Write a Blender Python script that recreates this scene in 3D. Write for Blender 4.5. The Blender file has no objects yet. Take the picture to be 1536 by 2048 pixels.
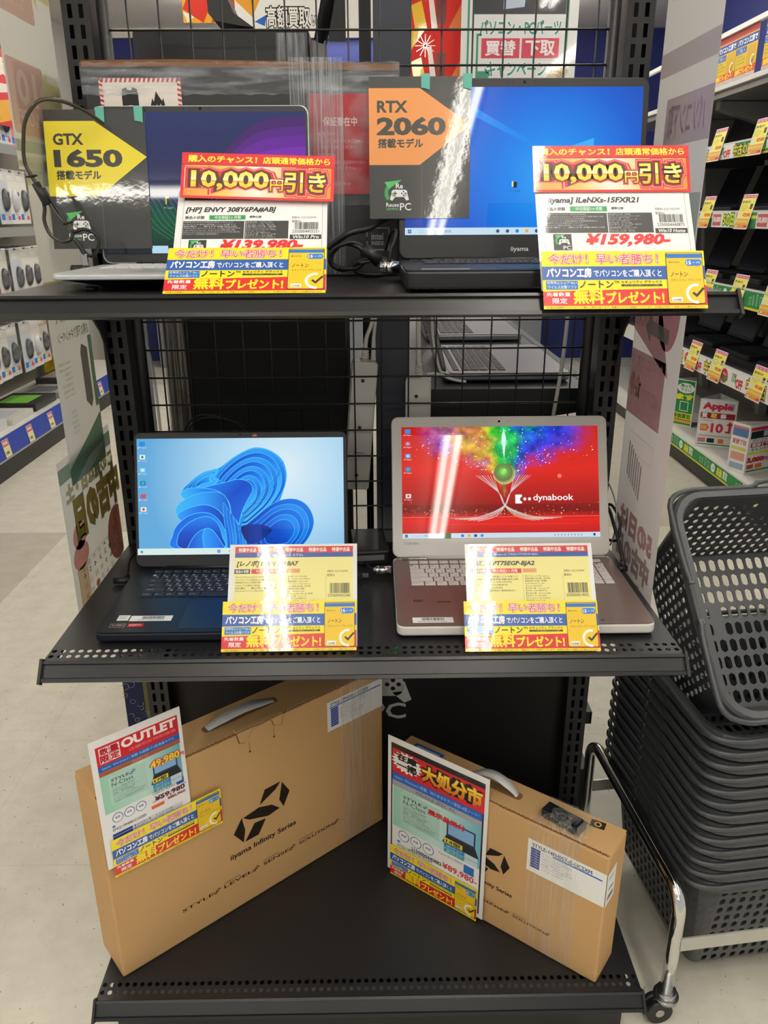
import bpy, bmesh, math, random
from mathutils import Vector, Matrix
random.seed(7)
SC = bpy.context.scene
COL = SC.collection
PI = math.pi

# ------------------------------------------------------------------ camera, world, exposure
cam_d = bpy.data.cameras.new('camera')
cam = bpy.data.objects.new('camera', cam_d)
COL.objects.link(cam)
cam_d.sensor_fit = 'VERTICAL'
cam_d.sensor_height = 24.0
cam_d.lens = 1592.15 / 2048 * 24.0
cam_d.clip_start = 0.05
cam_d.clip_end = 60
PITCH, YAW, ROLL = 0.3569, 0.0128, -0.0052
_f = Vector((math.sin(YAW) * math.cos(PITCH), math.cos(YAW) * math.cos(PITCH), -math.sin(PITCH)))
_r = Vector((math.cos(YAW), -math.sin(YAW), 0))
_u = _r.cross(_f)
_r2 = math.cos(ROLL) * _r + math.sin(ROLL) * _u
_u2 = -math.sin(ROLL) * _r + math.cos(ROLL) * _u
_m = Matrix((_r2, _u2, -_f)).transposed().to_4x4()
_m.translation = Vector((0.0149, -1.3953, 1.3504))
cam.matrix_world = _m
SC.camera = cam
SC.view_settings.view_transform = 'Standard'
SC.view_settings.look = 'None'
SC.view_settings.gamma = 1.0
SC.view_settings.use_curve_mapping = False
SC.view_settings.exposure = 0.0
SC.cycles.max_bounces = 8
SC.cycles.diffuse_bounces = 3
SC.cycles.glossy_bounces = 3
SC.cycles.transparent_max_bounces = 10
SC.cycles.caustics_reflective = False
SC.cycles.caustics_refractive = False
SC.cycles.sample_clamp_indirect = 6.0

wd = bpy.data.worlds.new('shop_ambient')
SC.world = wd
wd.use_nodes = True
wd.node_tree.nodes['Background'].inputs[0].default_value = (1.0, 0.98, 0.94, 1)
wd.node_tree.nodes['Background'].inputs[1].default_value = 0.50
TUBE_POWER = 29.0

# ------------------------------------------------------------------ materials
def lin(c):
    if isinstance(c, str):
        c = [int(c[i:i + 2], 16) for i in (0, 2, 4)]
    return tuple((v / 255 / 12.92 if v / 255 <= 0.04045 else ((v / 255 + 0.055) / 1.055) ** 2.4) for v in c)

MATS = {}
def mat(name, col, rough=0.5, metal=0.0, emit=0.0, coat=0.0, coat_rough=0.05, bump=0.0, bscale=200.0, spec=0.5, alpha=1.0, trans=0.0, var=0.0, vscale=8.0):
    if name in MATS:
        return MATS[name]
    m = bpy.data.materials.new(name)
    m.use_nodes = True
    nt = m.node_tree
    b = nt.nodes['Principled BSDF']
    c = lin(col)
    b.inputs['Base Color'].default_value = (*c, 1)
    b.inputs['Roughness'].default_value = rough
    b.inputs['Metallic'].default_value = metal
    b.inputs['Specular IOR Level'].default_value = spec
    b.inputs['Alpha'].default_value = alpha
    b.inputs['Transmission Weight'].default_value = trans
    b.inputs['Coat Weight'].default_value = coat
    b.inputs['Coat Roughness'].default_value = coat_rough
    if emit:
        b.inputs['Base Color'].default_value = (0.01, 0.01, 0.01, 1)
        b.inputs['Emission Color'].default_value = (*c, 1)
        b.inputs['Emission Strength'].default_value = emit
    if var:
        tc = nt.nodes.new('ShaderNodeTexCoord'); n = nt.nodes.new('ShaderNodeTexNoise')
        n.inputs['Scale'].default_value = vscale; n.inputs['Detail'].default_value = 6
        mx = nt.nodes.new('ShaderNodeMix'); mx.data_type = 'RGBA'
        mx.inputs['A'].default_value = (*[v * (1 - var) for v in c], 1)
        mx.inputs['B'].default_value = (*[min(1, v * (1 + var)) for v in c], 1)
        nt.links.new(tc.outputs['Object'], n.inputs['Vector']); nt.links.new(n.outputs['Fac'], mx.inputs['Factor'])
        nt.links.new(mx.outputs['Result'], b.inputs['Base Color'])
    if bump:
        tc = nt.nodes.new('ShaderNodeTexCoord'); n = nt.nodes.new('ShaderNodeTexNoise')
        n.inputs['Scale'].default_value = bscale; n.inputs['Detail'].default_value = 3
        bp = nt.nodes.new('ShaderNodeBump'); bp.inputs['Strength'].default_value = bump; bp.inputs['Distance'].default_value = 0.002
        nt.links.new(tc.outputs['Object'], n.inputs['Vector']); nt.links.new(n.outputs['Fac'], bp.inputs['Height'])
        nt.links.new(bp.outputs['Normal'], b.inputs['Normal'])
        if coat:
            nt.links.new(bp.outputs['Normal'], b.inputs['Coat Normal'])
    MATS[name] = m
    return m

def sheer(m, k=0.55):
    """thin printed film: part of the light comes through from behind"""
    nt = m.node_tree; b = nt.nodes['Principled BSDF']; out = nt.nodes['Material Output']
    t = nt.nodes.new('ShaderNodeBsdfTranslucent'); mx = nt.nodes.new('ShaderNodeMixShader'); mx.inputs[0].default_value = k
    if b.inputs['Base Color'].is_linked: nt.links.new(b.inputs['Base Color'].links[0].from_socket, t.inputs['Color'])
    else: t.inputs['Color'].default_value = b.inputs['Base Color'].default_value
    nt.links.new(b.outputs[0], mx.inputs[1]); nt.links.new(t.outputs[0], mx.inputs[2]); nt.links.new(mx.outputs[0], out.inputs['Surface'])
    return m

def ink(col, kind='paper'):
    """printing ink on paper / under laminate / a lit screen colour"""
    key = 'ink_%s_%s' % (kind, col)
    if key in MATS:
        return MATS[key]
    if kind == 'screen':
        return mat(key, col, rough=0.03, emit=0.95, spec=0.4)
    if kind == 'off':
        return mat(key, col, rough=0.1)
    if kind == 'lam':
        return mat(key, col, rough=0.45, coat=1.0, coat_rough=0.045, bump=0.03, bscale=70.0)
    if kind == 'box':
        return mat(key, col, rough=0.7, spec=0.2)
    if kind == 'sheer':
        pale = tuple(min(245, int(int(col[q:q + 2], 16) * 1.12 + 14)) for q in (0, 2, 4))
        return sheer(mat(key, pale, rough=0.4, coat=0.6, coat_rough=0.1))
    if kind == 'metal':
        return mat(key, col, rough=0.3, metal=0.6)
    return mat(key, col, rough=0.55, spec=0.3)

def grad(name, stops, axis='Y', lo=0.0, hi=1.0, kind='lam', scale=None, radial=None):
    """printed colour gradient running across the sheet's own UV"""
    if name in MATS:
        return MATS[name]
    m = mat(name, stops[0][1], **({'rough': 0.03, 'emit': 0.95, 'spec': 0.4} if kind == 'screen' else {'rough': 0.45, 'coat': 1.0, 'coat_rough': 0.07} if kind == 'lam' else {'rough': 0.6}))
    nt = m.node_tree; b = nt.nodes['Principled BSDF']
    uv = nt.nodes.new('ShaderNodeUVMap'); sep = nt.nodes.new('ShaderNodeSeparateXYZ')
    mr = nt.nodes.new('ShaderNodeMapRange'); mr.inputs['From Min'].default_value = lo; mr.inputs['From Max'].default_value = hi
    rp = nt.nodes.new('ShaderNodeValToRGB')
    while len(rp.color_ramp.elements) < len(stops):
        rp.color_ramp.elements.new(0.5)
    for e, (p, c) in zip(rp.color_ramp.elements, stops):
        e.position = p; e.color = (*lin(c), 1)
    if radial:
        d = nt.nodes.new('ShaderNodeVectorMath'); d.operation = 'DISTANCE'
        d.inputs[1].default_value = (radial[0], radial[1], 0)
        nt.links.new(uv.outputs['UV'], d.inputs[0]); nt.links.new(d.outputs['Value'], mr.inputs['Value'])
    else:
        nt.links.new(uv.outputs['UV'], sep.inputs['Vector'])
        if axis in 'XY':
            nt.links.new(sep.outputs[axis], mr.inputs['Value'])
        else:
            a = nt.nodes.new('ShaderNodeMath'); a.operation = 'ADD' if axis == 'D' else 'SUBTRACT'
            nt.links.new(sep.outputs['X'], a.inputs[0]); nt.links.new(sep.outputs['Y'], a.inputs[1]); nt.links.new(a.outputs[0], mr.inputs['Value'])
    nt.links.new(mr.outputs['Result'], rp.inputs['Fac'])
    nt.links.new(rp.outputs['Color'], b.inputs['Emission Color' if kind == 'screen' else 'Base Color'])
    return sheer(m) if kind == 'sheer' else m

# ------------------------------------------------------------------ objects
def thing(name, label, cat, loc=(0, 0, 0), rot=(0, 0, 0), group=None, mw=None):
    o = bpy.data.objects.new(name, None)
    o.empty_display_size = 0.05
    COL.objects.link(o)
    if mw is not None:
        o.matrix_world = mw
    else:
        o.location = loc; o.rotation_euler = rot
    tag(o, label, cat, group)
    return o

def tag(o, label=None, cat=None, group=None, kind=None):
    if label: o['label'] = label
    if cat: o['category'] = cat
    if group: o['group'] = group
    if kind: o['kind'] = kind
    return o

def dup(root, label=None, mw=None, loc=None):
    """a copy of a thing with its parts and sub-parts"""
    def rec(o, par):
        c = o.copy(); COL.objects.link(c); c.parent = par
        for k in o.children: rec(k, c)
        return c
    c = rec(root, None)
    if label: c['label'] = label
    if mw is not None: c.matrix_world = mw
    if loc is not None: c.location = loc
    return c

def basis(loc, X, Y):
    X = Vector(X).normalized(); Y = Vector(Y).normalized(); Z = X.cross(Y)
    m = Matrix((X, Y, Z)).transposed().to_4x4(); m.translation = Vector(loc)
    return m

def facing(loc, yaw=0.0, tilt=0.0):
    """sheet frame: local x to the right, y up, z towards the viewer; tilt leans the top back"""
    return Matrix.Translation(Vector(loc)) @ Matrix.Rotation(yaw, 4, 'Z') @ Matrix.Rotation(PI / 2 - tilt, 4, 'X')

class MB:
    """collects shapes into ONE mesh; each shape takes a material"""
    def __init__(s):
        s.bm = bmesh.new(); s.mats = []
    def mi(s, m):
        if m not in s.mats: s.mats.append(m)
        return s.mats.index(m)
    def _done(s, faces, m, smooth=False):
        i = s.mi(m)
        for f in faces:
            f.material_index = i; f.smooth = smooth
    def box(s, lo, hi, m, bev=0.0, mw=None, seg=2):
        r = bmesh.ops.create_cube(s.bm, size=1)
        vs = r['verts']
        c = [(a + b) / 2 for a, b in zip(lo, hi)]; d = [abs(b - a) for a, b in zip(lo, hi)]
        for v in vs:
            v.co = Vector([v.co[i] * d[i] + c[i] for i in range(3)])
        fs = {f for v in vs for f in v.link_faces}
        if bev:
            es = list({e for v in vs for e in v.link_edges})
            rr = bmesh.ops.bevel(s.bm, geom=es, offset=bev, segments=seg, affect='EDGES', profile=0.5)
            vs = list({v for f in rr['faces'] for v in f.verts} | {v for v in vs if v.is_valid})
            fs = {f for v in vs for f in v.link_faces}
        if mw is not None:
            for v in vs: v.co = mw @ v.co
        s._done(fs, m)
        return s
    def prism(s, pts, z0, z1, m, mw=None, bev=0.0, smooth=False):
        """polygon pts (x,y) extruded from z0 to z1"""
        bot = [s.bm.verts.new((x, y, z0)) for x, y in pts]; top = [s.bm.verts.new((x, y, z1)) for x, y in pts]
        fs = [s.bm.faces.new(list(reversed(bot))), s.bm.faces.new(top)]
        n = len(pts)
        for i in range(n):
            fs.append(s.bm.faces.new((bot[i], bot[(i + 1) % n], top[(i + 1) % n], top[i])))
        vs = bot + top
        if bev:
            es = list({e for f in fs[:2] for e in f.edges})
            rr = bmesh.ops.bevel(s.bm, geom=es, offset=bev, segments=2, affect='EDGES', profile=0.5)
            vs = list({v for f in rr['faces'] for v in f.verts} | {v for v in vs if v.is_valid})
            fs = list({f for v in vs for f in v.link_faces})
        if mw is not None:
            for v in vs: v.co = mw @ v.co
        s._done(fs, m, smooth)
        return s
    def cyl(s, a, b, r, m, n=12, r2=None, smooth=True):
        a = Vector(a); b = Vector(b); d = b - a
        q = d.to_track_quat('Z', 'Y').to_matrix().to_4x4(); q.translation = (a + b) / 2
        rr = bmesh.ops.create_cone(s.bm, cap_ends=True, segments=n, radius1=r, radius2=r if r2 is None else r2, depth=d.length, matrix=q)
        fs = {f for v in rr['verts'] for f in v.link_faces}
        s._done(fs, m)
        if smooth:
            for f in fs: f.smooth = len(f.verts) == 4
        return s
    def ball(s, c, r, m, sub=2, sc=(1, 1, 1), mw=None):
        mm = Matrix.Translation(Vector(c)) @ Matrix.Diagonal((r * sc[0], r * sc[1], r * sc[2], 1))
        if mw is not None: mm = mw @ mm
        rr = bmesh.ops.create_icosphere(s.bm, subdivisions=sub, radius=1, matrix=mm)
        s._done({f for v in rr['verts'] for f in v.link_faces}, m, True)
        return s
    def tube(s, pts, r, m, n=8, closed=False, smooth_path=0, prof=None):
        P = [Vector(p) for p in pts]
        if smooth_path: P = spline(P, smooth_path, closed)
        N = len(P); rings = []
        t0 = (P[1] - P[0]).normalized()
        ref = Vector((0, 0, 1)) if abs(t0.z) < 0.9 else Vector((1, 0, 0))
        nrm = (ref - t0 * ref.dot(t0)).normalized()
        for i in range(N):
            a = P[(i - 1) % N] if (closed or i > 0) else P[0]
            b = P[(i + 1) % N] if (closed or i < N - 1) else P[-1]
            t = (b - a).normalized()
            nrm = (nrm - t * nrm.dot(t)).normalized()
            bi = t.cross(nrm)
            if prof:
                rings.append([s.bm.verts.new(P[i] + nrm * q[1] + bi * q[0]) for q in prof])
            else:
                rings.append([s.bm.verts.new(P[i] + (nrm * math.cos(2 * PI * k / n) + bi * math.sin(2 * PI * k / n)) * r) for k in range(n)])
        fs = []; K = len(rings[0])
        for i in range(N if closed else N - 1):
            A = rings[i]; B = rings[(i + 1) % N]
            for k in range(K):
                fs.append(s.bm.faces.new((A[k], A[(k + 1) % K], B[(k + 1) % K], B[k])))
        if not closed:
            fs.append(s.bm.faces.new(list(reversed(rings[0])))); fs.append(s.bm.faces.new(rings[-1]))
        s._done(fs, m, prof is None)
        return s
    def quad(s, pts, m):
        s._done([s.bm.faces.new([s.bm.verts.new(p) for p in pts])], m)
        return s
    def perf(s, nu, nv, fn, hole, m, skip=None):
        """sheet of nu x nv cells with a hole in each; fn(u,v)->point, u,v in 0..1; hole(i,j)-> 8 points in cell space or None"""
        V = {}
        def gv(a, b):
            k = (a, b)
            if k not in V: V[k] = s.bm.verts.new(fn(a / (2 * nu), b / (2 * nv)))
            return V[k]
        fs = []
        for i in range(nu):
            for j in range(nv):
                o = [gv(2 * i + a, 2 * j + b) for a, b in ((0, 0), (1, 0), (2, 0), (2, 1), (2, 2), (1, 2), (0, 2), (0, 1))]
                h = None if (skip and skip(i, j)) else hole(i, j)
                if not h:
                    fs.append(s.bm.faces.new(o)); continue
                q = [s.bm.verts.new(fn((i + x) / nu, (j + y) / nv)) for x, y in h]
                for k in range(8):
                    fs.append(s.bm.faces.new((o[k], o[(k + 1) % 8], q[(k + 1) % 8], q[k])))
        s._done(fs, m)
        return s
    def build(s, name, parent=None, mw=None, solid=0.0, sharp=True):
        me = bpy.data.meshes.new(name)
        bmesh.ops.recalc_face_normals(s.bm, faces=s.bm.faces[:]) if not getattr(s, 'keep', False) else None
        s.bm.to_mesh(me); s.bm.free()
        for m in s.mats: me.materials.append(m)
        o = bpy.data.objects.new(name, me); COL.objects.link(o)
        if parent is not None: o.parent = parent
        if mw is not None: o.matrix_local = mw
        if solid:
            md = o.modifiers.new('thickness', 'SOLIDIFY'); md.thickness = solid; md.offset = 0
        return o

def spline(P, k=6, closed=False):
    out = []; n = len(P)
    for i in range(n if closed else n - 1):
        p0 = P[(i - 1) % n] if (closed or i > 0) else P[i]
        p1 = P[i]; p2 = P[(i + 1) % n]
        p3 = P[(i + 2) % n] if (closed or i < n - 2) else p2
        for j in range(k):
            t = j / k
            out.append(0.5 * ((2 * p1) + (p2 - p0) * t + (2 * p0 - 5 * p1 + 4 * p2 - p3) * t * t + (3 * p1 - p0 - 3 * p2 + p3) * t ** 3))
    if not closed: out.append(P[-1])
    return out

def rrect(x0, y0, x1, y1, r, n=4):
    pts = []
    for cx, cy, a in ((x1 - r, y0 + r, -PI / 2), (x1 - r, y1 - r, 0), (x0 + r, y1 - r, PI / 2), (x0 + r, y0 + r, PI)):
        for i in range(n + 1):
            t = a + PI / 2 * i / n
            pts.append((cx + r * math.cos(t), cy + r * math.sin(t)))
    return pts

# ------------------------------------------------------------------ lettering and print
_TG = {}
def text_geom(body, bold=0.0, shear=0.0, res=2):
    k = (body, bold, shear, res)
    if k in _TG: return _TG[k]
    c = bpy.data.curves.new('t', 'FONT')
    c.body = body; c.resolution_u = res; c.shear = shear
    c.bevel_depth = bold; c.bevel_resolution = 0
    o = bpy.data.objects.new('t', c); COL.objects.link(o)
    dg = bpy.context.evaluated_depsgraph_get()
    ev = o.evaluated_get(dg); me = ev.to_mesh()
    vs = [(v.co.x, v.co.y, v.co.z) for v in me.vertices]
    fs = [tuple(p.vertices) for p in me.polygons]
    ev.to_mesh_clear(); bpy.data.objects.remove(o); bpy.data.curves.remove(c)
    if bold:
        fs = [f for f in fs if sum(vs[i][2] for i in f) > -1e-6]
    used = sorted({i for f in fs for i in f}); mp = {a: b for b, a in enumerate(used)}
    V = [(vs[i][0], vs[i][1]) for i in used]; F = [tuple(mp[i] for i in f) for f in fs]
    xs = [v[0] for v in V] or [0]; ys = [v[1] for v in V] or [0]
    _TG[k] = (V, F, min(xs) + bold, min(ys) + bold, max(xs) - bold, max(ys) - bold)
    return _TG[k]

class Print:
    """flat artwork on a sheet: coloured shapes and lettering, one thin layer above the other"""
    ZL = 0.00012
    def __init__(s, kind='paper', flip=None):
        s.v = []; s.f = []; s.fm = []; s.mats = []; s.kind = kind; s.flip = flip; s.sx = s.sy = 1.0; s.ox = s.oy = 0.0; s.base = 0
    def mi(s, c):
        m = c if not isinstance(c, str) else ink(c, s.kind)
        if m not in s.mats: s.mats.append(m)
        return s.mats.index(m)
    def _add(s, V, F, c, L):
        o = len(s.v); i = s.mi(c); z = L * s.ZL
        for x, y in V:
            X = s.ox + x * s.sx; Y = s.oy + y * s.sy
            if s.flip is not None: X = s.flip - X
            s.v.append((X, Y, z))
        for f in F:
            f = [o + k for k in f]
            s.f.append(f if s.flip is None else f[::-1]); s.fm.append(i)
        return s
    clip = None
    def poly(s, pts, c, L=1):
        if s.clip:
            x0, y0, x1, y1 = s.clip
            for ax, lim, sg in ((0, x0, 1), (0, x1, -1), (1, y0, 1), (1, y1, -1)):
                out = []
                for i in range(len(pts)):
                    a, b = pts[i - 1], pts[i]
                    ia, ib = (a[ax] - lim) * sg >= 0, (b[ax] - lim) * sg >= 0
                    if ia != ib:
                        t = (lim - a[ax]) / (b[ax] - a[ax]); out.append((a[0] + (b[0] - a[0]) * t, a[1] + (b[1] - a[1]) * t))
                    if ib: out.append(b)
                pts = out
            if len(pts) < 3: return s
        return s._add(pts, [tuple(range(len(pts)))], c, L)
    def rect(s, x0, y0, x1, y1, c, L=1):
        return s.poly([(x0, y0), (x1, y0), (x1, y1), (x0, y1)], c, L)
    def rr(s, x0, y0, x1, y1, r, c, L=1):
        return s.poly(rrect(x0, y0, x1, y1, r), c, L)
    def disc(s, x, y, rx, c, L=1, ry=None, n=24):
        ry = ry or rx
        return s.poly([(x + rx * math.cos(2 * PI * k / n), y + ry * math.sin(2 * PI * k / n)) for k in range(n)], c, L)
    def arc(s, x, y, r, w, a0, a1, c, L=1, n=24, ry=None):
        ky = (ry or r) / r
        V = []; F = []
        for k in range(n + 1):
            t = math.radians(a0 + (a1 - a0) * k / n)
            V += [(x + (r - w) * math.cos(t), y + (r - w) * ky * math.sin(t)), (x + r * math.cos(t), y + r * ky * math.sin(t))]
            if k: F.append((2 * k - 2, 2 * k - 1, 2 * k + 1, 2 * k))
        return s._add(V, F, c, L)
    def line(s, x0, y0, x1, y1, w, c, L=1):
        d = math.hypot(x1 - x0, y1 - y0) or 1; nx, ny = -(y1 - y0) / d * w / 2, (x1 - x0) / d * w / 2
        return s.poly([(x0 - nx, y0 - ny), (x1 - nx, y1 - ny), (x1 + nx, y1 + ny), (x0 + nx, y0 + ny)], c, L)
    def text(s, body, x0, y0, x1, y1, c, L=2, bold=0.0, shear=0.0, res=2, keep=False, rot=0.0):
        """lettering stretched into the given rectangle; bold widens the strokes beyond it"""
        V, F, a, b, A, B = text_geom(body, bold, shear, res)
        if not V: return s
        kx = (x1 - x0) / max(A - a, 1e-6); ky = (y1 - y0) / max(B - b, 1e-6)
        if keep: kx = ky = min(kx, ky)
        W = [(x0 + (p - a) * kx, y0 + (q - b) * ky) for p, q in V]
        if rot:
            cx, cy = (x0 + x1) / 2, (y0 + y1) / 2; cr, sr = math.cos(rot), math.sin(rot)
            W = [(cx + (p - cx) * cr - (q - cy) * sr, cy + (p - cx) * sr + (q - cy) * cr) for p, q in W]
        return s._add(W, F, c, L)
    def outlined(s, body, x0, y0, x1, y1, layers, L=2, shear=0.0, res=2):
        """layers: (stroke widening, colour) from the widest outline to the fill"""
        for k, (b, c) in enumerate(layers):
            s.text(body, x0, y0, x1, y1, c, L + k, b, shear, res)
        return s
    def bars(s, x0, y0, x1, y1, c, L=2, n=30, seed=1):
        """bar code"""
        rnd = random.Random(seed); x = x0; w = (x1 - x0) / (n * 2.2)
        while x < x1:
            k = w * rnd.choice((0.6, 0.6, 1.2, 1.8))
            s.rect(x, y0, min(x + k, x1), y1, c, L); x += k + w * rnd.choice((0.6, 0.9, 1.5))
        return s
    def frame(s, x0, y0, x1, y1, w, c, L=1):
        s.rect(x0, y0, x1, y0 + w, c, L); s.rect(x0, y1 - w, x1, y1, c, L)
        s.rect(x0, y0 + w, x0 + w, y1 - w, c, L); s.rect(x1 - w, y0 + w, x1, y1 - w, c, L)
        return s
    def lines(s, x0, y0, x1, y1, n, c, L=2, seed=3, words=None):
        """small print: rows of tiny lettering"""
        rows = words or SMALL
        rnd = random.Random(seed); h = (y1 - y0) / n
        for k in range(n):
            t = rows[(k + seed) % len(rows)]
            yb = y1 - (k + 1) * h
            s.text(t, x0, yb + h * 0.18, x0 + (x1 - x0) * rnd.uniform(0.6, 1.0), yb + h * 0.86, c, L, res=1)
        return s
    def panel(s, x0, y0, x1, y1, t, c):
        """the sheet itself, t thick, behind the print"""
        i = s.mi(c); o = len(s.v)
        if s.flip is not None: x0, x1 = s.flip - x1, s.flip - x0
        for z in (-t, 0):
            s.v += [(x0, y0, z), (x1, y0, z), (x1, y1, z), (x0, y1, z)]
        for f in ((3, 2, 1, 0), (4, 5, 6, 7), (0, 1, 5, 4), (1, 2, 6, 5), (2, 3, 7, 6), (3, 0, 4, 7)):
            s.f.append([o + k for k in f]); s.fm.append(i)
        return s
    def build(s, name, parent=None, mw=None, bend=None):
        V = s.v if bend is None else [bend(*p) for p in s.v]
        me = bpy.data.meshes.new(name)
        me.from_pydata(V, [], s.f)
        for m in s.mats: me.materials.append(m)
        me.polygons.foreach_set('material_index', s.fm)
        uv = me.uv_layers.new(name='UVMap')
        dat = [0.0] * (2 * len(me.loops))
        for i, l in enumerate(me.loops):
            dat[2 * i] = s.v[l.vertex_index][0]; dat[2 * i + 1] = s.v[l.vertex_index][1]
        uv.data.foreach_set('uv', dat)
        me.update()
        o = bpy.data.objects.new(name, me); COL.objects.link(o)
        if parent is not None: o.parent = parent
        if mw is not None: o.matrix_local = mw
        return o

SMALL = ['起動・動作確認済', 'Windows10 Pro 64bit(MAR)', 'Update(ver 22H2)適用済', 'Microsoft Authorized Refurbisher(MAR)製品',
         'マイクロソフト認定再生PC事業者再生PC', '内蔵電池(CMOS)は保証対象外となります', 'DVDビデオ再生は別途ソフト必要です']
SPEC = ['【CPU】Core i7', '【RAM】16GB (増設不可)', '【SSD】512GB', '【光学ドライブ】別売', '【ディスプレイ】光沢あり', '【解像度】1920x1080', '【グラフィック】GeForce',
        '【有線LAN】別売', '【無線LAN】搭載', '【OS】Windows10 Pro 64bit', '【Microsoft Office】別売']

# common surface materials
M_BLACKSTEEL = mat('black_powder_coat', (34, 34, 37), rough=0.42, bump=0.08, bscale=900)
M_SHELF = mat('black_shelf_coat', (30, 30, 33), rough=0.38, bump=0.12, bscale=1100)
M_BLACKPLASTIC = mat('black_plastic', (24, 24, 26), rough=0.45)
M_RUBBER = mat('black_cable_rubber', (20, 20, 21), rough=0.5)
M_WHITE = mat('white_plastic', (226, 224, 216), rough=0.4)
M_WHITESTEEL = mat('white_enamel', (222, 220, 212), rough=0.35)
M_CHROME = mat('chrome', (225, 225, 225), rough=0.08, metal=1.0)
M_STEEL = mat('brushed_steel', (190, 190, 190), rough=0.25, metal=1.0)
M_PAPER = mat('white_paper', (236, 235, 232), rough=0.6, spec=0.2)
M_TEAL = mat('teal_masking_tape', (96, 178, 160), rough=0.6)

# ------------------------------------------------------------------ the lamps of the shop: fluorescent battens under the ceiling
CEIL = 2.88
M_TUBE = mat('fluorescent_tube', (255, 250, 240), emit=TUBE_POWER)
def batten(p, q, label):
    a = Vector(p); b = Vector(q); L = (b - a).length; ang = math.atan2(b.y - a.y, b.x - a.x)
    t = thing('ceiling_light', label, 'lamp', ((a.x + b.x) / 2, (a.y + b.y) / 2, CEIL), (0, 0, ang), 'fluorescent battens')
    MB().prism([(-0.07, -0.03), (0.07, -0.03), (0.05, -0.005), (-0.05, -0.005)], -L / 2, L / 2, M_WHITESTEEL, mw=Matrix.Rotation(PI / 2, 4, 'Y') @ Matrix.Rotation(PI / 2, 4, 'Z')).build('lamp_housing', t)
    for dy in (-0.035, 0.035):
        MB().cyl((-L / 2 + 0.02, dy, -0.055), (L / 2 - 0.02, dy, -0.055), 0.017, M_TUBE, n=10).build('lamp_tube', t)
LAMPS = [((0.5, -5.2), (0.5, -2.8)), ((0.5, -2.6), (0.5, -0.2)), ((-0.45, -2.9), (-0.45, -1.4)), ((-2.3, -4.45), (-0.35, -4.45)),
         ((-2.0, -2.8), (-2.0, -0.4)), ((-1.25, 0.6), (-1.25, 3.0)), ((1.35, 0.4), (1.35, 2.8)), ((2.0, -2.6), (2.0, -0.2)),
         ((-1.25, 3.6), (-1.25, 5.6)), ((1.35, 3.3), (1.35, 5.7)), ((0.0, 3.4), (0.0, 5.8))]
for i, (p, q) in enumerate(LAMPS):
    batten((*p, CEIL), (*q, CEIL), 'white twin tube fluorescent lamp under the shop ceiling')

# ------------------------------------------------------------------ room shell
def floor_mat():
    m = bpy.data.materials.new('vinyl_floor'); m.use_nodes = True
    nt = m.node_tree; b = nt.nodes['Principled BSDF']
    tc = nt.nodes.new('ShaderNodeTexCoord'); mp = nt.nodes.new('ShaderNodeMapping')
    S = 3.4
    mp.inputs['Location'].default_value = (1.385 / S, -2.0 / S, 0); mp.inputs['Scale'].default_value = (1 / S, 1 / S, 1)
    ck = nt.nodes.new('ShaderNodeTexChecker'); ck.inputs['Scale'].default_value = 1.0
    ck.inputs['Color1'].default_value = (*lin((226, 221, 205)), 1); ck.inputs['Color2'].default_value = (*lin((198, 193, 179)), 1)
    n = nt.nodes.new('ShaderNodeTexNoise'); n.inputs['Scale'].default_value = 14; n.inputs['Detail'].default_value = 8; n.inputs['Roughness'].default_value = 0.65
    rp = nt.nodes.new('ShaderNodeValToRGB'); rp.color_ramp.elements[0].position = 0.3; rp.color_ramp.elements[0].color = (0.86, 0.85, 0.83, 1)
    rp.color_ramp.elements[1].position = 0.62; rp.color_ramp.elements[1].color = (1, 1, 1, 1)
    # scuffs and tile joints
    v = nt.nodes.new('ShaderNodeTexNoise'); v.inputs['Scale'].default_value = 95; v.inputs['Detail'].default_value = 2
    r2 = nt.nodes.new('ShaderNodeValToRGB'); r2.color_ramp.elements[0].position = 0.27; r2.color_ramp.elements[0].color = (0.55, 0.5, 0.45, 1)
    r2.color_ramp.elements[1].position = 0.31; r2.color_ramp.elements[1].color = (1, 1, 1, 1)
    br = nt.nodes.new('ShaderNodeTexBrick'); br.offset = 0.0; br.inputs['Scale'].default_value = 1 / 0.45; br.inputs['Brick Width'].default_value = 1; br.inputs['Row Height'].default_value = 1
    br.inputs['Mortar Size'].default_value = 0.003; br.inputs['Mortar Smooth'].default_value = 0.4
    br.inputs['Color1'].default_value = br.inputs['Color2'].default_value = (1, 1, 1, 1); br.inputs['Mortar'].default_value = (0.88, 0.86, 0.83, 1)
    def mul(a, c):
        x = nt.nodes.new('ShaderNodeMix'); x.data_type = 'RGBA'; x.blend_type = 'MULTIPLY'; x.inputs['Factor'].default_value = 1
        nt.links.new(a, x.inputs['A']); nt.links.new(c, x.inputs['B']); return x.outputs['Result']
    for t in (n, v): nt.links.new(tc.outputs['Object'], t.inputs['Vector'])
    nt.links.new(tc.outputs['Object'], mp.inputs['Vector']); nt.links.new(mp.outputs['Vector'], ck.inputs['Vector'])
    nt.links.new(tc.outputs['Object'], br.inputs['Vector'])
    nt.links.new(n.outputs['Fac'], rp.inputs['Fac']); nt.links.new(v.outputs['Fac'], r2.inputs['Fac'])
    o = mul(mul(mul(ck.outputs['Color'], rp.outputs['Color']), r2.outputs['Color']), br.outputs['Color'])
    nt.links.new(o, b.inputs['Base Color'])
    b.inputs['Roughness'].default_value = 0.32; b.inputs['Specular IOR Level'].default_value = 0.35
    return m
def struct(name, mb):
    return tag(mb.build(name), kind='structure')
XL, XR, YB = -2.62, 2.62, 6.6
M_NAVY = mat('navy_wall_paint', (36, 46, 112), rough=0.6, var=0.06, vscale=3)
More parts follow.
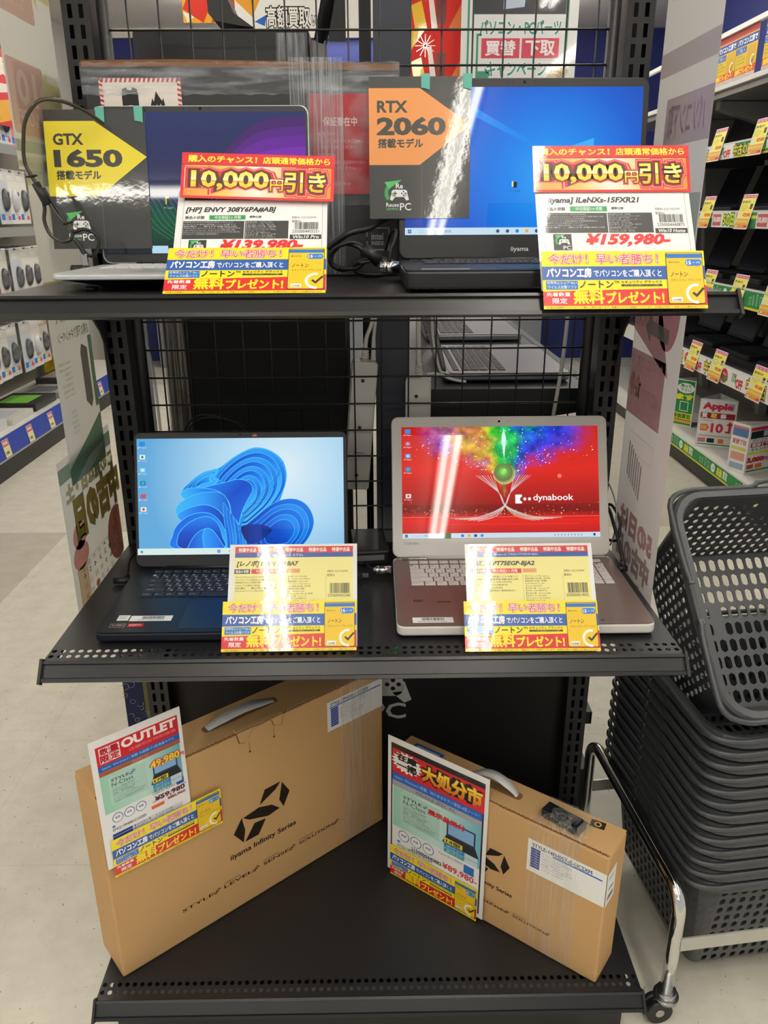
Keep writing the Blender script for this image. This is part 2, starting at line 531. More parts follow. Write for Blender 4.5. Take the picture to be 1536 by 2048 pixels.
M_CEIL = mat('ceiling_board', (226, 222, 214), rough=0.8)
struct('floor', MB().box((XL, -7, -0.05), (XR, YB, 0), floor_mat()))
struct('ceiling', MB().box((XL, -7, CEIL), (XR, YB, CEIL + 0.05), M_CEIL))
struct('wall_back', MB().box((XL, YB, 0), (XR, YB + 0.08, CEIL), M_NAVY))
struct('wall_right', MB().box((XR, 0.6, 0), (XR + 0.08, YB, CEIL), M_NAVY))
struct('wall_left', MB().box((XL - 0.08, 0.6, 0), (XL, YB, CEIL), mat('beige_wall', (205, 200, 188), rough=0.7)))
struct('trim_1', MB().box((XL, YB - 0.02, 2.81), (0.9, YB, 2.88), mat('white_wall_trim', (240, 238, 230), rough=0.5)))

# ------------------------------------------------------------------ the black end-cap display rack
ZB, ZM, ZT = 0.148, 0.770, 1.2604
YFB, YFM, YFT = -0.448, -0.424, -0.423
rack = thing('display_rack', 'black steel end-of-aisle display rack with three shelves of laptops and boxes', 'shelf rack')
SLOT = lambda i, j: [(0.30, 0.16), (0.5, 0.16), (0.70, 0.16), (0.70, 0.5), (0.70, 0.84), (0.5, 0.84), (0.30, 0.84), (0.30, 0.5)]
for sx in (-1, 1):
    u = MB(); xo = sx * 0.45; xi = sx * 0.408
    x0, x1 = min(xo, xi), max(xo, xi)
    u.perf(2, 72, lambda a, b: (x0 + 0.004 + a * (x1 - x0 - 0.008), 0.0, 0.06 + b * 1.98), SLOT, M_BLACKSTEEL)
    u.box((x0, 0.0, 0.0), (x0 + 0.004, 0.055, 2.05), M_BLACKSTEEL)
    u.box((x1 - 0.004, 0.0, 0.0), (x1, 0.055, 2.05), M_BLACKSTEEL)
    u.box((x0, 0.05, 0.0), (x1, 0.055, 2.05), mat('hole_shade_steel', (12, 12, 13), rough=0.7))  # back face near black: the slots' shade is put into its colour
    u.box((x0 + 0.004, -0.0008, 0.0), (x1 - 0.004, 0.002, 0.06), M_BLACKSTEEL)
    up = u.build('upright', rack)
    f = MB(); xa = sx * 0.392
    f.cyl((xa, 0.016, 0.60), (xa, 0.016, 2.05), 0.0095, M_BLACKSTEEL, n=10)
    f.build('grid_frame_tube', rack)
# wire grid between the uprights
g = MB()
M_WIRE = mat('black_wire', (22, 22, 24), rough=0.4)
k = 0
z = 0.79
while z < 2.05:
    g.cyl((-0.392, 0.012, z), (0.392, 0.012, z), 0.0017, M_WIRE, n=6); z += 0.0487
x = -0.356
while x < 0.39:
    g.cyl((x, 0.0155, 0.60), (x, 0.0155, 2.05), 0.0015, M_WIRE, n=6); x += 0.0482
g.build('wire_grid', rack)
# solid back board under the middle shelf
MB().box((-0.408, 0.036, 0.02), (0.408, 0.046, 0.62), mat('black_back_board', (17, 17, 18), rough=0.5)).build('back_board', rack)
lg = Print('paper')
lg.arc(0.030, 0.455, 0.052, 0.016, 55, 200, '2F8F4A', 1)
lg.poly([(0.030, 0.51), (0.066, 0.528), (0.052, 0.485)], '3FA85A', 1)
lg.poly(rrect(-0.028, 0.405, 0.072, 0.455, 0.018), 'C9C9C9', 2)
lg.poly([(-0.030, 0.44), (-0.045, 0.395), (-0.03, 0.388), (-0.005, 0.412)], 'C9C9C9', 2)
lg.poly([(0.074, 0.44), (0.089, 0.395), (0.074, 0.388), (0.049, 0.412)], 'C9C9C9', 2)
for px, py in ((0.050, 0.443), (0.062, 0.433), (0.050, 0.423), (0.038, 0.433)): lg.disc(px, py, 0.0048, '111111', 3)
lg.text('Reuse', -0.075, 0.357, -0.01, 0.385, 'C9C9C9', 2, 0.02)
lg.text('PC', 0.004, 0.350, 0.076, 0.387, 'C9C9C9', 2, 0.02)
lg.build('gamepad_logo', rack, facing((0, 0.0355, 0)))

CIRC = [(0.5 + 0.30 * math.cos(a), 0.5 + 0.30 * math.sin(a)) for a in (-3 * PI / 4, -PI / 2, -PI / 4, 0, PI / 4, PI / 2, 3 * PI / 4, PI)]
def shelf(z, yf, name_rail, label):
    """steel shelf: holed front strip, plate, sloping price rail with end caps, side brackets"""
    W = 0.449; hole_w = 0.0362
    s = MB()
    ys = yf + hole_w
    s.perf(72, 2, lambda a, b: (-W + 2 * W * a, yf + 0.008 + (hole_w - 0.008) * b, z), lambda i, j: CIRC, M_SHELF)
    s.quad([(-W, yf, z), (W, yf, z), (W, yf + 0.008, z), (-W, yf + 0.008, z)], M_SHELF)
    s.quad([(-W, ys, z), (W, ys, z), (W, -0.002, z), (-W, -0.002, z)], M_SHELF)
    for sx in (-1, 1):
        x0, x1 = sorted((sx * W, sx * (W - 0.002)))
        s.box((x0, yf + 0.004, z - 0.022), (x1, -0.002, z - 0.0002), M_SHELF)
    sh = s.build('shelf', rack)
    r = MB()
    # price rail: profile in (y,z)
    n = Vector((0, -0.018, -0.022)).normalized(); o = Vector((0, -n.z, n.y)) * -1
    P = lambda t, d: (yf + n.y * t + o.y * d, z + n.z * t + o.z * d)
    prof = [P(-0.001, 0.0), P(-0.001, 0.004), P(0.0035, 0.0045), P(0.0045, 0.001), P(0.022, 0.001), P(0.0235, 0.0045), P(0.0285, 0.004), P(0.0285, 0.0)]
    prof = [(a, b) for a, b in prof] + [P(0.0285, -0.0015), P(0.004, -0.003)]
    m4 = Matrix(((0, 0, 1, 0), (1, 0, 0, 0), (0, 1, 0, 0), (0, 0, 0, 1)))
    r.prism(prof, -W, W, mat('black_rail', (28, 28, 31), rough=0.3), mw=m4)
    rl = r.build('price_rail', sh)
    for sx in (-1, 1):
        c = MB()
        c.prism([P(-0.004, -0.006), P(-0.004, 0.006), P(0.031, 0.006), P(0.031, -0.004)], sx * W - 0.002, sx * W + 0.002, M_BLACKPLASTIC, mw=m4)
        c.build('rail_end_cap', sh)
        b = MB()
        pr = [(-0.36, -0.004), (-0.36, -0.010)] + [(-0.085 + 0.07 * math.sin(t) - 0.19 * (1 - math.sin(t)), -0.02 - 0.115 * (1 - math.cos(t))) for t in [PI / 2 * q / 8 for q in range(9)]] + [(-0.004, -0.16), (-0.004, -0.004)]
        b.prism([(a, z + c_) for a, c_ in pr], sx * 0.441 - 0.0015, sx * 0.441 + 0.0015, M_BLACKSTEEL, mw=m4)
        b.build('bracket', sh)
    # a few clips along the rail's upper edge
    return sh
shelf(ZT, YFT, '', '')
shelf(ZM, YFM, '', '')
sb = shelf(ZB, YFB, '', '')
bs = MB()
bs.box((-0.44, -0.40, 0.0), (0.44, -0.385, ZB - 0.03), M_BLACKSTEEL)
bs.box((-0.44, -0.385, 0.0), (-0.43, 0.0, ZB - 0.002), M_BLACKSTEEL)
bs.box((0.43, -0.385, 0.0), (0.44, 0.0, ZB - 0.002), M_BLACKSTEEL)
bs.build('plinth', rack)

# ------------------------------------------------------------------ laptops
M_KEYB = mat('dark_keycap', (38, 38, 42), rough=0.55)
M_KEYW = mat('white_keycap', (222, 220, 216), rough=0.5)
M_KEYS = mat('silver_keycap', (214, 216, 218), rough=0.45, metal=0.0)
def laptop(name, label, loc, yaw, W, D, T, lid_len, tilt, mbase, mdeck, mlid, mbez, mkey, bez, screen, kb, hinge_y=-0.006, letters=True, pad=None, deck_in=0.004, wedge=0.0, corner=0.012, belly=None):
    """origin: middle of the base's hinge edge, on the shelf; the front edge is at y = -D"""
    t = thing(name, label, 'laptop', (loc[0], loc[1], loc[2] + 0.0004), (0, 0, yaw), 'laptops on the display rack')
    b = MB()
    if belly is None:
        b.prism(rrect(-W / 2, -D, W / 2, 0, corner), 0.004, T - 0.0012, mbase, bev=0.003)
    else:
        b.prism(rrect(-W / 2, -D, W / 2, 0, corner), T - 0.0075, T - 0.0012, mdeck, bev=0.0015)
        lo, hi = rrect(-W / 2 + .05, -D + .05, W / 2 - .05, -.01, .01), rrect(-W / 2 + .004, -D + .004, W / 2 - .004, -.002, corner)
        A = [b.bm.verts.new((x, y, .003)) for x, y in lo]; B_ = [b.bm.verts.new((x, y, T - .0074)) for x, y in hi]; n_ = len(A)
        b._done([b.bm.faces.new(A[::-1])] + [b.bm.faces.new((A[i], A[(i + 1) % n_], B_[(i + 1) % n_], B_[i])) for i in range(n_)], mbase)
    for x in (-W / 2 + 0.04, W / 2 - 0.04):
        for y in (-0.03, -D + 0.03):
            b.cyl((x, y, 0), (x, y, 0.005), 0.008, M_RUBBER, n=10)
    base = b.build('base', t)
    d = MB(); d.prism(rrect(-W / 2 + 0.001, -D + 0.001, W / 2 - 0.001, -0.012, corner), T - 0.0013, T, mdeck)
    d.build('palm_rest', t)
    kx0, kx1, ky0, ky1, rows = kb
    kp = MB(); kp.prism(rrect(kx0 - 0.003, ky0 - 0.003, kx1 + 0.003, ky1 + 0.003, 0.003), T - 0.0002, T + 0.0002, mdeck)
    kbd = kp.build('keyboard', t)
    kh = (ky1 - ky0) / len(rows); cache = {}
    leg = Print('paper'); lc = 'C8C8C8' if mkey is M_KEYB else '8A8A8A'
    for ri, row in enumerate(rows):
        tot = sum(w for w, _ in row); x = kx0; fac = (kx1 - kx0) / tot
        yt = ky1 - ri * kh; hh = kh if ri else kh * 0.8
        for w, ch in row:
            ww = w * fac
            if ch != ' gap':
                key = (round(ww, 5), ri == 0)
                if key not in cache:
                    kk = MB().box((0.0011, -hh + 0.0011, 0), (ww - 0.0011, -0.0011, 0.0016), mkey, bev=0.0007, seg=1)
                    o = kk.build('key', kbd); cache[key] = o.data
                else:
                    o = bpy.data.objects.new('key', cache[key]); COL.objects.link(o); o.parent = kbd
                o.location = (x, yt, T)
                if ch and letters:
                    if len(ch) == 1:
                        leg.text(ch, x + ww * 0.2, yt - hh * 0.45, x + ww * 0.2 + 0.0035, yt - hh * 0.45 + 0.0042, lc, 0, 0.02, res=1)
                        leg.rect(x + ww * 0.55, yt - hh * 0.78, x + ww * 0.55 + 0.0026, yt - hh * 0.78 + 0.0026, lc, 0)
                    else:
                        leg.text(ch, x + ww * 0.14, yt - hh * 0.6, x + ww * 0.14 + min(ww * 0.5, 0.0024 * len(ch)), yt - hh * 0.6 + 0.0024, lc, 0, 0.01, res=1)
            x += ww
    if letters and leg.v:
        leg.build('key_legends', kbd, Matrix.Translation((0, 0, T + 0.00175)))
    if pad:
        x0, y0, x1, y1 = pad[:4]
        p = MB(); p.prism(rrect(x0, y0, x1, y1, 0.003), T - 0.0002, T + 0.0003, pad[4]); p.build('touchpad', t)
    # lid
    lid = bpy.data.objects.new('lid', None)
    L = MB()
    h = Matrix.Translation((0, hinge_y, T + 0.001)) @ Matrix.Rotation(PI / 2 - tilt, 4, 'X')
    L.prism(rrect(-W / 2, 0, W / 2, lid_len, corner), -0.0065, 0, mlid, bev=0.0015)
    lid = L.build('lid', t, h)
    bl, br, bb, bt = bez
    B = MB(); B.prism(rrect(-W / 2 + 0.0015, 0.0015, W / 2 - 0.0015, lid_len - 0.0015, corner), -0.0005, 0.0006, mbez); B.build('bezel', lid)
    cm = MB(); cm.cyl((0, lid_len - bt * 0.5, 0.0005), (0, lid_len - bt * 0.5, 0.0009), 0.0021, mat('lens_glass', (10, 10, 12), rough=0.05), n=14)
    for dx in (-0.016, 0.016, -0.024): cm.cyl((dx, lid_len - bt * 0.5, 0.0005), (dx, lid_len - bt * 0.5, 0.0008), 0.0006, mat('lens_glass', (10, 10, 12)), n=8)
    cm.build('webcam', lid)
    P = Print('screen')
    P.w = W - bl - br; P.h = lid_len - bb - bt
    P.panel(0, 0, P.w, P.h, 0.0003, ink('05060A', 'off'))
    P.clip = (0, 0, P.w, P.h)
    screen(P)
    P.build('display', lid, Matrix.Translation((-W / 2 + bl, bb, 0.0010)))
    hg = MB(); hg.cyl((-W / 2 + 0.05, -0.004, T - 0.001), (W / 2 - 0.05, -0.004, T - 0.001), 0.0052, mbase, n=12); hg.build('hinge', t)
    return t, base, lid

def R(s, n=1.0): return [(n, c) for c in s]
ROWS_FULL = [
    [(1, 'Esc')] + [(1, 'F%d' % k) for k in range(1, 13)] + [(1, 'Ins'), (1, 'Del')] + [(0.25, ' gap')] + [(1, 'Num'), (1, ''), (1, ''), (1, '')],
    R('1234567890-^') + [(1.0, 'Y'), (1.0, 'BS'), (1.0, '')] + [(0.25, ' gap')] + R('789') + [(1, '-')],
    [(1.5, 'Tab')] + R('QWERTYUIOP') + [(1, '@'), (1, '['), (1.5, '')] + [(0.25, ' gap')] + R('456') + [(1, '+')],
    [(1.8, 'Caps')] + R('ASDFGHJKL') + [(1, ';'), (1, ':'), (1, ']'), (1.2, '')] + [(0.25, ' gap')] + R('123') + [(1, '')],
    [(2.2, 'Shift')] + R('ZXCVBNM') + [(1, ','), (1, '.'), (1, '/'), (1, '_'), (1.8, '')] + [(0.25, ' gap')] + [(2, '0'), (1, '.'), (1, '')],
    [(1.3, 'Ctrl'), (1.1, 'Fn'), (1.1, 'Win'), (1.1, 'Alt'), (1.3, 'mode'), (3.2, ''), (1.3, 'conv'), (1.1, 'kana'), (1.1, 'Alt'), (1.2, 'Ctrl'), (1.2, '')] + [(0.25, ' gap')] + [(1, ''), (1, ''), (1, ''), (1, '')],
]
ROWS_14 = [[x for x in r[: [k for k, (w, c) in enumerate(r) if c == ' gap'][0]]] for r in ROWS_FULL]

def icon(P, x, y, s, col, lab=True, sub=None, L=4):
    P.rr(x, y, x + s, y + s * 0.8, s * 0.12, col, L)
    if sub: P.disc(x + s * 0.5, y + s * 0.4, s * 0.24, sub, L + 1, n=10)
    if lab: P.text('PC' if lab is True else lab, x - s * 0.25, y - s * 0.42, x + s * 1.25, y - s * 0.17, 'E8EEF5', L, 0.0, res=1)

def windows_mark(P, x, y, s, c, L=5):
    g = s * 0.08
    for dx in (0, s / 2 + g / 2):
        for dy in (0, s / 2 + g / 2): P.rect(x + dx, y + dy, x + dx + s / 2 - g / 2, y + dy + s / 2 - g / 2, c, L)

# --- screen pictures -------------------------------------------------
def screen_ribbon(P):
    """pale blue desktop with a great folded ribbon flower"""
    w, h = P.w, P.h
    P.rect(0, 0, w, h, grad('sky_desktop', [(0.0, 'E2F3FB'), (0.45, 'B2DCF5'), (1.0, '62ACDF')], lo=0.0, hi=w * 0.66, kind='screen', radial=(w * 0.70, h * 0.72)), 1)
    Q = lambda pts, n=6, closed=False: spline([Vector((w * (cx / 2.56 - 113) / 427, h * (1 - (cy / 2.56 - 40) / 230), 0)) for cx, cy in pts], n, closed)
    cnt = [0]
    def fold(pts, L, a, b, ang='Y', edge='4CCBFE', ew=.0030):
        q = Q(pts, 6, True); cnt[0] += 1
        xs = [v.x for v in q]; ys = [v.y for v in q]
        lo, hi = {'Y': (min(ys), max(ys)), 'X': (min(xs), max(xs)), 'D': (min(xs) + min(ys), max(xs) + max(ys)), 'S': (min(v.x - v.y for v in q), max(v.x - v.y for v in q))}[ang]
        P.poly([(v.x, v.y) for v in q], grad('fold%d' % cnt[0], [(0.0, a), (0.5, b[0]), (1.0, b[1])], axis=ang, lo=lo, hi=hi, kind='screen'), L)
        if edge:
            for m_, n_ in zip(q, q[1:] + q[:1]): P.line(m_.x, m_.y, n_.x, n_.y, w * ew, edge, L + 1)
    A, B, Cc, D_, E_, F_ = '0838A8', '0A4FCE', '1068E6', '1B84F4', '2BA0FB', '3CBCFE'
    fold([(560, 330), (640, 275), (720, 255), (800, 200), (880, 160), (940, 152), (1010, 175), (1060, 220), (1080, 290), (1065, 360), (1030, 440), (960, 520), (900, 600), (870, 660), (760, 660), (640, 600), (560, 520), (600, 430), (530, 390)], 2, B, (D_, E_), 'D')
    # great fan of the upper right, nested folds
    fan = [(705, 300), (760, 235), (850, 175), (940, 155), (1020, 185), (1070, 260), (1068, 350), (1010, 440), (930, 510), (860, 560), (832, 545), (850, 470), (890, 380), (860, 320), (770, 310)]
    for k in range(8):
        f = 1 - .095 * k
        fold([(845 + (x - 845) * f, 400 + (y - 400) * (f + .01 * k) + 2 * k) for x, y in fan], 4 + 2 * k, (A, B)[k % 2], ((Cc, E_), (D_, F_))[k % 2], 'S' if k % 2 else 'Y', ew=.0022)
    # left folded petals
    lp = [(524, 376), (545, 345), (600, 305), (660, 272), (720, 258), (700, 300), (720, 318), (680, 345), (610, 355), (550, 385)]
    for k in range(4):
        f = 1 - .2 * k
        fold([(650 + (x - 650) * f, 318 + (y - 318) * f) for x, y in lp], 22 + 2 * k, (Cc, B)[k % 2], ((E_, F_), (D_, E_))[k % 2], 'X', ew=.0022)
    # middle folds sweeping down to the stem
    fold([(612, 378), (650, 350), (740, 330), (820, 312), (880, 325), (900, 365), (870, 420), (840, 480), (815, 560), (790, 520), (770, 420), (700, 370)], 30, D_, (B, Cc), 'S')
    fold([(520, 380), (560, 355), (640, 355), (720, 372), (760, 420), (780, 520), (750, 470), (680, 400), (600, 390), (545, 410)], 32, F_, (D_, Cc), 'X')
    fold([(492, 462), (520, 425), (600, 385), (680, 375), (740, 385), (775, 440), (790, 560), (770, 520), (700, 470), (620, 450), (530, 480), (500, 490)], 34, F_, (E_, B), 'X')
    fold([(500, 490), (560, 455), (650, 440), (720, 470), (765, 540), (770, 600), (730, 560), (650, 490), (560, 500), (525, 520)], 36, E_, (Cc, A), 'X')
    # lower left bowl
    fold([(474, 590), (500, 540), (560, 495), (640, 478), (700, 500), (745, 560), (772, 660), (480, 660)], 38, Cc, (D_, F_), 'S')
    fold([(500, 600), (540, 545), (600, 510), (660, 500), (710, 530), (735, 600), (735, 660), (520, 660)], 40, A, (B, D_), 'Y')
    fold([(560, 640), (600, 585), (650, 560), (690, 575), (720, 640), (724, 680), (560, 680)], 42, B, (D_, E_), 'X')
    fold([(640, 660), (632, 600), (650, 560), (690, 575), (735, 640), (760, 690), (650, 690)], 44, E_, (D_, B), 'X')
    # stem
    for k in range(6):
        x = 745 + 17 * k
        fold([(x, 430 + 25 * k), (x + 26, 480 + 18 * k), (x + 42, 570), (x + 66, 660), (x + 70, 690), (x + 22, 690), (x + 14, 600), (x + 2, 520)], 46 + 2 * k, (D_, Cc, B)[k % 3], ((B, A), (D_, B), (E_, Cc))[k % 3], 'X', ew=.0018)
    # right hand bowl
    rb = [(850, 560), (920, 500), (1000, 440), (1070, 415), (1140, 418), (1195, 455), (1222, 520), (1210, 580), (1170, 640), (1100, 690), (900, 690), (860, 620)]
    for k in range(5):
        f = 1 - .14 * k
        fold([(1040 + (x - 1040) * f, 600 + (y - 600) * f) for x, y in rb], 58 + 2 * k, (A, B)[k % 2], ((B, D_), (Cc, E_))[k % 2], 'D', ew=.0020)
    fold([(838, 555), (900, 540), (960, 545), (1000, 570), (960, 610), (900, 640), (860, 620)], 68, '071F66', (A, '0A2C80'), 'X', None)
    for k in range(10):
        q = Q([(836 - 2 * k, 560 + 6 * k), (850, 520 - 4 * k), (905 + 4 * k, 470 - 9 * k), (985 + 8 * k, 400 - 16 * k), (1030 + 4 * k, 300 - 9 * k)], 8)
        for m_, n_ in zip(q, q[1:]): P.line(m_.x, m_.y, n_.x, n_.y, w * .0016, ('0A48C0', '3AB4FC')[k % 2], 70)
    P.rect(0, 0, w, h * 0.055, 'D9EFEA', 74)
    windows_mark(P, w * 0.385, h * 0.014, h * 0.026, '1B7FD8', 75)
    P.disc(w * 0.02, h * 0.027, h * 0.012, '5A9AC8', 75)
    P.text('検索', w * 0.44, h * 0.018, w * 0.47, h * 0.036, '7A8C90', 75, res=1)
    for k, (c, s) in enumerate((('1E90E6', None), ('E8F2F6', '3C8C5A'), ('8CD0EC', 'F2F2F2'), ('1C88C8', '4CC2A0'), ('E84A3A', '3A7AE6'), ('F0EAE2', 'D04A2A'))):
        icon(P, w * 0.020, h * (0.935 - 0.112 * k), w * 0.027, c, 'PC', s, 75)

def screen_blue(P):
    w, h = P.w, P.h
    P.rect(0, 0, w, h, grad('blue_desktop', [(0.0, '2FA8FA'), (0.3, '1487F0'), (0.62, '0B62D8'), (1.0, '083FA8')], lo=0.0, hi=w * 0.62, kind='screen', radial=(w * 0.62, h * 0.40)), 1)
    P.poly([(w * 0.62, h * 0.56), (w * 0.62, h * 0.40), (w * 0.80, h * 0.38), (w * 0.80, h * 0.66)], '39B4FC', 2)
    P.poly([(w * 0.30, h * 0.86), (w * 0.62, h * 0.56), (w * 0.62, h * 0.545), (w * 0.30, h * 0.80)], '1B8EF4', 2)
    P.rect(0, 0, w, h * 0.05, 'C9E4F6', 4)
    windows_mark(P, w * 0.012, h * 0.012, h * 0.026, '1B62B8', 5)
    P.text('ここに入力して検索', w * 0.06, h * 0.014, w * 0.2, h * 0.036, '7C8C98', 5, res=1)
    for k, c in enumerate(('4A5A66', '4A5A66', '1E86D8', 'E8B83A', '2C4C86', '3A4A58')): P.disc(w * (0.40 + 0.042 * k), h * 0.025, h * 0.013, c, 5, n=10)
    P.rect(w * 0.46, h * 0.325, w * 0.478, h * 0.365, '20242A', 5); P.rect(w * 0.456, h * 0.33, w * 0.463, h * 0.368, 'F2E6C0', 6)
    P.text('ゲームPV', w * 0.447, h * 0.295, w * 0.492, h * 0.312, '0A2A50', 5, res=1)

def screen_purple(P):
    w, h = P.w, P.h
    P.rect(0, 0, w, h, grad('night_desktop', [(0.0, '10233A'), (0.35, '20244E'), (1.0, '2E3868')], lo=0, hi=h, kind='screen'), 1)
    for k, (c, a, b) in enumerate((('4A2A6E', 0.50, 0.97), ('5A2A86', 0.44, 0.90), ('6A2A9A', 0.40, 0.84), ('7A30B0', 0.36, 0.76), ('5A1E90', 0.30, 0.66), ('401A70', 0.22, 0.52))):
        Q = spline([Vector((w * 0.30, h * (a - 0.10), 0)), Vector((w * 0.52, h * (a + 0.10), 0)), Vector((w * 0.75, h * (b - 0.06), 0)), Vector((w, h * b, 0))], 8)
        P.poly([(q.x, q.y) for q in Q] + [(w, 0.1 * h), (w * 0.3, 0.1 * h)], grad('veil%d' % k, [(0.0, '22264E'), (0.5, c), (1.0, c)], axis='X', lo=w * 0.3, hi=w, kind='screen'), 2 + k)
    P.poly([(0, h * 0.05), (0, h * 0.42), (w * 0.34, h * 0.36), (w * 0.6, h * 0.05)], grad('aurora', [(0.0, '0A2E2A'), (0.6, '14523E'), (1.0, '1C2E4C')], lo=0, hi=h * 0.42, kind='screen'), 9)
    for k in range(16):
        Q = spline([Vector((w * (0.16 + 0.026 * k), h * 0.42, 0)), Vector((w * (0.22 + 0.03 * k), h * 0.22, 0)), Vector((w * (0.32 + 0.03 * k), h * 0.1, 0))], 5)
        for a, b in zip(Q, Q[1:]): P.line(a.x, a.y, b.x, b.y, w * 0.0025, '2E8C5E', 10)
    P.rect(w * 0.31, h * 0.355, w * 0.328, h * 0.41, 'E8C860', 11); P.rect(w * 0.316, h * 0.35, w * 0.328, h * 0.395, '20242A', 12)
    P.text('ゲームPV', w * 0.30, h * 0.32, w * 0.345, h * 0.335, 'C8D0DA', 11, res=1)
    P.rect(0, 0, w, h * 0.055, '16202A', 11); P.rect(w * 0.23, 0, w * 0.31, h * 0.055, 'B8DCF4', 12)
    P.frame(w * 0.322, h * 0.014, w * 0.335, h * 0.038, w * 0.003, 'A8B4C0', 12)

def nebula_mat(w, h, base):
    """cloudy rainbow fan dissolving into the red ground"""
    m = mat('nebula_desktop', (120, 20, 20), rough=0.03, emit=0.95, spec=0.4)
    nt = m.node_tree; b = nt.nodes['Principled BSDF']; N = nt.nodes.new; K = nt.links.new
    def math_(op, a, c=None, v=None):
        n = N('ShaderNodeMath'); n.operation = op; n.use_clamp = False
        K(a, n.inputs[0])
        if c is not None: K(c, n.inputs[1])
        if v is not None: n.inputs[1].default_value = v
        return n.outputs[0]
    uv = N('ShaderNodeUVMap'); sep = N('ShaderNodeSeparateXYZ'); K(uv.outputs['UV'], sep.inputs[0])
    nz = N('ShaderNodeTexNoise'); nz.inputs['Scale'].default_value = 24; nz.inputs['Detail'].default_value = 7; nz.inputs['Roughness'].default_value = .62; K(uv.outputs['UV'], nz.inputs['Vector'])
    dx = math_('SUBTRACT', sep.outputs['X'], v=base[0]); dy = math_('SUBTRACT', sep.outputs['Y'], v=base[1])
    wob = math_('MULTIPLY', math_('SUBTRACT', nz.outputs['Fac'], v=.5), v=.55)
    ang = math_('ADD', math_('DIVIDE', math_('ARCTAN2', dy, dx), v=PI), wob)
    # the fan flares outwards: divide the height by a curve of |x|
    hue = N('ShaderNodeValToRGB')
    st = [(.10, '5A1A50'), (.20, '5838D8'), (.30, '2A3CE8'), (.38, '1E6AE0'), (.44, '12B078'), (.50, '22D84A'), (.56, '5CC838'), (.62, 'D8C83A'), (.68, 'E8943A'), (.75, 'C878A8'), (.82, '8A40C8'), (.92, '5A1A70')]
    while len(hue.color_ramp.elements) < len(st): hue.color_ramp.elements.new(.5)
    for e, (p_, c_) in zip(hue.color_ramp.elements, st): e.position = p_; e.color = (*lin(c_), 1)
    K(ang, hue.inputs['Fac'])
    ax = math_('ABSOLUTE', dx)
    # lower limit of the cloud: a flaring curve
    lowc = math_('MULTIPLY', math_('POWER', math_('DIVIDE', ax, v=w * .5), v=.45), v=h * .46)
    e = math_('DIVIDE', math_('SUBTRACT', dy, lowc), v=h * .16)
    e = math_('ADD', e, math_('MULTIPLY', math_('SUBTRACT', nz.outputs['Fac'], v=.5), v=2.6))
    mask = N('ShaderNodeMapRange'); mask.interpolation_type = 'SMOOTHSTEP'; mask.inputs['From Min'].default_value = -.35; mask.inputs['From Max'].default_value = .9; K(e, mask.inputs['Value'])
    side = N('ShaderNodeMapRange'); side.interpolation_type = 'SMOOTHSTEP'; side.inputs['From Min'].default_value = w * .47; side.inputs['From Max'].default_value = w * .30; K(ax, side.inputs['Value'])
    mk = math_('MULTIPLY', mask.outputs[0], side.outputs[0])
    red = N('ShaderNodeValToRGB'); red.color_ramp.elements[0].position = .0; red.color_ramp.elements[0].color = (*lin('A01010'), 1); red.color_ramp.elements[1].position = 1; red.color_ramp.elements[1].color = (*lin('C8201C'), 1)
    el = red.color_ramp.elements.new(.45); el.color = (*lin('E22219'), 1)
    mr = N('ShaderNodeMapRange'); mr.inputs['From Min'].default_value = h * .30; mr.inputs['From Max'].default_value = h; K(sep.outputs['Y'], mr.inputs['Value']); K(mr.outputs[0], red.inputs['Fac'])
    n2 = N('ShaderNodeTexNoise'); n2.inputs['Scale'].default_value = 60; n2.inputs['Detail'].default_value = 5; K(uv.outputs['UV'], n2.inputs['Vector'])
    br = N('ShaderNodeMapRange'); br.inputs['From Min'].default_value = .35; br.inputs['From Max'].default_value = .75; br.inputs['To Min'].default_value = .45; br.inputs['To Max'].default_value = 1.5; K(n2.outputs['Fac'], br.inputs['Value'])
    sc = N('ShaderNodeVectorMath'); sc.operation = 'SCALE'; K(hue.outputs['Color'], sc.inputs[0]); K(br.outputs[0], sc.inputs['Scale'])
    mx = N('ShaderNodeMix'); mx.data_type = 'RGBA'; K(mk, mx.inputs['Factor']); K(red.outputs['Color'], mx.inputs['A']); K(sc.outputs[0], mx.inputs['B'])
    K(mx.outputs['Result'], b.inputs['Emission Color'])
    return m

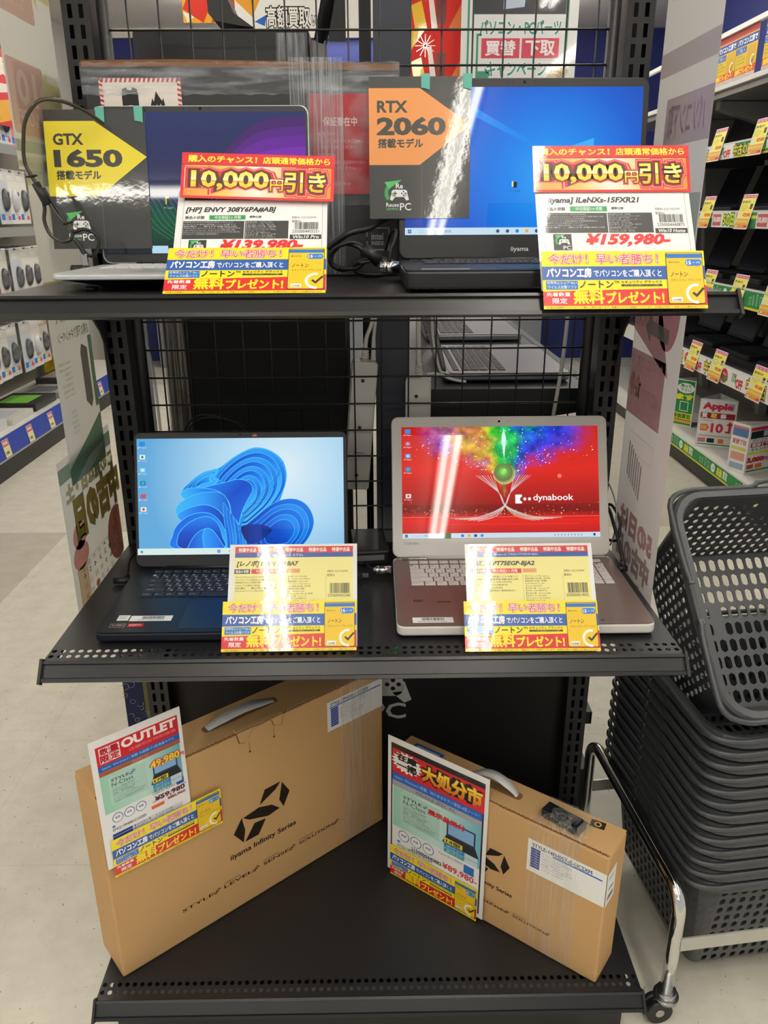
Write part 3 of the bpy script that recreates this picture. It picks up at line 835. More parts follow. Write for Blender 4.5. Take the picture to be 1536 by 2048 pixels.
def screen_red(P):
    w, h = P.w, P.h
    rnd = random.Random(11)
    P.rect(0, 0, w, h, grad('red_desktop', [(0.0, 'B01414'), (0.16, 'E81E1A'), (0.24, '7C0A0A'), (0.42, 'A01010'), (0.62, 'E02018'), (1.0, 'B8201C')], lo=0, hi=h, kind='screen'), 1)
    P.poly([(w * .62, h * .40), (w, h * .30), (w, h * .62), (w * .70, h * .52)], grad('red_glow', [(0, 'C81814'), (1, 'F02A20')], axis='X', lo=w * .6, hi=w, kind='screen'), 2)
    # fan of coloured light rising from the middle
    base = (w * 0.52, h * 0.36)
    P.rect(0, h * .30, w, h, nebula_mat(w, h, base), 3)
    P.poly([(w * .52, h * .70), (w * .508, h * .90), (w * .52, h * .985), (w * .532, h * .90)], 'D8FFF4', 7)
    P.disc(w * .52, h * .80, w * .045, grad('green_glow', [(0, 'C8FFE8'), (0.5, '30D070'), (1.0, '18A850')], lo=0, hi=w * 0.045, kind='screen', radial=(w * .52, h * .86)), 6, ry=h * 0.085)
    for k in range(260):
        a = math.radians(rnd.uniform(18, 164)); r = rnd.uniform(0.18, 1.0)
        x = base[0] + math.cos(a) * w * 0.5 * r; y = base[1] + math.sin(a) * h * 0.6 * r + abs(math.cos(a)) * h * 0.22
        if y > h * 0.99: continue
        P.disc(x, y, w * rnd.choice((0.0012, 0.0016, 0.0022, 0.0034)), rnd.choice(('FFFFFF', 'F4D8FF', 'D8E8FF', 'FFE8C0')), 8, n=6)
    for k in range(150):
        x = rnd.uniform(0, w); y = h * (0.20 + abs(rnd.gauss(0, 0.045)) * (0.5 + abs(x / w - 0.5) * 1.8))
        P.disc(x, y, w * rnd.choice((0.0014, 0.002, 0.003)), rnd.choice(('FF6A4A', 'FF9A7A', 'FFC8B0', 'F04A3A')), 8, n=6)
    # twisting strands below the glass ball
    for k in range(14):
        s = -1 if k % 2 else 1; f = k / 14
        Q = spline([Vector((w * (.52 + s * 0.10 * (0.5 + f)), h * .56, 0)), Vector((w * (.52 + s * .028), h * .40, 0)), Vector((w * (.52 - s * .012 * f), h * .28, 0)), Vector((w * (.52 - s * (.05 + .10 * f)), h * .19, 0)), Vector((w * (.52 - s * (.14 + .16 * f)), h * (.15 + .03 * f), 0))], 7)
        for a, b in zip(Q, Q[1:]): P.line(a.x, a.y, b.x, b.y, w * 0.0026, ('E8D8A0', 'F0A878', 'C890E0', '9AD8C8', 'F4E8E0')[k % 5], 9)
    P.disc(w * .52, h * .575, w * .054, grad('glass_ball', [(0, 'B8F060'), (0.45, '58A848'), (0.8, '7C6A50'), (1.0, 'B8C070')], lo=0, hi=w * .056, kind='screen', radial=(w * .515, h * .59)), 10, ry=w * .052)
    P.arc(w * .52, h * .575, w * .055, w * .002, 190, 350, 'E8E8B0', 11)
    P.disc(w * .52, h * .60, w * .010, '9AF080', 11)
    P.rect(0, h * .185, w, h * .192, 'FF5A40', 9); P.rect(w * .2, h * .12, w * .9, h * .125, 'F03A28', 9)
    P.disc(w * .80, h * .55, w * .011, 'FF7A6A', 9, n=12)
    # maker's mark
    P.rr(w * .573, h * .305, w * .607, h * .385, w * .003, 'FFFFFF', 13)
    P.disc(w * .609, h * .343, w * .0125, 'A81410', 14); P.disc(w * .621, h * .345, w * .0078, 'FFFFFF', 15); P.disc(w * .645, h * .345, w * .0078, 'FFFFFF', 15)
    P.text('dynabook', w * .665, h * .315, w * .868, h * .385, 'FFFFFF', 13, 0.012, res=3)
    P.rect(0, 0, w, h * .045, 'CFE0F0', 16)
    windows_mark(P, w * .012, h * .010, h * .026, '20384A', 17)
    P.text('ここに入力して検索', w * .045, h * .012, w * .13, h * .034, '7C8C98', 17, res=1)
    P.rect(w * .21, 0, w * .245, h * .045, '4A7A3A', 17)
    for k, c in enumerate(('1E86D8', 'E8B83A', '2C4C86', '2A9AD8')): P.rr(w * (.295 + .033 * k), h * .010, w * (.31 + .033 * k), h * .034, w * .003, c, 17)
    for k in range(9): P.disc(w * (.77 + .017 * k), h * .022, h * .007, '8A98A6', 17, n=8)
    P.rect(w * .965, h * .012, w * .976, h * .034, '20384A', 17)
    for k, (v, c, s) in enumerate(((.94, '2A9AE8', None), (.83, 'C0607A', 'E0B0B8'), (.72, '4AA8E8', 'C8E8F8'), (.60, '1C88C8', '4CC2A0'), (.36, 'E8E4E0', 'D04A2A'))):
        icon(P, w * .018, h * v, w * .027, c, 'Edge', s, 17)

# --- the four laptops ------------------------------------------------
M_NIGHT = mat('abyss_blue_shell', (26, 30, 42), rough=0.35, metal=0.25)
M_NIGHTDECK = mat('abyss_blue_deck', (23, 25, 32), rough=0.36, metal=0.3)
M_BEZ = mat('black_bezel', (26, 27, 29), rough=0.4)
kbL = (-0.145, 0.165, -0.118, -0.018, ROWS_FULL)
t1, b1, l1 = laptop('laptop', 'dark blue laptop on the middle shelf showing a blue ribbon flower on its screen', (-0.211, -0.146, ZM), 0.0,
    0.361, 0.232, 0.019, 0.229, math.radians(17.5), M_NIGHT, M_NIGHTDECK, M_NIGHT, M_BEZ, M_KEYB, (0.006, 0.0065, 0.022, 0.011), screen_ribbon, kbL, pad=(-0.062, -0.222, 0.04, -0.128, mat('touchpad_dark', (20, 22, 28), rough=0.3)))
p = Print('paper'); p.panel(0, 0, 0.017, 0.0165, 0.0001, ink('ECECE8'))
for k in range(60):
    i, j = random.randrange(9), random.randrange(8)
    if k < 0: p.rect(0.002 + i * .0014, 0.002 + j * .0014, 0.003 + i * .0014, .003 + j * .0014, '333333', 1)
p.text('製造番号', .002, .010, .014, .013, '666666', 1, res=1); p.text('PF3M0', .002, .004, .013, .0075, '666666', 1, res=1)
p.build('serial_sticker', t1, Matrix.Translation((-0.158, -0.195, 0.0192)))
p = Print('paper'); p.panel(0, 0, 0.062, 0.0165, 0.0001, ink('F0F0EE')); p.bars(0.017, .006, .050, .0145, '222222', 1, 34, 4); p.text('(中古) IdeaPad 15ABA7', .012, .0015, .052, .0045, '444444', 1, 0.01, res=1)
p.build('barcode_sticker', t1, Matrix.Translation((-0.139, -0.197, 0.0192)))
p = Print('metal'); p.panel(0, 0, .022, .012, .0001, ink('A8A8AA', 'metal')); p.rect(.001, .001, .021, .011, '1A1A1C', 1); p.text('RYZEN', .003, .0045, .019, .008, 'D8D8DA', 2, .02); p.arc(.011, .0035, .005, .0015, 180, 340, 'C8502A', 2)
p.build('processor_badge', t1, Matrix.Translation((-0.163, -0.216, 0.0192)))
p = Print('paper'); p.panel(0, 0, .023, .010, .0001, ink('C81E28')); p.text('RADEON', .002, .0045, .019, .0075, 'F4D8D8', 1, .03); p.text('GRAPHICS', .002, .0018, .013, .0036, 'F4D8D8', 1)
p.build('graphics_badge', t1, Matrix.Translation((-0.137, -0.2145, 0.0192)))
q = Print('paper'); q.panel(0, 0, .009, .005, .0001, ink('B02028')); q.text('AMD', .001, .001, .008, .004, 'F0E0E0', 1, .02)
q.build('lid_sticker', l1, Matrix.Translation((0.020, .2197, .0009)))

M_DYNA = mat('pearl_white_shell', (226, 222, 214), rough=0.38)
M_DYNADECK = mat('bronze_satin_deck', (122, 104, 98), rough=0.32, metal=0.35, var=0.05, vscale=300)
t2, b2, l2 = laptop('laptop', 'white framed laptop on the middle shelf with bronze deck and red fireworks screen', (0.2355, -0.119, ZM), 0.0,
    0.379, 0.252, 0.021, 0.246, math.radians(23.5), M_DYNA, M_DYNADECK, M_DYNA, M_DYNA, M_KEYW, (0.0175, 0.0165, 0.032, 0.0185), screen_red,
    (-0.163, 0.168, -0.120, -0.022, ROWS_FULL), pad=(-0.082, -0.235, 0.028, -0.140, mat('bronze_touchpad', (112, 96, 90), rough=0.28, metal=0.35)))
p = Print('paper'); p.text('TOSHIBA', 0, 0, .026, .0042, 'A8A49C', 1, .02); p.build('maker_lettering', l2, Matrix.Translation((-0.170, .0215, .0005)))
p = Print('paper'); p.panel(0, 0, .060, .0165, .0001, ink('F0F0EE')); p.bars(.014, .007, .047, .0148, '222222', 1, 34, 9); p.text('(中古) PT75EGP-BJA2', .008, .0018, .050, .0052, '444444', 1, .01, res=1)
p.build('barcode_sticker', t2, Matrix.Translation((-0.166, -0.243, .0212)))
p = Print('metal'); p.panel(0, 0, .019, .012, .0001, ink('A8A8AE', 'metal')); p.rect(.0008, .0008, .0182, .0112, '6A6468', 1); p.text('intel', .002, .003, .012, .008, '484448', 2, res=1); p.build('processor_badge', t2, Matrix.Translation((-0.164, -.178, .0212)))
p = MB(); p.box((-0.125, -.178, .0209), (-0.104, -.1745, .0214), mat('fingerprint_reader', (70, 62, 60), rough=.2)); p.build('fingerprint_reader', t2)
p = Print('metal'); p.rr(0, 0, .006, .005, .0008, '4A4446', 1); p.text('dynabook', .012, .0005, .050, .0055, '6A605C', 1, .0); p.build('palm_rest_lettering', t2, Matrix.Translation((0.110, -.243, .0211)))
p = MB(); p.cyl((-0.168, -.013, .021), (-0.168, -.013, .0219), .0055, mat('power_button', (96, 84, 80), rough=.25, metal=.5), n=20); p.build('power_button', t2)
for sx in (-1, 1):
    MB().box((sx * .155 - .028, -.012, .012), (sx * .155 + .028, .004, .0225), M_CHROME, bev=.003).build('hinge_cover', t2)

M_SILVER = mat('silver_aluminium', (206, 208, 210), rough=0.35, metal=0.25)
t3, b3, l3 = laptop('laptop', 'silver laptop on the top shelf showing a purple night desktop beside the yellow sign', (-0.232, -0.132, ZT), 0.0,
    0.313, 0.222, 0.0225, 0.219, math.radians(8.5), mat('dark_silver_belly', (58, 58, 62), rough=.4, metal=.4), M_SILVER, M_SILVER, M_BEZ, M_KEYS, (0.005, 0.005, 0.014, 0.009), screen_purple,
    (-0.13, 0.13, -0.115, -0.020, ROWS_14), letters=False, pad=(-0.062, -.212, .05, -.126, mat('silver_touchpad', (188, 190, 193), rough=.3, metal=.2)), belly=True)
t4, b4, l4 = laptop('laptop', 'black laptop on the top shelf showing a plain blue desktop beside the orange sign', (0.2355, -0.148, ZT), 0.0,
    0.361, 0.243, 0.027, 0.248, math.radians(9.0), mat('matte_black_shell', (27, 27, 29), rough=.4), mat('matte_black_deck', (33, 33, 36), rough=.42), mat('matte_black_shell', (27, 27, 29)), mat('grey_black_bezel', (40, 40, 42), rough=.5), M_KEYB, (0.009, 0.009, 0.034, 0.0125), screen_blue,
    (-0.150, 0.160, -0.118, -0.024, ROWS_FULL), letters=True, pad=(-.06, -.232, .045, -.150, mat('touchpad_black', (28, 28, 30), rough=.3)))
p = Print('paper'); p.text('iiyama', 0, 0, .026, .0078, 'E2E2E2', 1, .01, res=3); p.build('maker_lettering', l4, Matrix.Translation((-0.014, .009, .0005)))
p = Print('paper'); p.panel(0, 0, .06, .010, .0001, ink('B8BCC4')); p.text('OS GPU RTX', .003, .003, .05, .007, '8A8A92', 1, res=1); p.build('spec_sticker', t4, Matrix.Translation((-.16, -.230, .0272)))

# ------------------------------------------------------------------ price sheets, promotion strips, discount banners
G_GOLD = grad('gold_lettering', [(0.0, 'F4B414'), (0.42, 'FFD83A'), (0.5, 'F0941E'), (0.56, 'FFF3B0'), (1.0, 'FFE24A')], lo=0.0115, hi=0.034)
G_BURST = grad('orange_burst', [(0.0, 'F08A28'), (0.3, 'FBC468'), (0.5, 'FFF6E4'), (0.7, 'FBC468'), (1.0, 'F08A28')], axis='X', lo=0.0, hi=0.192)
def discount_banner():
    P = Print('lam'); w, h = 0.192, 0.060
    P.panel(0, 0, w, h, 0.0006, ink('D81E26', 'lam'))
    P.rect(0.004, 0.003, w - 0.004, h - 0.0165, G_BURST, 1)
    P.rect(0, h - 0.0162, w, h - 0.0155, '7A1218', 1)
    P.text('購入のチャンス！', 0.008, h - 0.0125, 0.094, h - 0.0035, 'FFE93C', 2, 0.035)
    P.text('店頭通常価格から', 0.102, h - 0.0125, 0.186, h - 0.0035, 'FFE93C', 2, 0.03)
    for s, x0, x1, y0, y1, sh in (('10,000', 0.014, 0.109, 0.0110, 0.0355, 0.0), ('円', 0.112, 0.128, 0.0115, 0.0265, 0), ('引き', 0.130, 0.181, 0.0105, 0.0365, 0)):
        for k, (b, c) in enumerate(((0.33, 'D81E26'), (0.255, 'FFFFFF'), (0.235, 'D81E26'), (0.14, '4A1C14'), (0.035, G_GOLD))):
            kk = b * (0.6 if s == '円' else 1) * (1.0 if s == '10,000' else 0.72)
            P.text(s, x0, y0, x1, y1, c, 2 + k, kk)
    return P
def promo_strip():
    P = Print('lam'); w, h = 0.192, 0.072
    P.panel(0, 0, w, h, 0.0006, ink('FFE81C', 'lam'))
    P.rect(0, h * 0.50, w, h * 0.735, '2458A8', 1)
    P.poly([(0, h * 0.055), (w, h * 0.055), (w, h * 0.40), (w * 0.76, h * 0.345), (0, h * 0.30)], 'D81E26', 1)
    P.outlined('今だけ！早い者勝ち！', 0.008, h * 0.77, w * 0.715, h * 0.955, [(0.085, 'B8202A'), (0.055, 'FFF2F0'), (0.0, 'D8303A')], 2)
    P.text('パソコン工房', 0.005, h * 0.545, w * 0.30, h * 0.705, 'FFFFFF', 2, 0.045)
    P.text('でパソコンをご購入頂くと', w * 0.315, h * 0.55, w * 0.73, h * 0.675, 'FFFFFF', 2, 0.02)
    P.rect(w * 0.02, h * 0.335, w * 0.215, h * 0.485, '1E74C0', 2)
    P.text('世界売上シェア No.1', w * 0.026, h * 0.425, w * 0.208, h * 0.475, 'FFFFFF', 3, 0.0, res=1)
    P.text('ウイルス対策ソフト', w * 0.030, h * 0.345, w * 0.205, h * 0.405, 'FFFFFF', 3, 0.0, res=1)
    P.text('ノートン', w * 0.225, h * 0.36, w * 0.43, h * 0.48, '26241E', 3, 0.025)
    P.text('TM', w * 0.437, h * 0.435, w * 0.467, h * 0.478, '26241E', 3, 0.02)
    P.text('セキュリティ デラックス', w * 0.48, h * 0.435, w * 0.73, h * 0.485, '26241E', 3, 0.02)
    P.rect(w * 0.48, h * 0.385, w * 0.73, h * 0.42, '26241E', 3); P.text('15ヶ月3台版(バンドル版)', w * 0.50, h * 0.39, w * 0.71, h * 0.415, 'E8D88A', 4, 0, res=1)
    P.text('先着数量', w * 0.02, h * 0.215, w * 0.165, h * 0.285, 'FFFFFF', 3, 0.015)
    P.text('限定', w * 0.055, h * 0.09, w * 0.145, h * 0.185, 'FFFFFF', 3, 0.015)
    P.text('無料', w * 0.185, h * 0.09, w * 0.37, h * 0.325, 'FFE81C', 3, 0.04)
    P.text('プレゼント!', w * 0.385, h * 0.095, w * 0.735, h * 0.29, 'FFE81C', 3, 0.04)
    P.text('※対象は店頭展示のパソコンでご購入の場合に限ります。数量がなくなり次第終了となります。※仕様は予告なく変更となる場合があります。', 0.003, 0.0006, w - 0.003, 0.0030, '5A4A10', 2, 0, res=1)
    # picture of the software box
    x0, x1, y0, y1 = w * 0.765, w * 0.985, h * 0.085, h * 0.955
    P.rr(x0 - 0.0007, y0 - 0.0007, x1 + 0.0007, y1 + 0.0007, 0.002, '2A2A2A', 4)
    P.rr(x0, y0, x1, y1, 0.002, 'F2C81E', 5)
    P.rect(x0, y1 - h * 0.085, x1, y1 - 0.001, '1E6EC0', 6)
    P.disc(x0 + 0.004, y1 - h * 0.16, 0.0012, '8A6A10', 6, n=10); P.text('norton', x0 + 0.006, y1 - h * 0.175, x0 + 0.015, y1 - h * 0.145, '7A5E10', 6, 0.01, res=1)
    P.rr(x1 - 0.020, y1 - h * 0.225, x1 - 0.0008, y1 - h * 0.11, 0.0035, '2A7AD0', 6); P.text('15', x1 - 0.0185, y1 - h * 0.20, x1 - 0.0135, y1 - h * 0.14, 'FFFFFF', 7, 0.03); P.text('ヶ月', x1 - 0.012, y1 - h * 0.185, x1 - 0.003, y1 - h * 0.15, 'E8F0F8', 7, res=1)
    P.text('ノートン', x0 + 0.004, y0 + h * 0.46, x0 + 0.024, y0 + h * 0.545, '26241E', 6, 0.015)
    P.text('セキュリティ デラックス', x0 + 0.004, y0 + h * 0.375, x1 - 0.003, y0 + h * 0.425, '6A5410', 6, 0)
    P.arc(x1 - 0.0095, y0 + h * 0.165, 0.0125, 0.0035, 75, 280, 'FFFDF2', 6)
    P.poly([(x1 - 0.0145, y0 + h * 0.17), (x1 - 0.0125, y0 + h * 0.195), (x1 - 0.0095, y0 + h * 0.155), (x1 - 0.0015, y0 + h * 0.275), (x1 + 0.0003, y0 + h * 0.25), (x1 - 0.0092, y0 + h * 0.10)], '26241E', 7)
    P.rect(x0 + 0.0035, y0 + h * 0.03, x0 + 0.016, y0 + h * 0.105, 'FFFFFF', 6); P.bars(x0 + 0.005, y0 + h * 0.04, x0 + 0.0145, y0 + h * 0.075, '333333', 7, 14, 2)
    return P
def reuse_mark(P, x, y, s, tw=True, L=4):
    P.arc(x + s * 0.42, y + s * 0.60, s * 0.36, s * 0.13, 95, 225, '2F9A50', L)
    P.poly([(x + s * 0.06, y + s * 0.95), (x + s * 0.66, y + s * 1.02), (x + s * 0.50, y + s * 0.90), (x + s * 0.40, y + s * 0.86), (x + s * 0.22, y + s * 0.72)], '4FB868', L + 1)
    P.rr(x + s * 0.30, y + s * 0.46, x + s * 0.86, y + s * 0.70, s * 0.10, 'F4F4F4', L + 2)
    P.poly([(x + s * 0.31, y + s * 0.62), (x + s * 0.25, y + s * 0.37), (x + s * 0.33, y + s * 0.34), (x + s * 0.45, y + s * 0.48)], 'F4F4F4', L + 2)
    P.poly([(x + s * 0.85, y + s * 0.62), (x + s * 0.91, y + s * 0.37), (x + s * 0.83, y + s * 0.34), (x + s * 0.71, y + s * 0.48)], 'F4F4F4', L + 2)
    for dx, dy in ((0.72, 0.64), (0.78, 0.58), (0.72, 0.52), (0.66, 0.58)): P.disc(x + s * dx, y + s * dy, s * 0.026, '222222', L + 3, n=10)
    P.rect(x + s * 0.36, y + s * 0.565, x + s * 0.50, y + s * 0.595, '222222', L + 3); P.rect(x + s * 0.415, y + s * 0.51, x + s * 0.445, y + s * 0.65, '222222', L + 3)
    P.text('Re', x + s * 0.46, y + s * 0.74, x + s * 0.70, y + s * 0.90, 'F4F4F4', L + 3, 0.02)
    if tw:
        P.text('Reuse', x + s * 0.12, y + s * 0.14, x + s * 0.56, y + s * 0.27, 'F4F4F4', L, 0.01); P.text('GAMING', x + s * 0.13, y + s * 0.03, x + s * 0.54, y + s * 0.11, '6ABF7A', L, 0.01)
        P.text('PC', x + s * 0.60, y + s * 0.02, x + s * 0.98, y + s * 0.26, 'F4F4F4', L, 0.01)
    else:
        P.text('PC', x + s * 0.52, y + s * 0.04, x + s * 0.95, y + s * 0.28, 'F4F4F4', L, 0.01)

def price_sheet(model, price, osname, code, white, hdr, seed):
    w, h = 0.188, 0.152
    P = Print('lam'); P.panel(0, 0, w, h, 0.0008, ink('F0F0EE', 'lam'))
    bg = 'F6F6F4' if white else 'F8EE9A'
    x0, x1 = 0.008, w - 0.006
    P.rect(x0, 0.012, x1, h - 0.004, bg, 1)
    dk = '3A3A3C'
    if white:
        P.frame(x0, 0.03, x1, h - 0.008, 0.0004, '8A8A8C', 2)
        P.rect(x0, h - 0.016, x1, h - 0.008, dk, 2); P.text(hdr, x0 + 0.03, h - 0.0145, x0 + 0.09, h - 0.010, 'D8D8D8', 3, res=1)
        ty = h - 0.0365
    else:
        P.rect(x0, h - 0.013, x1, h - 0.0035, 'D42A34', 2); P.rect(x0, h - 0.020, x1, h - 0.013, '2C50A0', 2)
        for k in range(5): P.text('特選中古品', x0 + 0.005 + k * 0.0345, h - 0.0115, x0 + 0.031 + k * 0.0345, h - 0.0055, 'FFF4E8', 3, 0.03, res=1)
        P.text(hdr, x0 + 0.035, h - 0.0185, x0 + 0.10, h - 0.0145, 'D8E2F4', 3, res=1)
        ty = h - 0.0345
    P.text(model, x0 + 0.003, ty, x0 + min(0.118, 0.0055 * len(model)), ty + 0.0095, '2A2A2C', 3, 0.035, shear=0.22)
    sy = ty - 0.009
    if white:
        P.rect(x0 + 0.033, sy - 0.001, x0 + 0.078, sy + 0.006, '2F9A56', 2)
        P.text('商品の状態', x0 + 0.003, sy, x0 + 0.027, sy + 0.005, '444446', 3, 0.02, res=1)
        P.text('中古保証3ヶ月間', x0 + 0.040, sy, x0 + 0.072, sy + 0.005, 'F4FAF4', 3, 0.01, res=1)
        P.text('標準仕様', x0 + 0.083, sy, x0 + 0.100, sy + 0.005, '444446', 3, 0.02, res=1)
    else:
        P.rect(x0, sy - 0.001, x0 + 0.023, sy + 0.006, dk, 2); P.rect(x0 + 0.025, sy - 0.001, x0 + 0.074, sy + 0.006, 'D42A34', 2); P.rect(x0 + 0.076, sy, x0 + 0.096, sy + 0.006, 'E8A070', 2)
        P.text('商品の状態', x0 + 0.002, sy, x0 + 0.021, sy + 0.005, 'F0F0F0', 3, 0.02, res=1)
        P.text('中古保証3ヶ月間', x0 + 0.032, sy, x0 + 0.068, sy + 0.005, 'FFF0E8', 3, 0.01, res=1)
    by1 = sy - 0.003; by0 = by1 - (0.0275 if white else 0.042)
    if white:
        P.rect(x0 + 0.001, by0, x0 + 0.077, by1, dk, 2); P.rect(x0 + 0.078, by0, x0 + 0.132, by1, dk, 2); tc = 'D0D0D0'
    else:
        tc = '5A5638'; P.rect(x0 + 0.0755, by0, x0 + 0.0758, by1, 'A8A070', 2); P.rect(x0, by0, x0 + 0.134, by0 + 0.0003, 'A8A070', 2); P.rect(x0 + 0.134, by0, x0 + 0.1343, by1, 'A8A070', 2)
    P.lines(x0 + 0.002, by0 + (0.006 if white else 0.016), x0 + 0.074, by1 - 0.001, 7 if white else 6, tc, 3, seed)
    P.lines(x0 + 0.079, by0 + 0.001, x0 + 0.118, by1 - 0.001, 11, tc, 3, seed, SPEC)
    P.text('本体SN  5CD1140ZWM', x0 + 0.136, sy, x1 - 0.008, sy + 0.004, '55554A', 3, res=1)
    P.text('管理SN', x0 + 0.136, sy - 0.006, x0 + 0.147, sy - 0.002, '55554A', 3, res=1)
    P.bars(x0 + 0.140, by0 + 0.014, x1 - 0.005, by0 + (0.025 if white else 0.029), '2A2A24', 3, 26, seed)
    P.text(code, x0 + 0.137, by0 + 0.0085, x1 - 0.004, by0 + 0.0130, '33332A', 3, 0.0)
    if white:
        P.rect(x0 + 0.134, by0 - 0.001, x1 - 0.001, by0 + 0.006, dk, 2)
    P.text(osname, x0 + 0.138, by0 - (0.0 if white else 0.006), x1 - 0.004, by0 + (0.005 if white else -0.0005), 'F4F4F4' if white else '4A4636', 3, 0.02, shear=0.2)
    if white:
        P.rect(x0 + 0.010, by0 - 0.0235, x0 + 0.032, by0 - 0.0015, '2E2E30', 2); reuse_mark(P, x0 + 0.0105, by0 - 0.0235, 0.021, False)
        P.text(price, x0 + 0.050, by0 - 0.0185, x0 + 0.150, by0 - 0.002, 'E0282E', 4, 0.045, shear=0.25)
    else:
        P.rect(x0 + 0.001, 0.032, x0 + 0.050, 0.056, '9A9A90', 2); P.rect(x0 + 0.0015, 0.0325, x0 + 0.0495, 0.0555, 'FAFAF4', 3)
        P.text('JAPAN Award FY15', x0 + 0.008, 0.0475, x0 + 0.042, 0.0515, '444440', 4, 0.01, res=1); P.text('おかげさまで 再生中古PC', x0 + 0.005, 0.0425, x0 + 0.046, 0.0460, '6A8A6A', 4, res=1)
        P.text('日本国内売上 No.1', x0 + 0.005, 0.0345, x0 + 0.046, 0.0405, '2F7A46', 4, 0.02, res=1)
        P.text(price, x0 + 0.078, 0.036, x0 + 0.170, 0.054, 'E03A30', 4, 0.035, shear=0.3)
    return P

def holder(t, w, h, tilt):
    """clear acrylic L stand behind the sheet"""
    a = mat('clear_acrylic', (235, 240, 240), rough=0.05, alpha=0.25)
    m = MB(); m.box((-0.001, -0.002, -0.0028), (w + 0.001, h + 0.001, -0.0012), a)
    m.box((0.02, -0.001, -0.040), (w - 0.02, 0.0005, -0.0028), a, mw=None)
    return m
def place_sheet(P, name, label, cat, loc, tilt, group, yaw=0.0, stand=True):
    M = facing(loc, yaw, tilt)
    t = thing(name, label, cat, group=group, mw=M)
    P.build('printed_sheet', t)
    if stand:
        a = mat('clear_acrylic', (235, 240, 240), rough=0.05, alpha=0.22)
        m = MB(); m.box((0.0, 0.0, -0.0030), (0.188, 0.150, -0.0010), a); m.build('acrylic_stand', t)
        f = MB(); c, s = math.cos(tilt), math.sin(tilt)
        # foot: horizontal plate behind the sheet's lower edge (local axes)
        for k in (0,):
            q = [(0.0, 0.0, -0.0030), (0.188, 0.0, -0.0030), (0.188, s * 0.006, -0.0030 - c * 0.006), (0.0, s * 0.006, -0.0030 - c * 0.006)]
            f.quad(q, a); f.build('stand_foot', t)
    return t

GS = 'price sheets in clear stands'
TI = math.radians
place_sheet(price_sheet('[HP] ENVY 308Y6PA#ABJ', '¥139,980-', 'Win10 Pro', '2350004455251', True, 'HP ENVY 14-eb0000TX', 5), 'price_sheet', 'white price sheet reading 139,980 yen before the silver laptop', 'price card', (-0.2285, -0.4055, ZT + 0.0065), TI(41.5), GS)
place_sheet(price_sheet('[iiyama] ILeNXs-15FXR21', '¥159,980-', 'Win10 Home', '2350004440875', True, 'iiyama ILeNXs-15FXR21', 8), 'price_sheet', 'white price sheet reading 159,980 yen before the black laptop', 'price card', (0.2145, -0.4285, ZT + 0.0065), TI(35), GS)
place_sheet(price_sheet('[レノボ] 82RN 15ABA7', '¥99,980.', 'Win11 Home', '2350004502580', False, 'IdeaPad Slim 370i', 3), 'price_sheet', 'yellow price sheet reading 99,980 yen before the dark blue laptop', 'price card', (-0.1995, -0.396, ZM + 0.0035), TI(38), GS)
place_sheet(price_sheet('[東芝] PT75EGP-BJA2', '¥59,980.', 'Win10 Home', '2350004514002', False, 'dynabook T75/EG PT75EGP-BJA2', 6), 'price_sheet', 'yellow price sheet reading 59,980 yen before the white framed laptop', 'price card', (0.1475, -0.403, ZM + 0.0035), TI(38), GS)

G2 = 'yellow promotion strips'
ST = promo_strip()
def strip(label, M):
    global STRIP
    if STRIP is None:
        STRIP = ST.build('promotion_strip'); STRIP.matrix_world = M; tag(STRIP, label, 'promotion strip', G2); return STRIP
    return dup(STRIP, label, mw=M)
STRIP = None
strip('yellow and red gift strip under the price sheet of the silver laptop', facing((-0.2325, -0.4225, ZT + 0.0045), 0.0, TI(47)))
strip('yellow and red gift strip overhanging the top shelf edge before the black laptop', facing((0.2145, -0.4475, ZT - 0.0135), 0.0, TI(30)))
strip('yellow and red gift strip under the price sheet of the dark blue laptop', facing((-0.2045, -0.4045, ZM + 0.0015), TI(0.3), TI(37)))
strip('yellow and red gift strip under the price sheet of the white framed laptop', facing((0.1415, -0.4115, ZM + 0.0015), TI(-0.5), TI(37)))

G3 = 'red discount banners'
B0 = discount_banner().build('discount_banner'); B0.matrix_world = facing((-0.2245, -0.322, 1.3725), TI(0.0), TI(27)) @ Matrix.Rotation(TI(-2.0), 4, 'Z')
tag(B0, 'red and gold 10,000 yen discount banner before the silver laptop', 'banner', G3)
dup(B0, 'red and gold 10,000 yen discount banner before the blue desktop', mw=facing((0.2125, -0.355, 1.3755), TI(0.0), TI(27)))

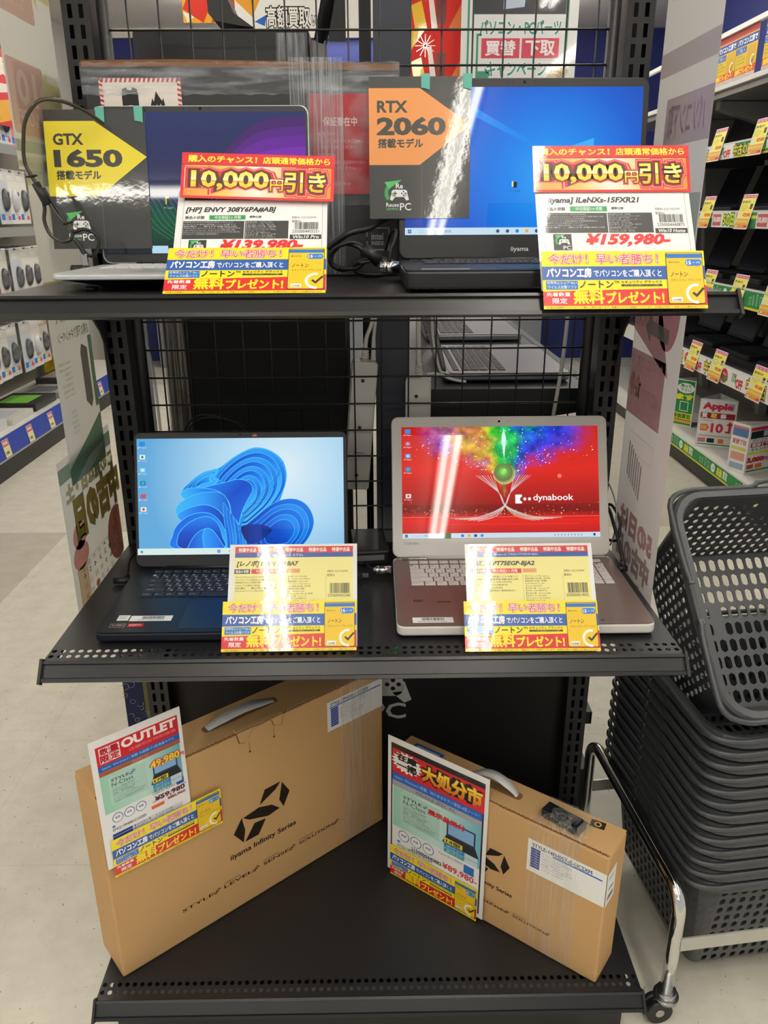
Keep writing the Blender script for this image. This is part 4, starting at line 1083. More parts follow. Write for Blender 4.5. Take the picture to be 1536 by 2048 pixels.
# ------------------------------------------------------------------ graphics-card signs taped to the top laptops
def chip_sign(first, second, col, lower, loc, tilt, yaw, label, dk='33322E'):
    w, h = 0.146, 0.192
    P = Print('lam'); P.panel(0, 0, w, h, 0.0006, ink('262829', 'lam'))
    P.poly([(0, h * 0.385), (w * 0.50, h * 0.385), (w, h * 0.665), (w * 0.50, h * 0.92), (0, h * 0.92)], col, 1)
    P.text(first, w * 0.085, h * 0.755, w * 0.375, h * 0.83, dk, 2, 0.035, res=3)
    P.text(second, w * 0.09, h * 0.60, w * 0.74, h * 0.715, dk, 2, 0.045, res=3)
    P.text('搭載モデル', w * 0.09, h * 0.505, w * 0.53, h * 0.57, dk, 2, 0.035)
    reuse_mark(P, w * 0.13, h * 0.055, 0.042)
    P.rect(w * 0.52, 0, w * 0.523, h * 0.38, '6A6C6E', 2)
    t = thing('graphics_card_sign', label, 'sign', group='arrow signs taped to the top laptops', mw=facing(loc, yaw, tilt))
    # the laminated sheet bows gently about its upright axis
    # fine subdivision of the backing keeps the bow smooth
    P.build('printed_sheet', t)
    for u in (0.52, 0.90) if second == '1650' else (0.51, 0.92):
        m = MB(); m.prism([(w * u, h * 1.0 + .003), (w * u + 0.013, h * 1.0 + 0.0035), (w * u + 0.0125, h * 0.905), (w * u + 0.006, h * 0.915), (w * u + 0.0005, h * 0.92)], 0.0012, 0.0016, M_TEAL)
        m.build('tape', t)
    return t
chip_sign('GTX', '1650', 'F6E22C', None, (-0.4585, -0.1385, 1.3055), TI(8.5), 0.0, 'yellow arrow sign taped over the left of the silver laptop screen')
chip_sign('RTX', '2060', 'F09A50', None, (0.0125, -0.149, 1.3455), TI(9.0), 0.0, 'orange arrow sign taped over the left of the blue laptop screen')

# ------------------------------------------------------------------ big black carton behind the top laptops
M_CARTON = mat('black_carton', (48, 49, 51), rough=0.6, bump=0.05, bscale=600)
M_KRAFT = mat('kraft_board', (194, 155, 106), rough=0.75, spec=0.2, var=0.05, vscale=5)
M_EDGEGAP = mat('kraft_edge_and_gap', (122, 84, 50), rough=0.9)  # cut board edges; also paints the shaded gap round the tuck tab
def film(name, col=(225, 230, 235), a=0.25, stretch=(90, 90, 4), strength=0.6, rough=0.12):
    """clear packing tape or plastic bag: mostly see-through with crumpled highlights"""
    if name in MATS: return MATS[name]
    m = bpy.data.materials.new(name); m.use_nodes = True
    nt = m.node_tree; b = nt.nodes['Principled BSDF']
    b.inputs['Base Color'].default_value = (*lin(col), 1); b.inputs['Roughness'].default_value = rough; b.inputs['Specular IOR Level'].default_value = 1.0
    tc = nt.nodes.new('ShaderNodeTexCoord'); mp = nt.nodes.new('ShaderNodeMapping'); mp.inputs['Scale'].default_value = stretch
    n = nt.nodes.new('ShaderNodeTexNoise'); n.inputs['Scale'].default_value = 1.0; n.inputs['Detail'].default_value = 5
    bp = nt.nodes.new('ShaderNodeBump'); bp.inputs['Strength'].default_value = strength; bp.inputs['Distance'].default_value = 0.004
    rp = nt.nodes.new('ShaderNodeMapRange'); rp.inputs['From Min'].default_value = 0.42; rp.inputs['From Max'].default_value = 0.75
    rp.inputs['To Min'].default_value = a * 0.35; rp.inputs['To Max'].default_value = min(1, a * 2.4)
    nt.links.new(tc.outputs['Object'], mp.inputs['Vector']); nt.links.new(mp.outputs['Vector'], n.inputs['Vector'])
    nt.links.new(n.outputs['Fac'], bp.inputs['Height']); nt.links.new(bp.outputs['Normal'], b.inputs['Normal'])
    nt.links.new(n.outputs['Fac'], rp.inputs['Value']); nt.links.new(rp.outputs['Result'], b.inputs['Alpha'])
    MATS[name] = m
    return m
bx = thing('carton', 'large black carton with taped rim standing behind the two top laptops', 'box', (-0.1715, -0.050, ZT + 0.0004))
m = MB(); m.box((-0.231, -0.036, 0), (0.229, 0.036, 0.298), M_CARTON, bev=0.002); m.build('body', bx)
m = MB()
top = [(-0.231, 0.300), (-0.10, 0.301), (0.05, 0.2985), (0.10, 0.297), (0.229, 0.294)]
for a, b in zip(top, top[1:]):
    for y0, y1 in ((-0.040, -0.0365),):
        m.prism([(a[0], a[1] - 0.008), (b[0], b[1] - 0.008), (b[0], b[1] + 0.001), (a[0], a[1] + 0.001)], -0.0365, 0.036, M_EDGEGAP, mw=Matrix(((1, 0, 0, 0), (0, 0, 1, 0), (0, 1, 0, 0), (0, 0, 0, 1))))
m.build('flap_edge', bx)
m = MB()
NX = 40
fr = [[m.bm.verts.new((-0.233 + 0.462 * i / NX, -0.0385 - 0.0012 * math.sin(i * 1.7 + j), 0.298 - 0.042 * j / 3 + 0.0012 * math.sin(i * 2.3))) for i in range(NX + 1)] for j in range(4)]
for j in range(3):
    for i in range(NX): m._done([m.bm.faces.new((fr[j][i], fr[j + 1][i], fr[j + 1][i + 1], fr[j][i + 1]))], film('rim_tape', a=0.17, stretch=(14, 30, 90), strength=1.0, rough=.07))
m.build('rim_tape', bx)
# hazard label
P = Print('paper'); w, h = 0.119, 0.060
P.panel(0, 0, w, h, 0.0002, ink('ECE4DA'))
P.clip = (0, 0, w, h)
for k in range(20):
    x = -0.004 + k * 0.0068
    P.poly([(x, h - 0.0055), (x + 0.0034, h - 0.0055), (x + 0.0052, h), (x + 0.0018, h)], 'C83A40', 1)
for k in range(12):
    y = -0.004 + k * 0.0068
    for xx in (0, w - 0.0055): P.poly([(xx, y), (xx + 0.0055, y - 0.0018), (xx + 0.0055, y + 0.0016), (xx, y + 0.0034)], 'C83A40', 1)
P.clip = None
P.rr(0.032, 0.006, 0.056, 0.044, 0.004, '2A2A2C', 2); P.disc(0.044, 0.044, 0.012, '2A2A2C', 2, ry=0.0042); P.arc(0.044, 0.044, 0.012, 0.0006, 0, 360, 'ECE4DA', 3, ry=0.0042); P.disc(0.044, 0.0465, 0.004, 'ECE4DA', 3, ry=0.0022)
P.rr(0.034, 0.010, 0.060, 0.022, 0.003, '2A2A2C', 4); P.disc(0.044, 0.0225, 0.006, 'ECE4DA', 5, ry=0.002)
fl = [(0.078, 0.016), (0.073, 0.024), (0.076, 0.034), (0.078, 0.029), (0.082, 0.043), (0.086, 0.036), (0.090, 0.030), (0.092, 0.034), (0.094, 0.024), (0.090, 0.016), (0.084, 0.012)]
P.poly(fl, '2A2A2C', 2); P.poly([(0.081, 0.016), (0.082, 0.026), (0.085, 0.021), (0.088, 0.027), (0.088, 0.016), (0.084, 0.013)], 'ECE4DA', 3)
P.rect(0.028, 0.008, 0.102, 0.0095, '2A2A2C', 3)
P.build('battery_warning_label', bx, facing((-0.209, -0.0368, 0.218)))
# red document pouch
M_RED = mat('red_document', (176, 22, 34), rough=0.45)
P = Print('paper'); w, h = 0.150, 0.137
P.panel(0, 0, w, h, 0.0004, M_RED)
P.text('保証書在中', 0.020, 0.094, 0.070, 0.106, 'E8C8C8', 1, 0.02)
for s_, y_, x_ in (('販売店様へ', 0.081, 0.034), ('ご購入日と販売店名をご記入し', 0.071, 0.070), ('お客様へお渡しください。', 0.063, 0.060), ('お客様へ', 0.052, 0.028), ('保証書の記載内容、保証規定をお読み', 0.042, 0.072), ('大切に保管してください。', 0.034, 0.058), ('株式会社', 0.012, 0.030)):
    P.text(s_, 0.010, y_, 0.010 + x_, y_ + 0.005, 'D8909A', 1, 0, res=1)
P.text('日本HP', 0.042, 0.012, 0.060, 0.017, 'D8909A', 1, 0.01, res=1)
P.build('document_pouch', bx, facing((0.096, -0.0368, 0.120)))
m = MB()
NX = 14; NZ = 14
def bag(i, j):
    return (0.088 + 0.139 * i / NX, -0.0400 - 0.002 * math.sin(i * 1.3 + j * 0.8) - 0.001 * math.sin(j * 2.1), 0.104 + 0.176 * j / NZ)
vv = [[m.bm.verts.new(bag(i, j)) for i in range(NX + 1)] for j in range(NZ + 1)]
for j in range(NZ):
    for i in range(NX): m._done([m.bm.faces.new((vv[j][i], vv[j][i + 1], vv[j + 1][i + 1], vv[j + 1][i]))], film('pouch_film', a=0.13, stretch=(30, 30, 40), strength=0.8), True)
m.build('pouch_bag', bx)
m = MB()
vv = [[m.bm.verts.new((0.068 + 0.078 * i / 26, -0.0435 - 0.0016 * math.sin(i * 2.9) * (1 if j < 8 else 0.3), 0.004 + 0.299 * j / 10)) for i in range(27)] for j in range(11)]
for j in range(10):
    for i in range(26): m._done([m.bm.faces.new((vv[j][i], vv[j][i + 1], vv[j + 1][i + 1], vv[j + 1][i]))], film('packing_tape_carton', a=0.26, stretch=(420, 60, 7), strength=1.0, rough=.08), True)
m.build('packing_tape', bx)
P = Print('paper'); P.frame(0, 0, 0.036, 0.034, 0.002, '8A8C90', 1); P.rect(0.0, 0.014, 0.003, 0.020, '303234', 2); P.text('intel', 0.008, 0.016, 0.026, 0.026, 'B8BABC', 1, 0.01, res=3); P.text('INSIDE', 0.008, 0.008, 0.027, 0.0135, 'B8BABC', 1, 0.01)
P.build('chip_mark', bx, facing((0.178, -0.0366, 0.038)))

# ------------------------------------------------------------------ laminated posters hung along the rack's sides (seen from behind, so mirrored)
def side_poster(label, x, y0, y1, z0, z1, fn, left, name='side_poster', ground='B8B6AC'):
    w, h = y1 - y0, z1 - z0
    P = Print('sheer', flip=w)
    P.rect(0, 0, w, h, ground, 0)
    P.clip = (0, 0, w, h)
    fn(P, w, h)
    # left: local x runs to +y; right: local x runs to -y
    M = basis((x, y0, z0), (0, 1, 0), (0, 0, 1)) if left else basis((x, y1, z0), (0, -1, 0), (0, 0, 1))
    o = P.build(name); o.matrix_world = M
    tag(o, label, 'poster', 'laminated posters on the rack sides')
    return o
def art_sale(P, w, h):
    P.rect(0, h * .93, w, h, 'A8A79E', 1)
    P.text('中古', w * .05, h * .80, w * .75, h * .99, 'B0837E', 2, .06); P.text('市', w * .78, h * .80, w * 1.2, h * .99, 'B0837E', 2, .06)
    P.poly([(0, h * .76), (w, h * .72), (w, h * .77), (0, h * .82)], 'A4AEA2', 2)
    for k in range(2):
        y = h * (.50 - .38 * k)
        P.rr(w * .34, y, w * .97, y + h * .24, .006, 'BEA498', 2); P.text('10', w * .50, y + h * .10, w * .82, y + h * .21, 'CDBFB0', 3, .03); P.text('%OFF', w * .50, y + h * .03, w * .85, y + h * .08, 'CDBFB0', 3, .01)
        P.poly([(0, y + h * .10), (w * .26, y + h * .10), (w * .26, y + h * .06), (w * .44, y + h * .15), (w * .26, y + h * .24), (w * .26, y + h * .20), (0, y + h * .20)], 'C0BC92', 4)
        P.text('最大', w * .03, y + h * .12, w * .24, y + h * .18, 'A8A882', 5)
    P.rect(0, h * .06, w, h * .10, 'A6AFA2', 2); P.rect(0, h * .01, w, h * .03, 'B4B4A8', 2)
def art_pc(P, w, h):
    P.rect(0, h * .74, w, h * .80, 'A6AD9C', 2); P.rect(0, h * .60, w * .6, h * .72, 'B5AF8E', 2); P.text('お買得', w * .05, h * .62, w * .5, h * .70, '9E9C84', 3, .02)
    P.rect(0, h * .84, w, h * .98, 'B09A92', 2); P.text('中古OFF', w * .05, h * .86, w * .9, h * .96, '9C7C76', 3, .04)
    P.rect(0, h * .46, w, h * .52, 'C0A878', 2)
    P.text('すべてのパソコンで', w * .05, h * .415, w * .85, h * .445, '7E8878', 3, .02); P.text('お得な下取りキャンペーン', w * .05, h * .365, w * .85, h * .395, '7E8878', 3, .02)
    P.poly([(w * .15, h * .33), (w * .29, h * .345), (w * .34, h * .325), (w * .34, h * .19), (w * .22, h * .165), (w * .15, h * .185)], '716F6A', 3)
    P.rect(0, h * .16, w * .10, h * .36, '6E8A6E', 3)
    P.lines(w * .62, h * .22, w * .92, h * .32, 7, '8C928A', 3, 2); P.lines(w * .62, h * .12, w * .85, h * .19, 5, '8C928A', 3, 4)
    P.poly([(0, h * .14), (w * .4, h * .10), (w, h * .045), (w, 0), (0, 0)], '6F8C74', 2)
    P.poly([(0, h * .055), (w * .5, h * .04), (w, -h * .01), (w, -h * .03), (w * .4, h * .012), (0, h * .035)], 'BFC5BA', 3)
def art_calendar(P, w, h):
    P.rect(0, h * .88, w, h * .96, '879C88', 2)
    P.text('この週は日・土', w * .02, h * .76, w * .92, h * .85, 'A9A676', 3, .09); P.text('この週は日・土', w * .02, h * .76, w * .92, h * .85, 'D9D6C4', 4, .01)
    P.text('中古の日', -w * .05, h * .53, w * .82, h * .75, '77745E', 3, .10); P.text('中古の日', -w * .05, h * .53, w * .82, h * .75, 'C2A94A', 4, .05)
    P.disc(w * .80, h * .55, w * .12, 'C48C80', 3, ry=h * .075); P.disc(w * .82, h * .44, w * .14, 'C48C80', 3, ry=h * .075); P.text('5・15・25', w * .70, h * .53, w * .9, h * .57, 'E0C8BE', 4); P.text('土・日・祝', w * .70, h * .42, w * .93, h * .46, 'E0C8BE', 4)
    P.disc(w * .10, h * .34, w * .20, '8A4C44', 3, ry=h * .17); P.text('2', w * .06, h * .38, w * .16, h * .48, 'C9B45A', 4, .06); P.text('日', w * .08, h * .27, w * .18, h * .37, 'D8CDBE', 4, .05); P.text('=GO!', w * .01, h * .19, w * .2, h * .26, 'D8CDBE', 4, .04)
    P.frame(w * .24, h * .03, w * .92, h * .38, .001, '8E8A78', 3)
    P.rect(w * .74, h * .03, w * .92, h * .38, 'C9B296', 3)
    for r in range(5):
        for c in range(6):
            v = r * 7 + c + 1
            P.text(str(v), w * (.27 + .105 * c), h * (.30 - .062 * r), w * (.31 + .105 * c), h * (.33 - .062 * r), 'C08A70' if c > 3 and r % 2 else '6E6A5C', 4, .02, res=1)
    for c, d in enumerate('月火水木金土'): P.text(d, w * (.265 + .105 * c), h * .345, w * (.32 + .105 * c), h * .375, '6E6A5C', 4, res=1)
    P.disc(w * .60, h * .19, w * .04, 'C48C70', 3, ry=h * .022); P.disc(w * .50, h * .12, w * .04, 'C48C70', 3, ry=h * .022)
def art_right(P, w, h):
    P.rect(w * .02, h * .55, w * .9, h * .62, 'A8B4AC', 2)
    P.disc(w * .30, h * .55, w * .20, 'B4848A', 2, ry=h * .042); P.text('最大', w * .18, h * .53, w * .42, h * .57, 'CDB6B8', 3, .04)
    P.disc(w * .30, h * .465, w * .20, 'B08088', 2, ry=h * .050); P.text('今なら', w * .16, h * .465, w * .44, h * .49, 'D0BCBE', 3, .04)
    P.frame(w * .62, h * .52, w * .98, h * .60, .001, '8A8C8E', 2)
    P.poly([(w * .26, h * .445), (w * .62, h * .45), (w * .62, h * .465), (w * .74, h * .44), (w * .62, h * .415), (w * .62, h * .43), (w * .26, h * .425)], '9A9E9C', 4)
    P.poly([(w * .2, h * .38), (w, h * .43), (w, h * .50), (w * .42, h * .46)], 'AA8488', 2); P.text('10%OFF', w * .62, h * .435, w * .98, h * .475, 'C4AAAC', 3, .04)
    P.rect(w * .25, h * .30, w, h * .40, 'A9868C', 2); P.text('中古パソコンご購入で', w * .30, h * .375, w * .97, h * .395, 'C2ACAE', 3, .02); P.text('33,000円', w * .35, h * .325, w * .75, h * .352, 'C2ACAE', 3, .03); P.text('税込以上で', w * .35, h * .305, w * .7, h * .318, 'C2ACAE', 3)
    P.text('金券', w * .72, h * .33, w * .96, h * .365, 'B89C88', 3, .05)
    P.frame(w * .3, h * .245, w * .86, h * .275, .0008, '9A9C9C', 2)
    for k in range(7): P.rect(w * (.5 + .05 * k), h * (.18 + .004 * k), w * (.53 + .05 * k), h * (.235 + .004 * k), ('94A094', 'A89CA4', '98989C')[k % 3], 2)
    P.text('5の日は', w * .12, h * .115, w * .88, h * .15, 'AC8A8C', 3, .07); P.text('中古の日', w * .12, h * .065, w * .88, h * .105, 'A08E92', 3, .07); P.text('土・日', w * .2, h * .012, w * .8, h * .052, 'AC8A8C', 3, .07)
    P.rect(0, h * .77, w, h * .80, 'B6ADB0', 2); P.rect(0, h * .68, w * .8, h * .74, 'B0A4AA', 2); P.text('パソコン下取', w * .1, h * .69, w * .75, h * .73, 'A094A0', 3, .02); P.rect(w * .1, h * .86, w * .9, h * .93, 'BEB0AC', 2)
side_poster('washed out red and yellow discount poster hanging highest on the left rack side', -0.4660, -0.205, -0.004, 1.412, 1.80, art_sale, True)
side_poster('grey poster with a tower computer and green hill on the left rack side', -0.4685, -0.178, -0.006, 0.945, 1.55, art_pc, True)
side_poster('calendar poster with yellow lettering hanging lowest on the left rack side', -0.4720, -0.221, 0.035, 0.690, 0.995, art_calendar, True)
side_poster('tall faded grey and pink poster hanging on the right rack side', 0.4660, -0.232, -0.006, 0.690, 1.80, art_right, False, ground='BCB8B4')

# ------------------------------------------------------------------ cable locks and cables
M_COATED = mat('clear_coated_steel_cable', (70, 64, 56), rough=0.25, metal=0.4)
t = thing('cable_lock', 'grey coated steel security cable looping beside the yellow arrow sign', 'cable lock', (0, 0, 0), group='laptop security locks')
m = MB(); m.tube([(-0.368, -0.127, 1.475), (-0.385, -0.150, 1.489), (-0.405, -0.185, 1.4975), (-0.428, -0.2, 1.4955), (-0.449, -0.2, 1.474), (-0.457, -0.2, 1.445), (-0.459, -0.2, 1.420), (-0.452, -0.2, 1.402), (-0.441, -0.2, 1.382), (-0.424, -0.2, 1.352), (-0.408, -0.2, 1.335), (-0.410, -0.2, 1.321), (-0.424, -0.2, 1.318), (-0.438, -0.2, 1.327), (-0.444, -0.2, 1.345), (-0.441, -0.2, 1.365), (-0.446, -0.2, 1.395)], 0.0026, M_COATED, smooth_path=7); m.build('cable', t)
m = MB(); m.tube([(-0.4395, -0.198, 1.388), (-0.428, -0.198, 1.366), (-0.418, -0.2, 1.350), (-0.4065, -0.2, 1.333), (-0.4005, -0.203, 1.331), (-0.388, -0.203, 1.334), (-0.374, -0.2, 1.326), (-0.3725, -0.2, 1.312), (-0.384, -0.195, 1.298), (-0.394, -0.195, 1.302), (-0.404, -0.198, 1.318)], 0.0024, M_RUBBER, smooth_path=7); m.build('cable_loop', t)
m = MB(); m.cyl((-0.4475, -0.2025, 1.394), (-0.4355, -0.2025, 1.3665), 0.0058, M_RUBBER, n=14); m.build('ferrule', t)
for c_, d_ in (((-0.4525, -0.2, 1.403), (0.012, 0, 0.002)), ((-0.412, -0.2, 1.342), (0.010, 0, 0.003))):
    MB().tube([Vector(c_) - Vector(d_) * .5 + Vector((0, -.004, 0)), Vector(c_) + Vector(d_) * .5 + Vector((0, -.004, 0)), Vector(c_) + Vector(d_) * .5 + Vector((0, .004, 0)), Vector(c_) - Vector(d_) * .5 + Vector((0, .004, 0))], .0012, M_RUBBER, n=6, closed=True).build('cable_tie', t)
m = MB(); m.cyl((-0.414, -0.200, 1.2755), (-0.391, -0.200, 1.2755), 0.0105, M_BLACKPLASTIC, n=20); m.cyl((-0.4145, -0.2, 1.2755), (-0.4125, -0.2, 1.2755), 0.0065, M_STEEL, n=20)
m.box((-0.398, -0.203, 1.284), (-0.390, -0.197, 1.301), M_STEEL, bev=.001); m.tube([(-0.394, -0.2, 1.299), (-0.398, -0.2, 1.309), (-0.405, -0.2, 1.320)], .0032, M_BLACKPLASTIC, smooth_path=4); m.build('lock_body', t)

t = thing('cable_lock', 'short chrome barrel lock on the left side of the black laptop', 'cable lock', (0, 0, 0), group='laptop security locks')
m = MB(); m.cyl((0.026, -0.215, 1.281), (0.0530, -0.215, 1.281), 0.0085, M_CHROME, n=22); m.cyl((0.030, -0.215, 1.281), (0.036, -0.215, 1.281), 0.0092, M_STEEL, n=22); m.build('lock_body', t)
m = MB(); m.tube([(0.040, -0.215, 1.290), (0.041, -0.214, 1.303), (0.047, -0.205, 1.318), (0.050, -0.170, 1.330), (0.044, -0.120, 1.325), (0.036, -0.105, 1.300)], 0.0022, M_RUBBER, smooth_path=6); m.build('cable', t)
t = thing('cable_lock', 'chrome barrel lock on the left side of the white framed laptop', 'cable lock', (0, 0, 0), group='laptop security locks')
m = MB(); m.cyl((0.012, -0.158, 0.783), (0.0425, -0.158, 0.783), 0.0078, M_STEEL, n=22); m.cyl((0.016, -0.158, 0.783), (0.0215, -0.158, 0.783), 0.0086, M_CHROME, n=22); m.build('lock_body', t)
m = MB(); m.tube([(0.014, -0.158, 0.783), (0.004, -0.145, 0.785), (0.0, -0.10, 0.776), (0.02, -0.04, 0.776), (0.025, -0.004, 0.79)], 0.0020, M_RUBBER, smooth_path=6); m.build('cable', t)
# coiled power leads between the top laptops
t = thing('power_cable', 'coiled black power cable lying between the two top laptops', 'cable', (0, 0, 0))
m = MB()
pts = []
for k in range(34):
    a = k * 0.62; r = 0.024 + 0.004 * math.sin(k * 1.3)
    pts.append((-0.022 + r * math.cos(a) * 0.95, -0.150 + 0.016 * math.sin(a * 0.5 + k * .05), 1.2935 + r * math.sin(a) * 0.88))
m.tube(pts, 0.0031, M_RUBBER, smooth_path=4); m.build('coil', t)
m = MB()
pts = []
for k in range(26):
    a = k * 0.6
    pts.append((0.020 + 0.032 * math.cos(a), -0.165 + 0.010 * math.sin(a * .7), 1.2775 + 0.0115 * math.sin(a) + 0.002 * math.sin(k)))
m.tube(pts, 0.0027, M_RUBBER, smooth_path=4)
m.build('coil', t)
m = MB(); m.tube([(-0.050, -0.150, 1.305), (-0.02, -0.16, 1.325), (0.010, -0.14, 1.332), (0.035, -0.125, 1.345), (0.060, -0.115, 1.352)], 0.0046, M_RUBBER, smooth_path=7); m.build('thick_lead', t)
m = MB(); m.cyl((0.004, -0.170, 1.306), (0.026, -0.170, 1.285), .0085, M_BLACKPLASTIC, n=14); m.build('cable_strap', t)
# leads of the two laptops on the middle shelf
t = thing('power_cable', 'black power lead with angled plug at the left of the dark blue laptop', 'cable', (0, 0, 0))
m = MB(); m.tube([(-0.404, -0.168, 0.7765), (-0.408, -0.150, 0.781), (-0.410, -0.12, 0.793), (-0.405, -0.07, 0.79), (-0.39, -0.02, 0.78)], .0022, M_RUBBER, smooth_path=6); m.build('lead', t)
m = MB(); m.cyl((-0.424, -0.176, 0.7775), (-0.396, -0.176, 0.7775), .0055, M_BLACKPLASTIC, n=14); m.cyl((-0.407, -0.178, 0.7775), (-0.405, -0.160, 0.779), .0042, M_BLACKPLASTIC, n=12); m.build('plug', t)
t = thing('power_cable', 'black power lead with angled plug at the right of the white framed laptop', 'cable', (0, 0, 0))
m = MB(); m.tube([(0.4385, -0.155, 0.783), (0.441, -0.14, 0.80), (0.436, -0.10, 0.836), (0.430, -0.055, 0.862), (0.40, -0.01, 0.862)], .0030, M_RUBBER, smooth_path=7); m.tube([(0.428, -0.055, 0.852), (0.436, -0.07, 0.866), (0.446, -0.095, 0.845), (0.443, -0.105, 0.815), (0.434, -0.09, 0.806), (0.428, -0.05, 0.80)], .0026, M_RUBBER, smooth_path=7); m.build('lead', t)
m = MB(); m.cyl((0.4285, -0.158, 0.7815), (0.446, -0.158, 0.7815), .0058, M_BLACKPLASTIC, n=14); m.cyl((0.4400, -0.158, 0.7815), (0.4390, -0.153, 0.796), .005, M_BLACKPLASTIC, n=12); m.build('plug', t)
m = MB(); m.tube([(0.405, -0.005, 0.93), (0.430, -0.05, 0.905), (0.440, -0.085, 0.87), (0.438, -0.1, 0.83), (0.432, -0.1, 0.80)], .0013, mat('grey_thin_wire', (140, 140, 138), rough=.3, metal=.5), smooth_path=7); m.build('lock_wire', t)
t = thing('power_cable', 'thin black cables arching behind the dark blue laptop screen', 'cable', (0, 0, 0))
m = MB()
for k, (z_, dx) in enumerate(((1.010, 0), (1.006, .008))):
    m.tube([(-0.345 + dx, 0.03, 0.90), (-0.333 + dx, 0.026, 0.978), (-0.305 + dx, 0.024, z_), (-0.262 + dx, 0.024, z_ - .002), (-0.222 + dx, 0.026, 0.985), (-0.20, 0.03, 0.93)], .0019, M_RUBBER, smooth_path=7)
m.build('lead', t)
t = thing('usb_plug', 'small black usb stub sticking out beside the dark blue laptop', 'usb stick', (-0.0285, -0.172, 0.7805))
MB().box((0.0, -0.006, -0.004), (0.022, 0.006, 0.004), M_BLACKPLASTIC, bev=.001).build('plug_body', t); MB().box((0.022, -0.0045, -0.002), (0.032, 0.0045, 0.002), M_STEEL).build('metal_tip', t)
t = thing('power_adapter', 'flat black power brick lying on the shelf between the two middle laptops', 'power adapter', (0.006, -0.055, ZM + .0003), (0, 0, .1))
MB().box((-0.035, -0.055, 0), (0.03, 0.055, 0.028), M_BLACKPLASTIC, bev=.004).build('brick', t); MB().box((-0.03, -0.0556, .010), (0.02, -0.055, .020), mat('grey_rating_label', (110, 110, 110))).build('rating_label', t)

# white power strips hanging behind the grid
def power_strip(label, top, bot, yaw):
    a, b = Vector(top), Vector(bot); L = (a - b).length; d = (a - b).normalized()
    X = Vector((d.z, 0, -d.x)); M = basis(b, X, d)
    t = thing('power_strip', label, 'power strip', group='power strips behind the grid', mw=M @ Matrix.Rotation(yaw, 4, 'Y'))
    W = .023
    m = MB(); m.prism(rrect(-W, 0, W, L, .006), -.016, .016, M_WHITE, bev=.003); m.build('body', t)
    m = MB(); m.box((-.010, L * .30, .0160), (.008, L * .306, .0163), mat('grey_print', (120, 118, 112))); m.build('rating_print', t)
    for q in (.12, .50, .86):
        m = MB(); m.cyl((-.003, L * q, .0155), (-.003, L * q, .0165), .0035, mat('dark_screw', (60, 58, 54), metal=.6, rough=.4), n=12); m.build('screw', t)
    m = MB()
    for k in range(5): m.cyl((0, L + .005 * k, 0), (0, L + .005 * k + .0032, 0), .0075 - .0004 * k, M_WHITE, n=14)
    m.cyl((0, L - .002, 0), (0, L + .022, 0), .0052, M_WHITE, n=12); m.build('strain_relief', t)
    return t, M
s1, M1 = power_strip('white power strip hanging at a slant behind the grid, left of the post', (0.000, 0.052, 1.104), (-0.020, 0.052, 0.862), .12)
m = MB(); m.tube([M1 @ Vector((0, .262, 0)), (0.004, 0.05, 1.146), (0.013, 0.05, 1.170), (0.016, 0.05, 1.20), (0.016, 0.05, 1.24)], .0036, M_WHITE, smooth_path=6); m.tube([(0.013, 0.062, 1.09), (0.016, 0.062, 1.14), (0.020, 0.058, 1.18), (0.022, 0.056, 1.24)], .0032, M_WHITE, smooth_path=6)
o = m.build('cord'); o.parent = s1; o.matrix_parent_inverse = s1.matrix_world.inverted()
s2, M2 = power_strip('white power strip hanging upright behind the white framed laptop', (0.0975, 0.049, 1.074), (0.0975, 0.049, 0.842), -.1)
m = MB(); m.tube([M2 @ Vector((0, .25, 0)), (0.0975, 0.054, 1.13), (0.0965, 0.054, 1.18), (0.0965, 0.054, 1.24)], .0040, M_WHITE, smooth_path=6)
o = m.build('cord'); o.parent = s2; o.matrix_parent_inverse = s2.matrix_world.inverted()
bpy.context.view_layer.update()
t = thing('white_cord', 'long white cord hanging down behind the grid on the right', 'cable', (0, 0, 0))
MB().tube([(0.362, 0.045, 1.26), (0.361, 0.045, 1.17), (0.357, 0.045, 1.09), (0.349, 0.045, 1.01), (0.346, 0.045, 0.96), (0.344, 0.045, 0.78)], .0036, M_WHITE, smooth_path=6).build('cord', t)
t = thing('white_cord', 'white charging cord drooping to the edge of the rear laptop', 'cable', (0, 0, 0))
MB().tube([(0.118, 0.050, 1.24), (0.122, 0.050, 1.15), (0.131, 0.050, 1.105), (0.137, 0.050, 1.085), (0.1445, 0.06, 1.079)], .0024, M_WHITE, smooth_path=6).build('cord', t)
MB().tube([(0.113, 0.056, 1.078), (0.135, 0.058, 1.077), (0.163, 0.06, 1.066), (0.186, 0.062, 1.062)], .0024, M_WHITE, smooth_path=6).build('cord', t)

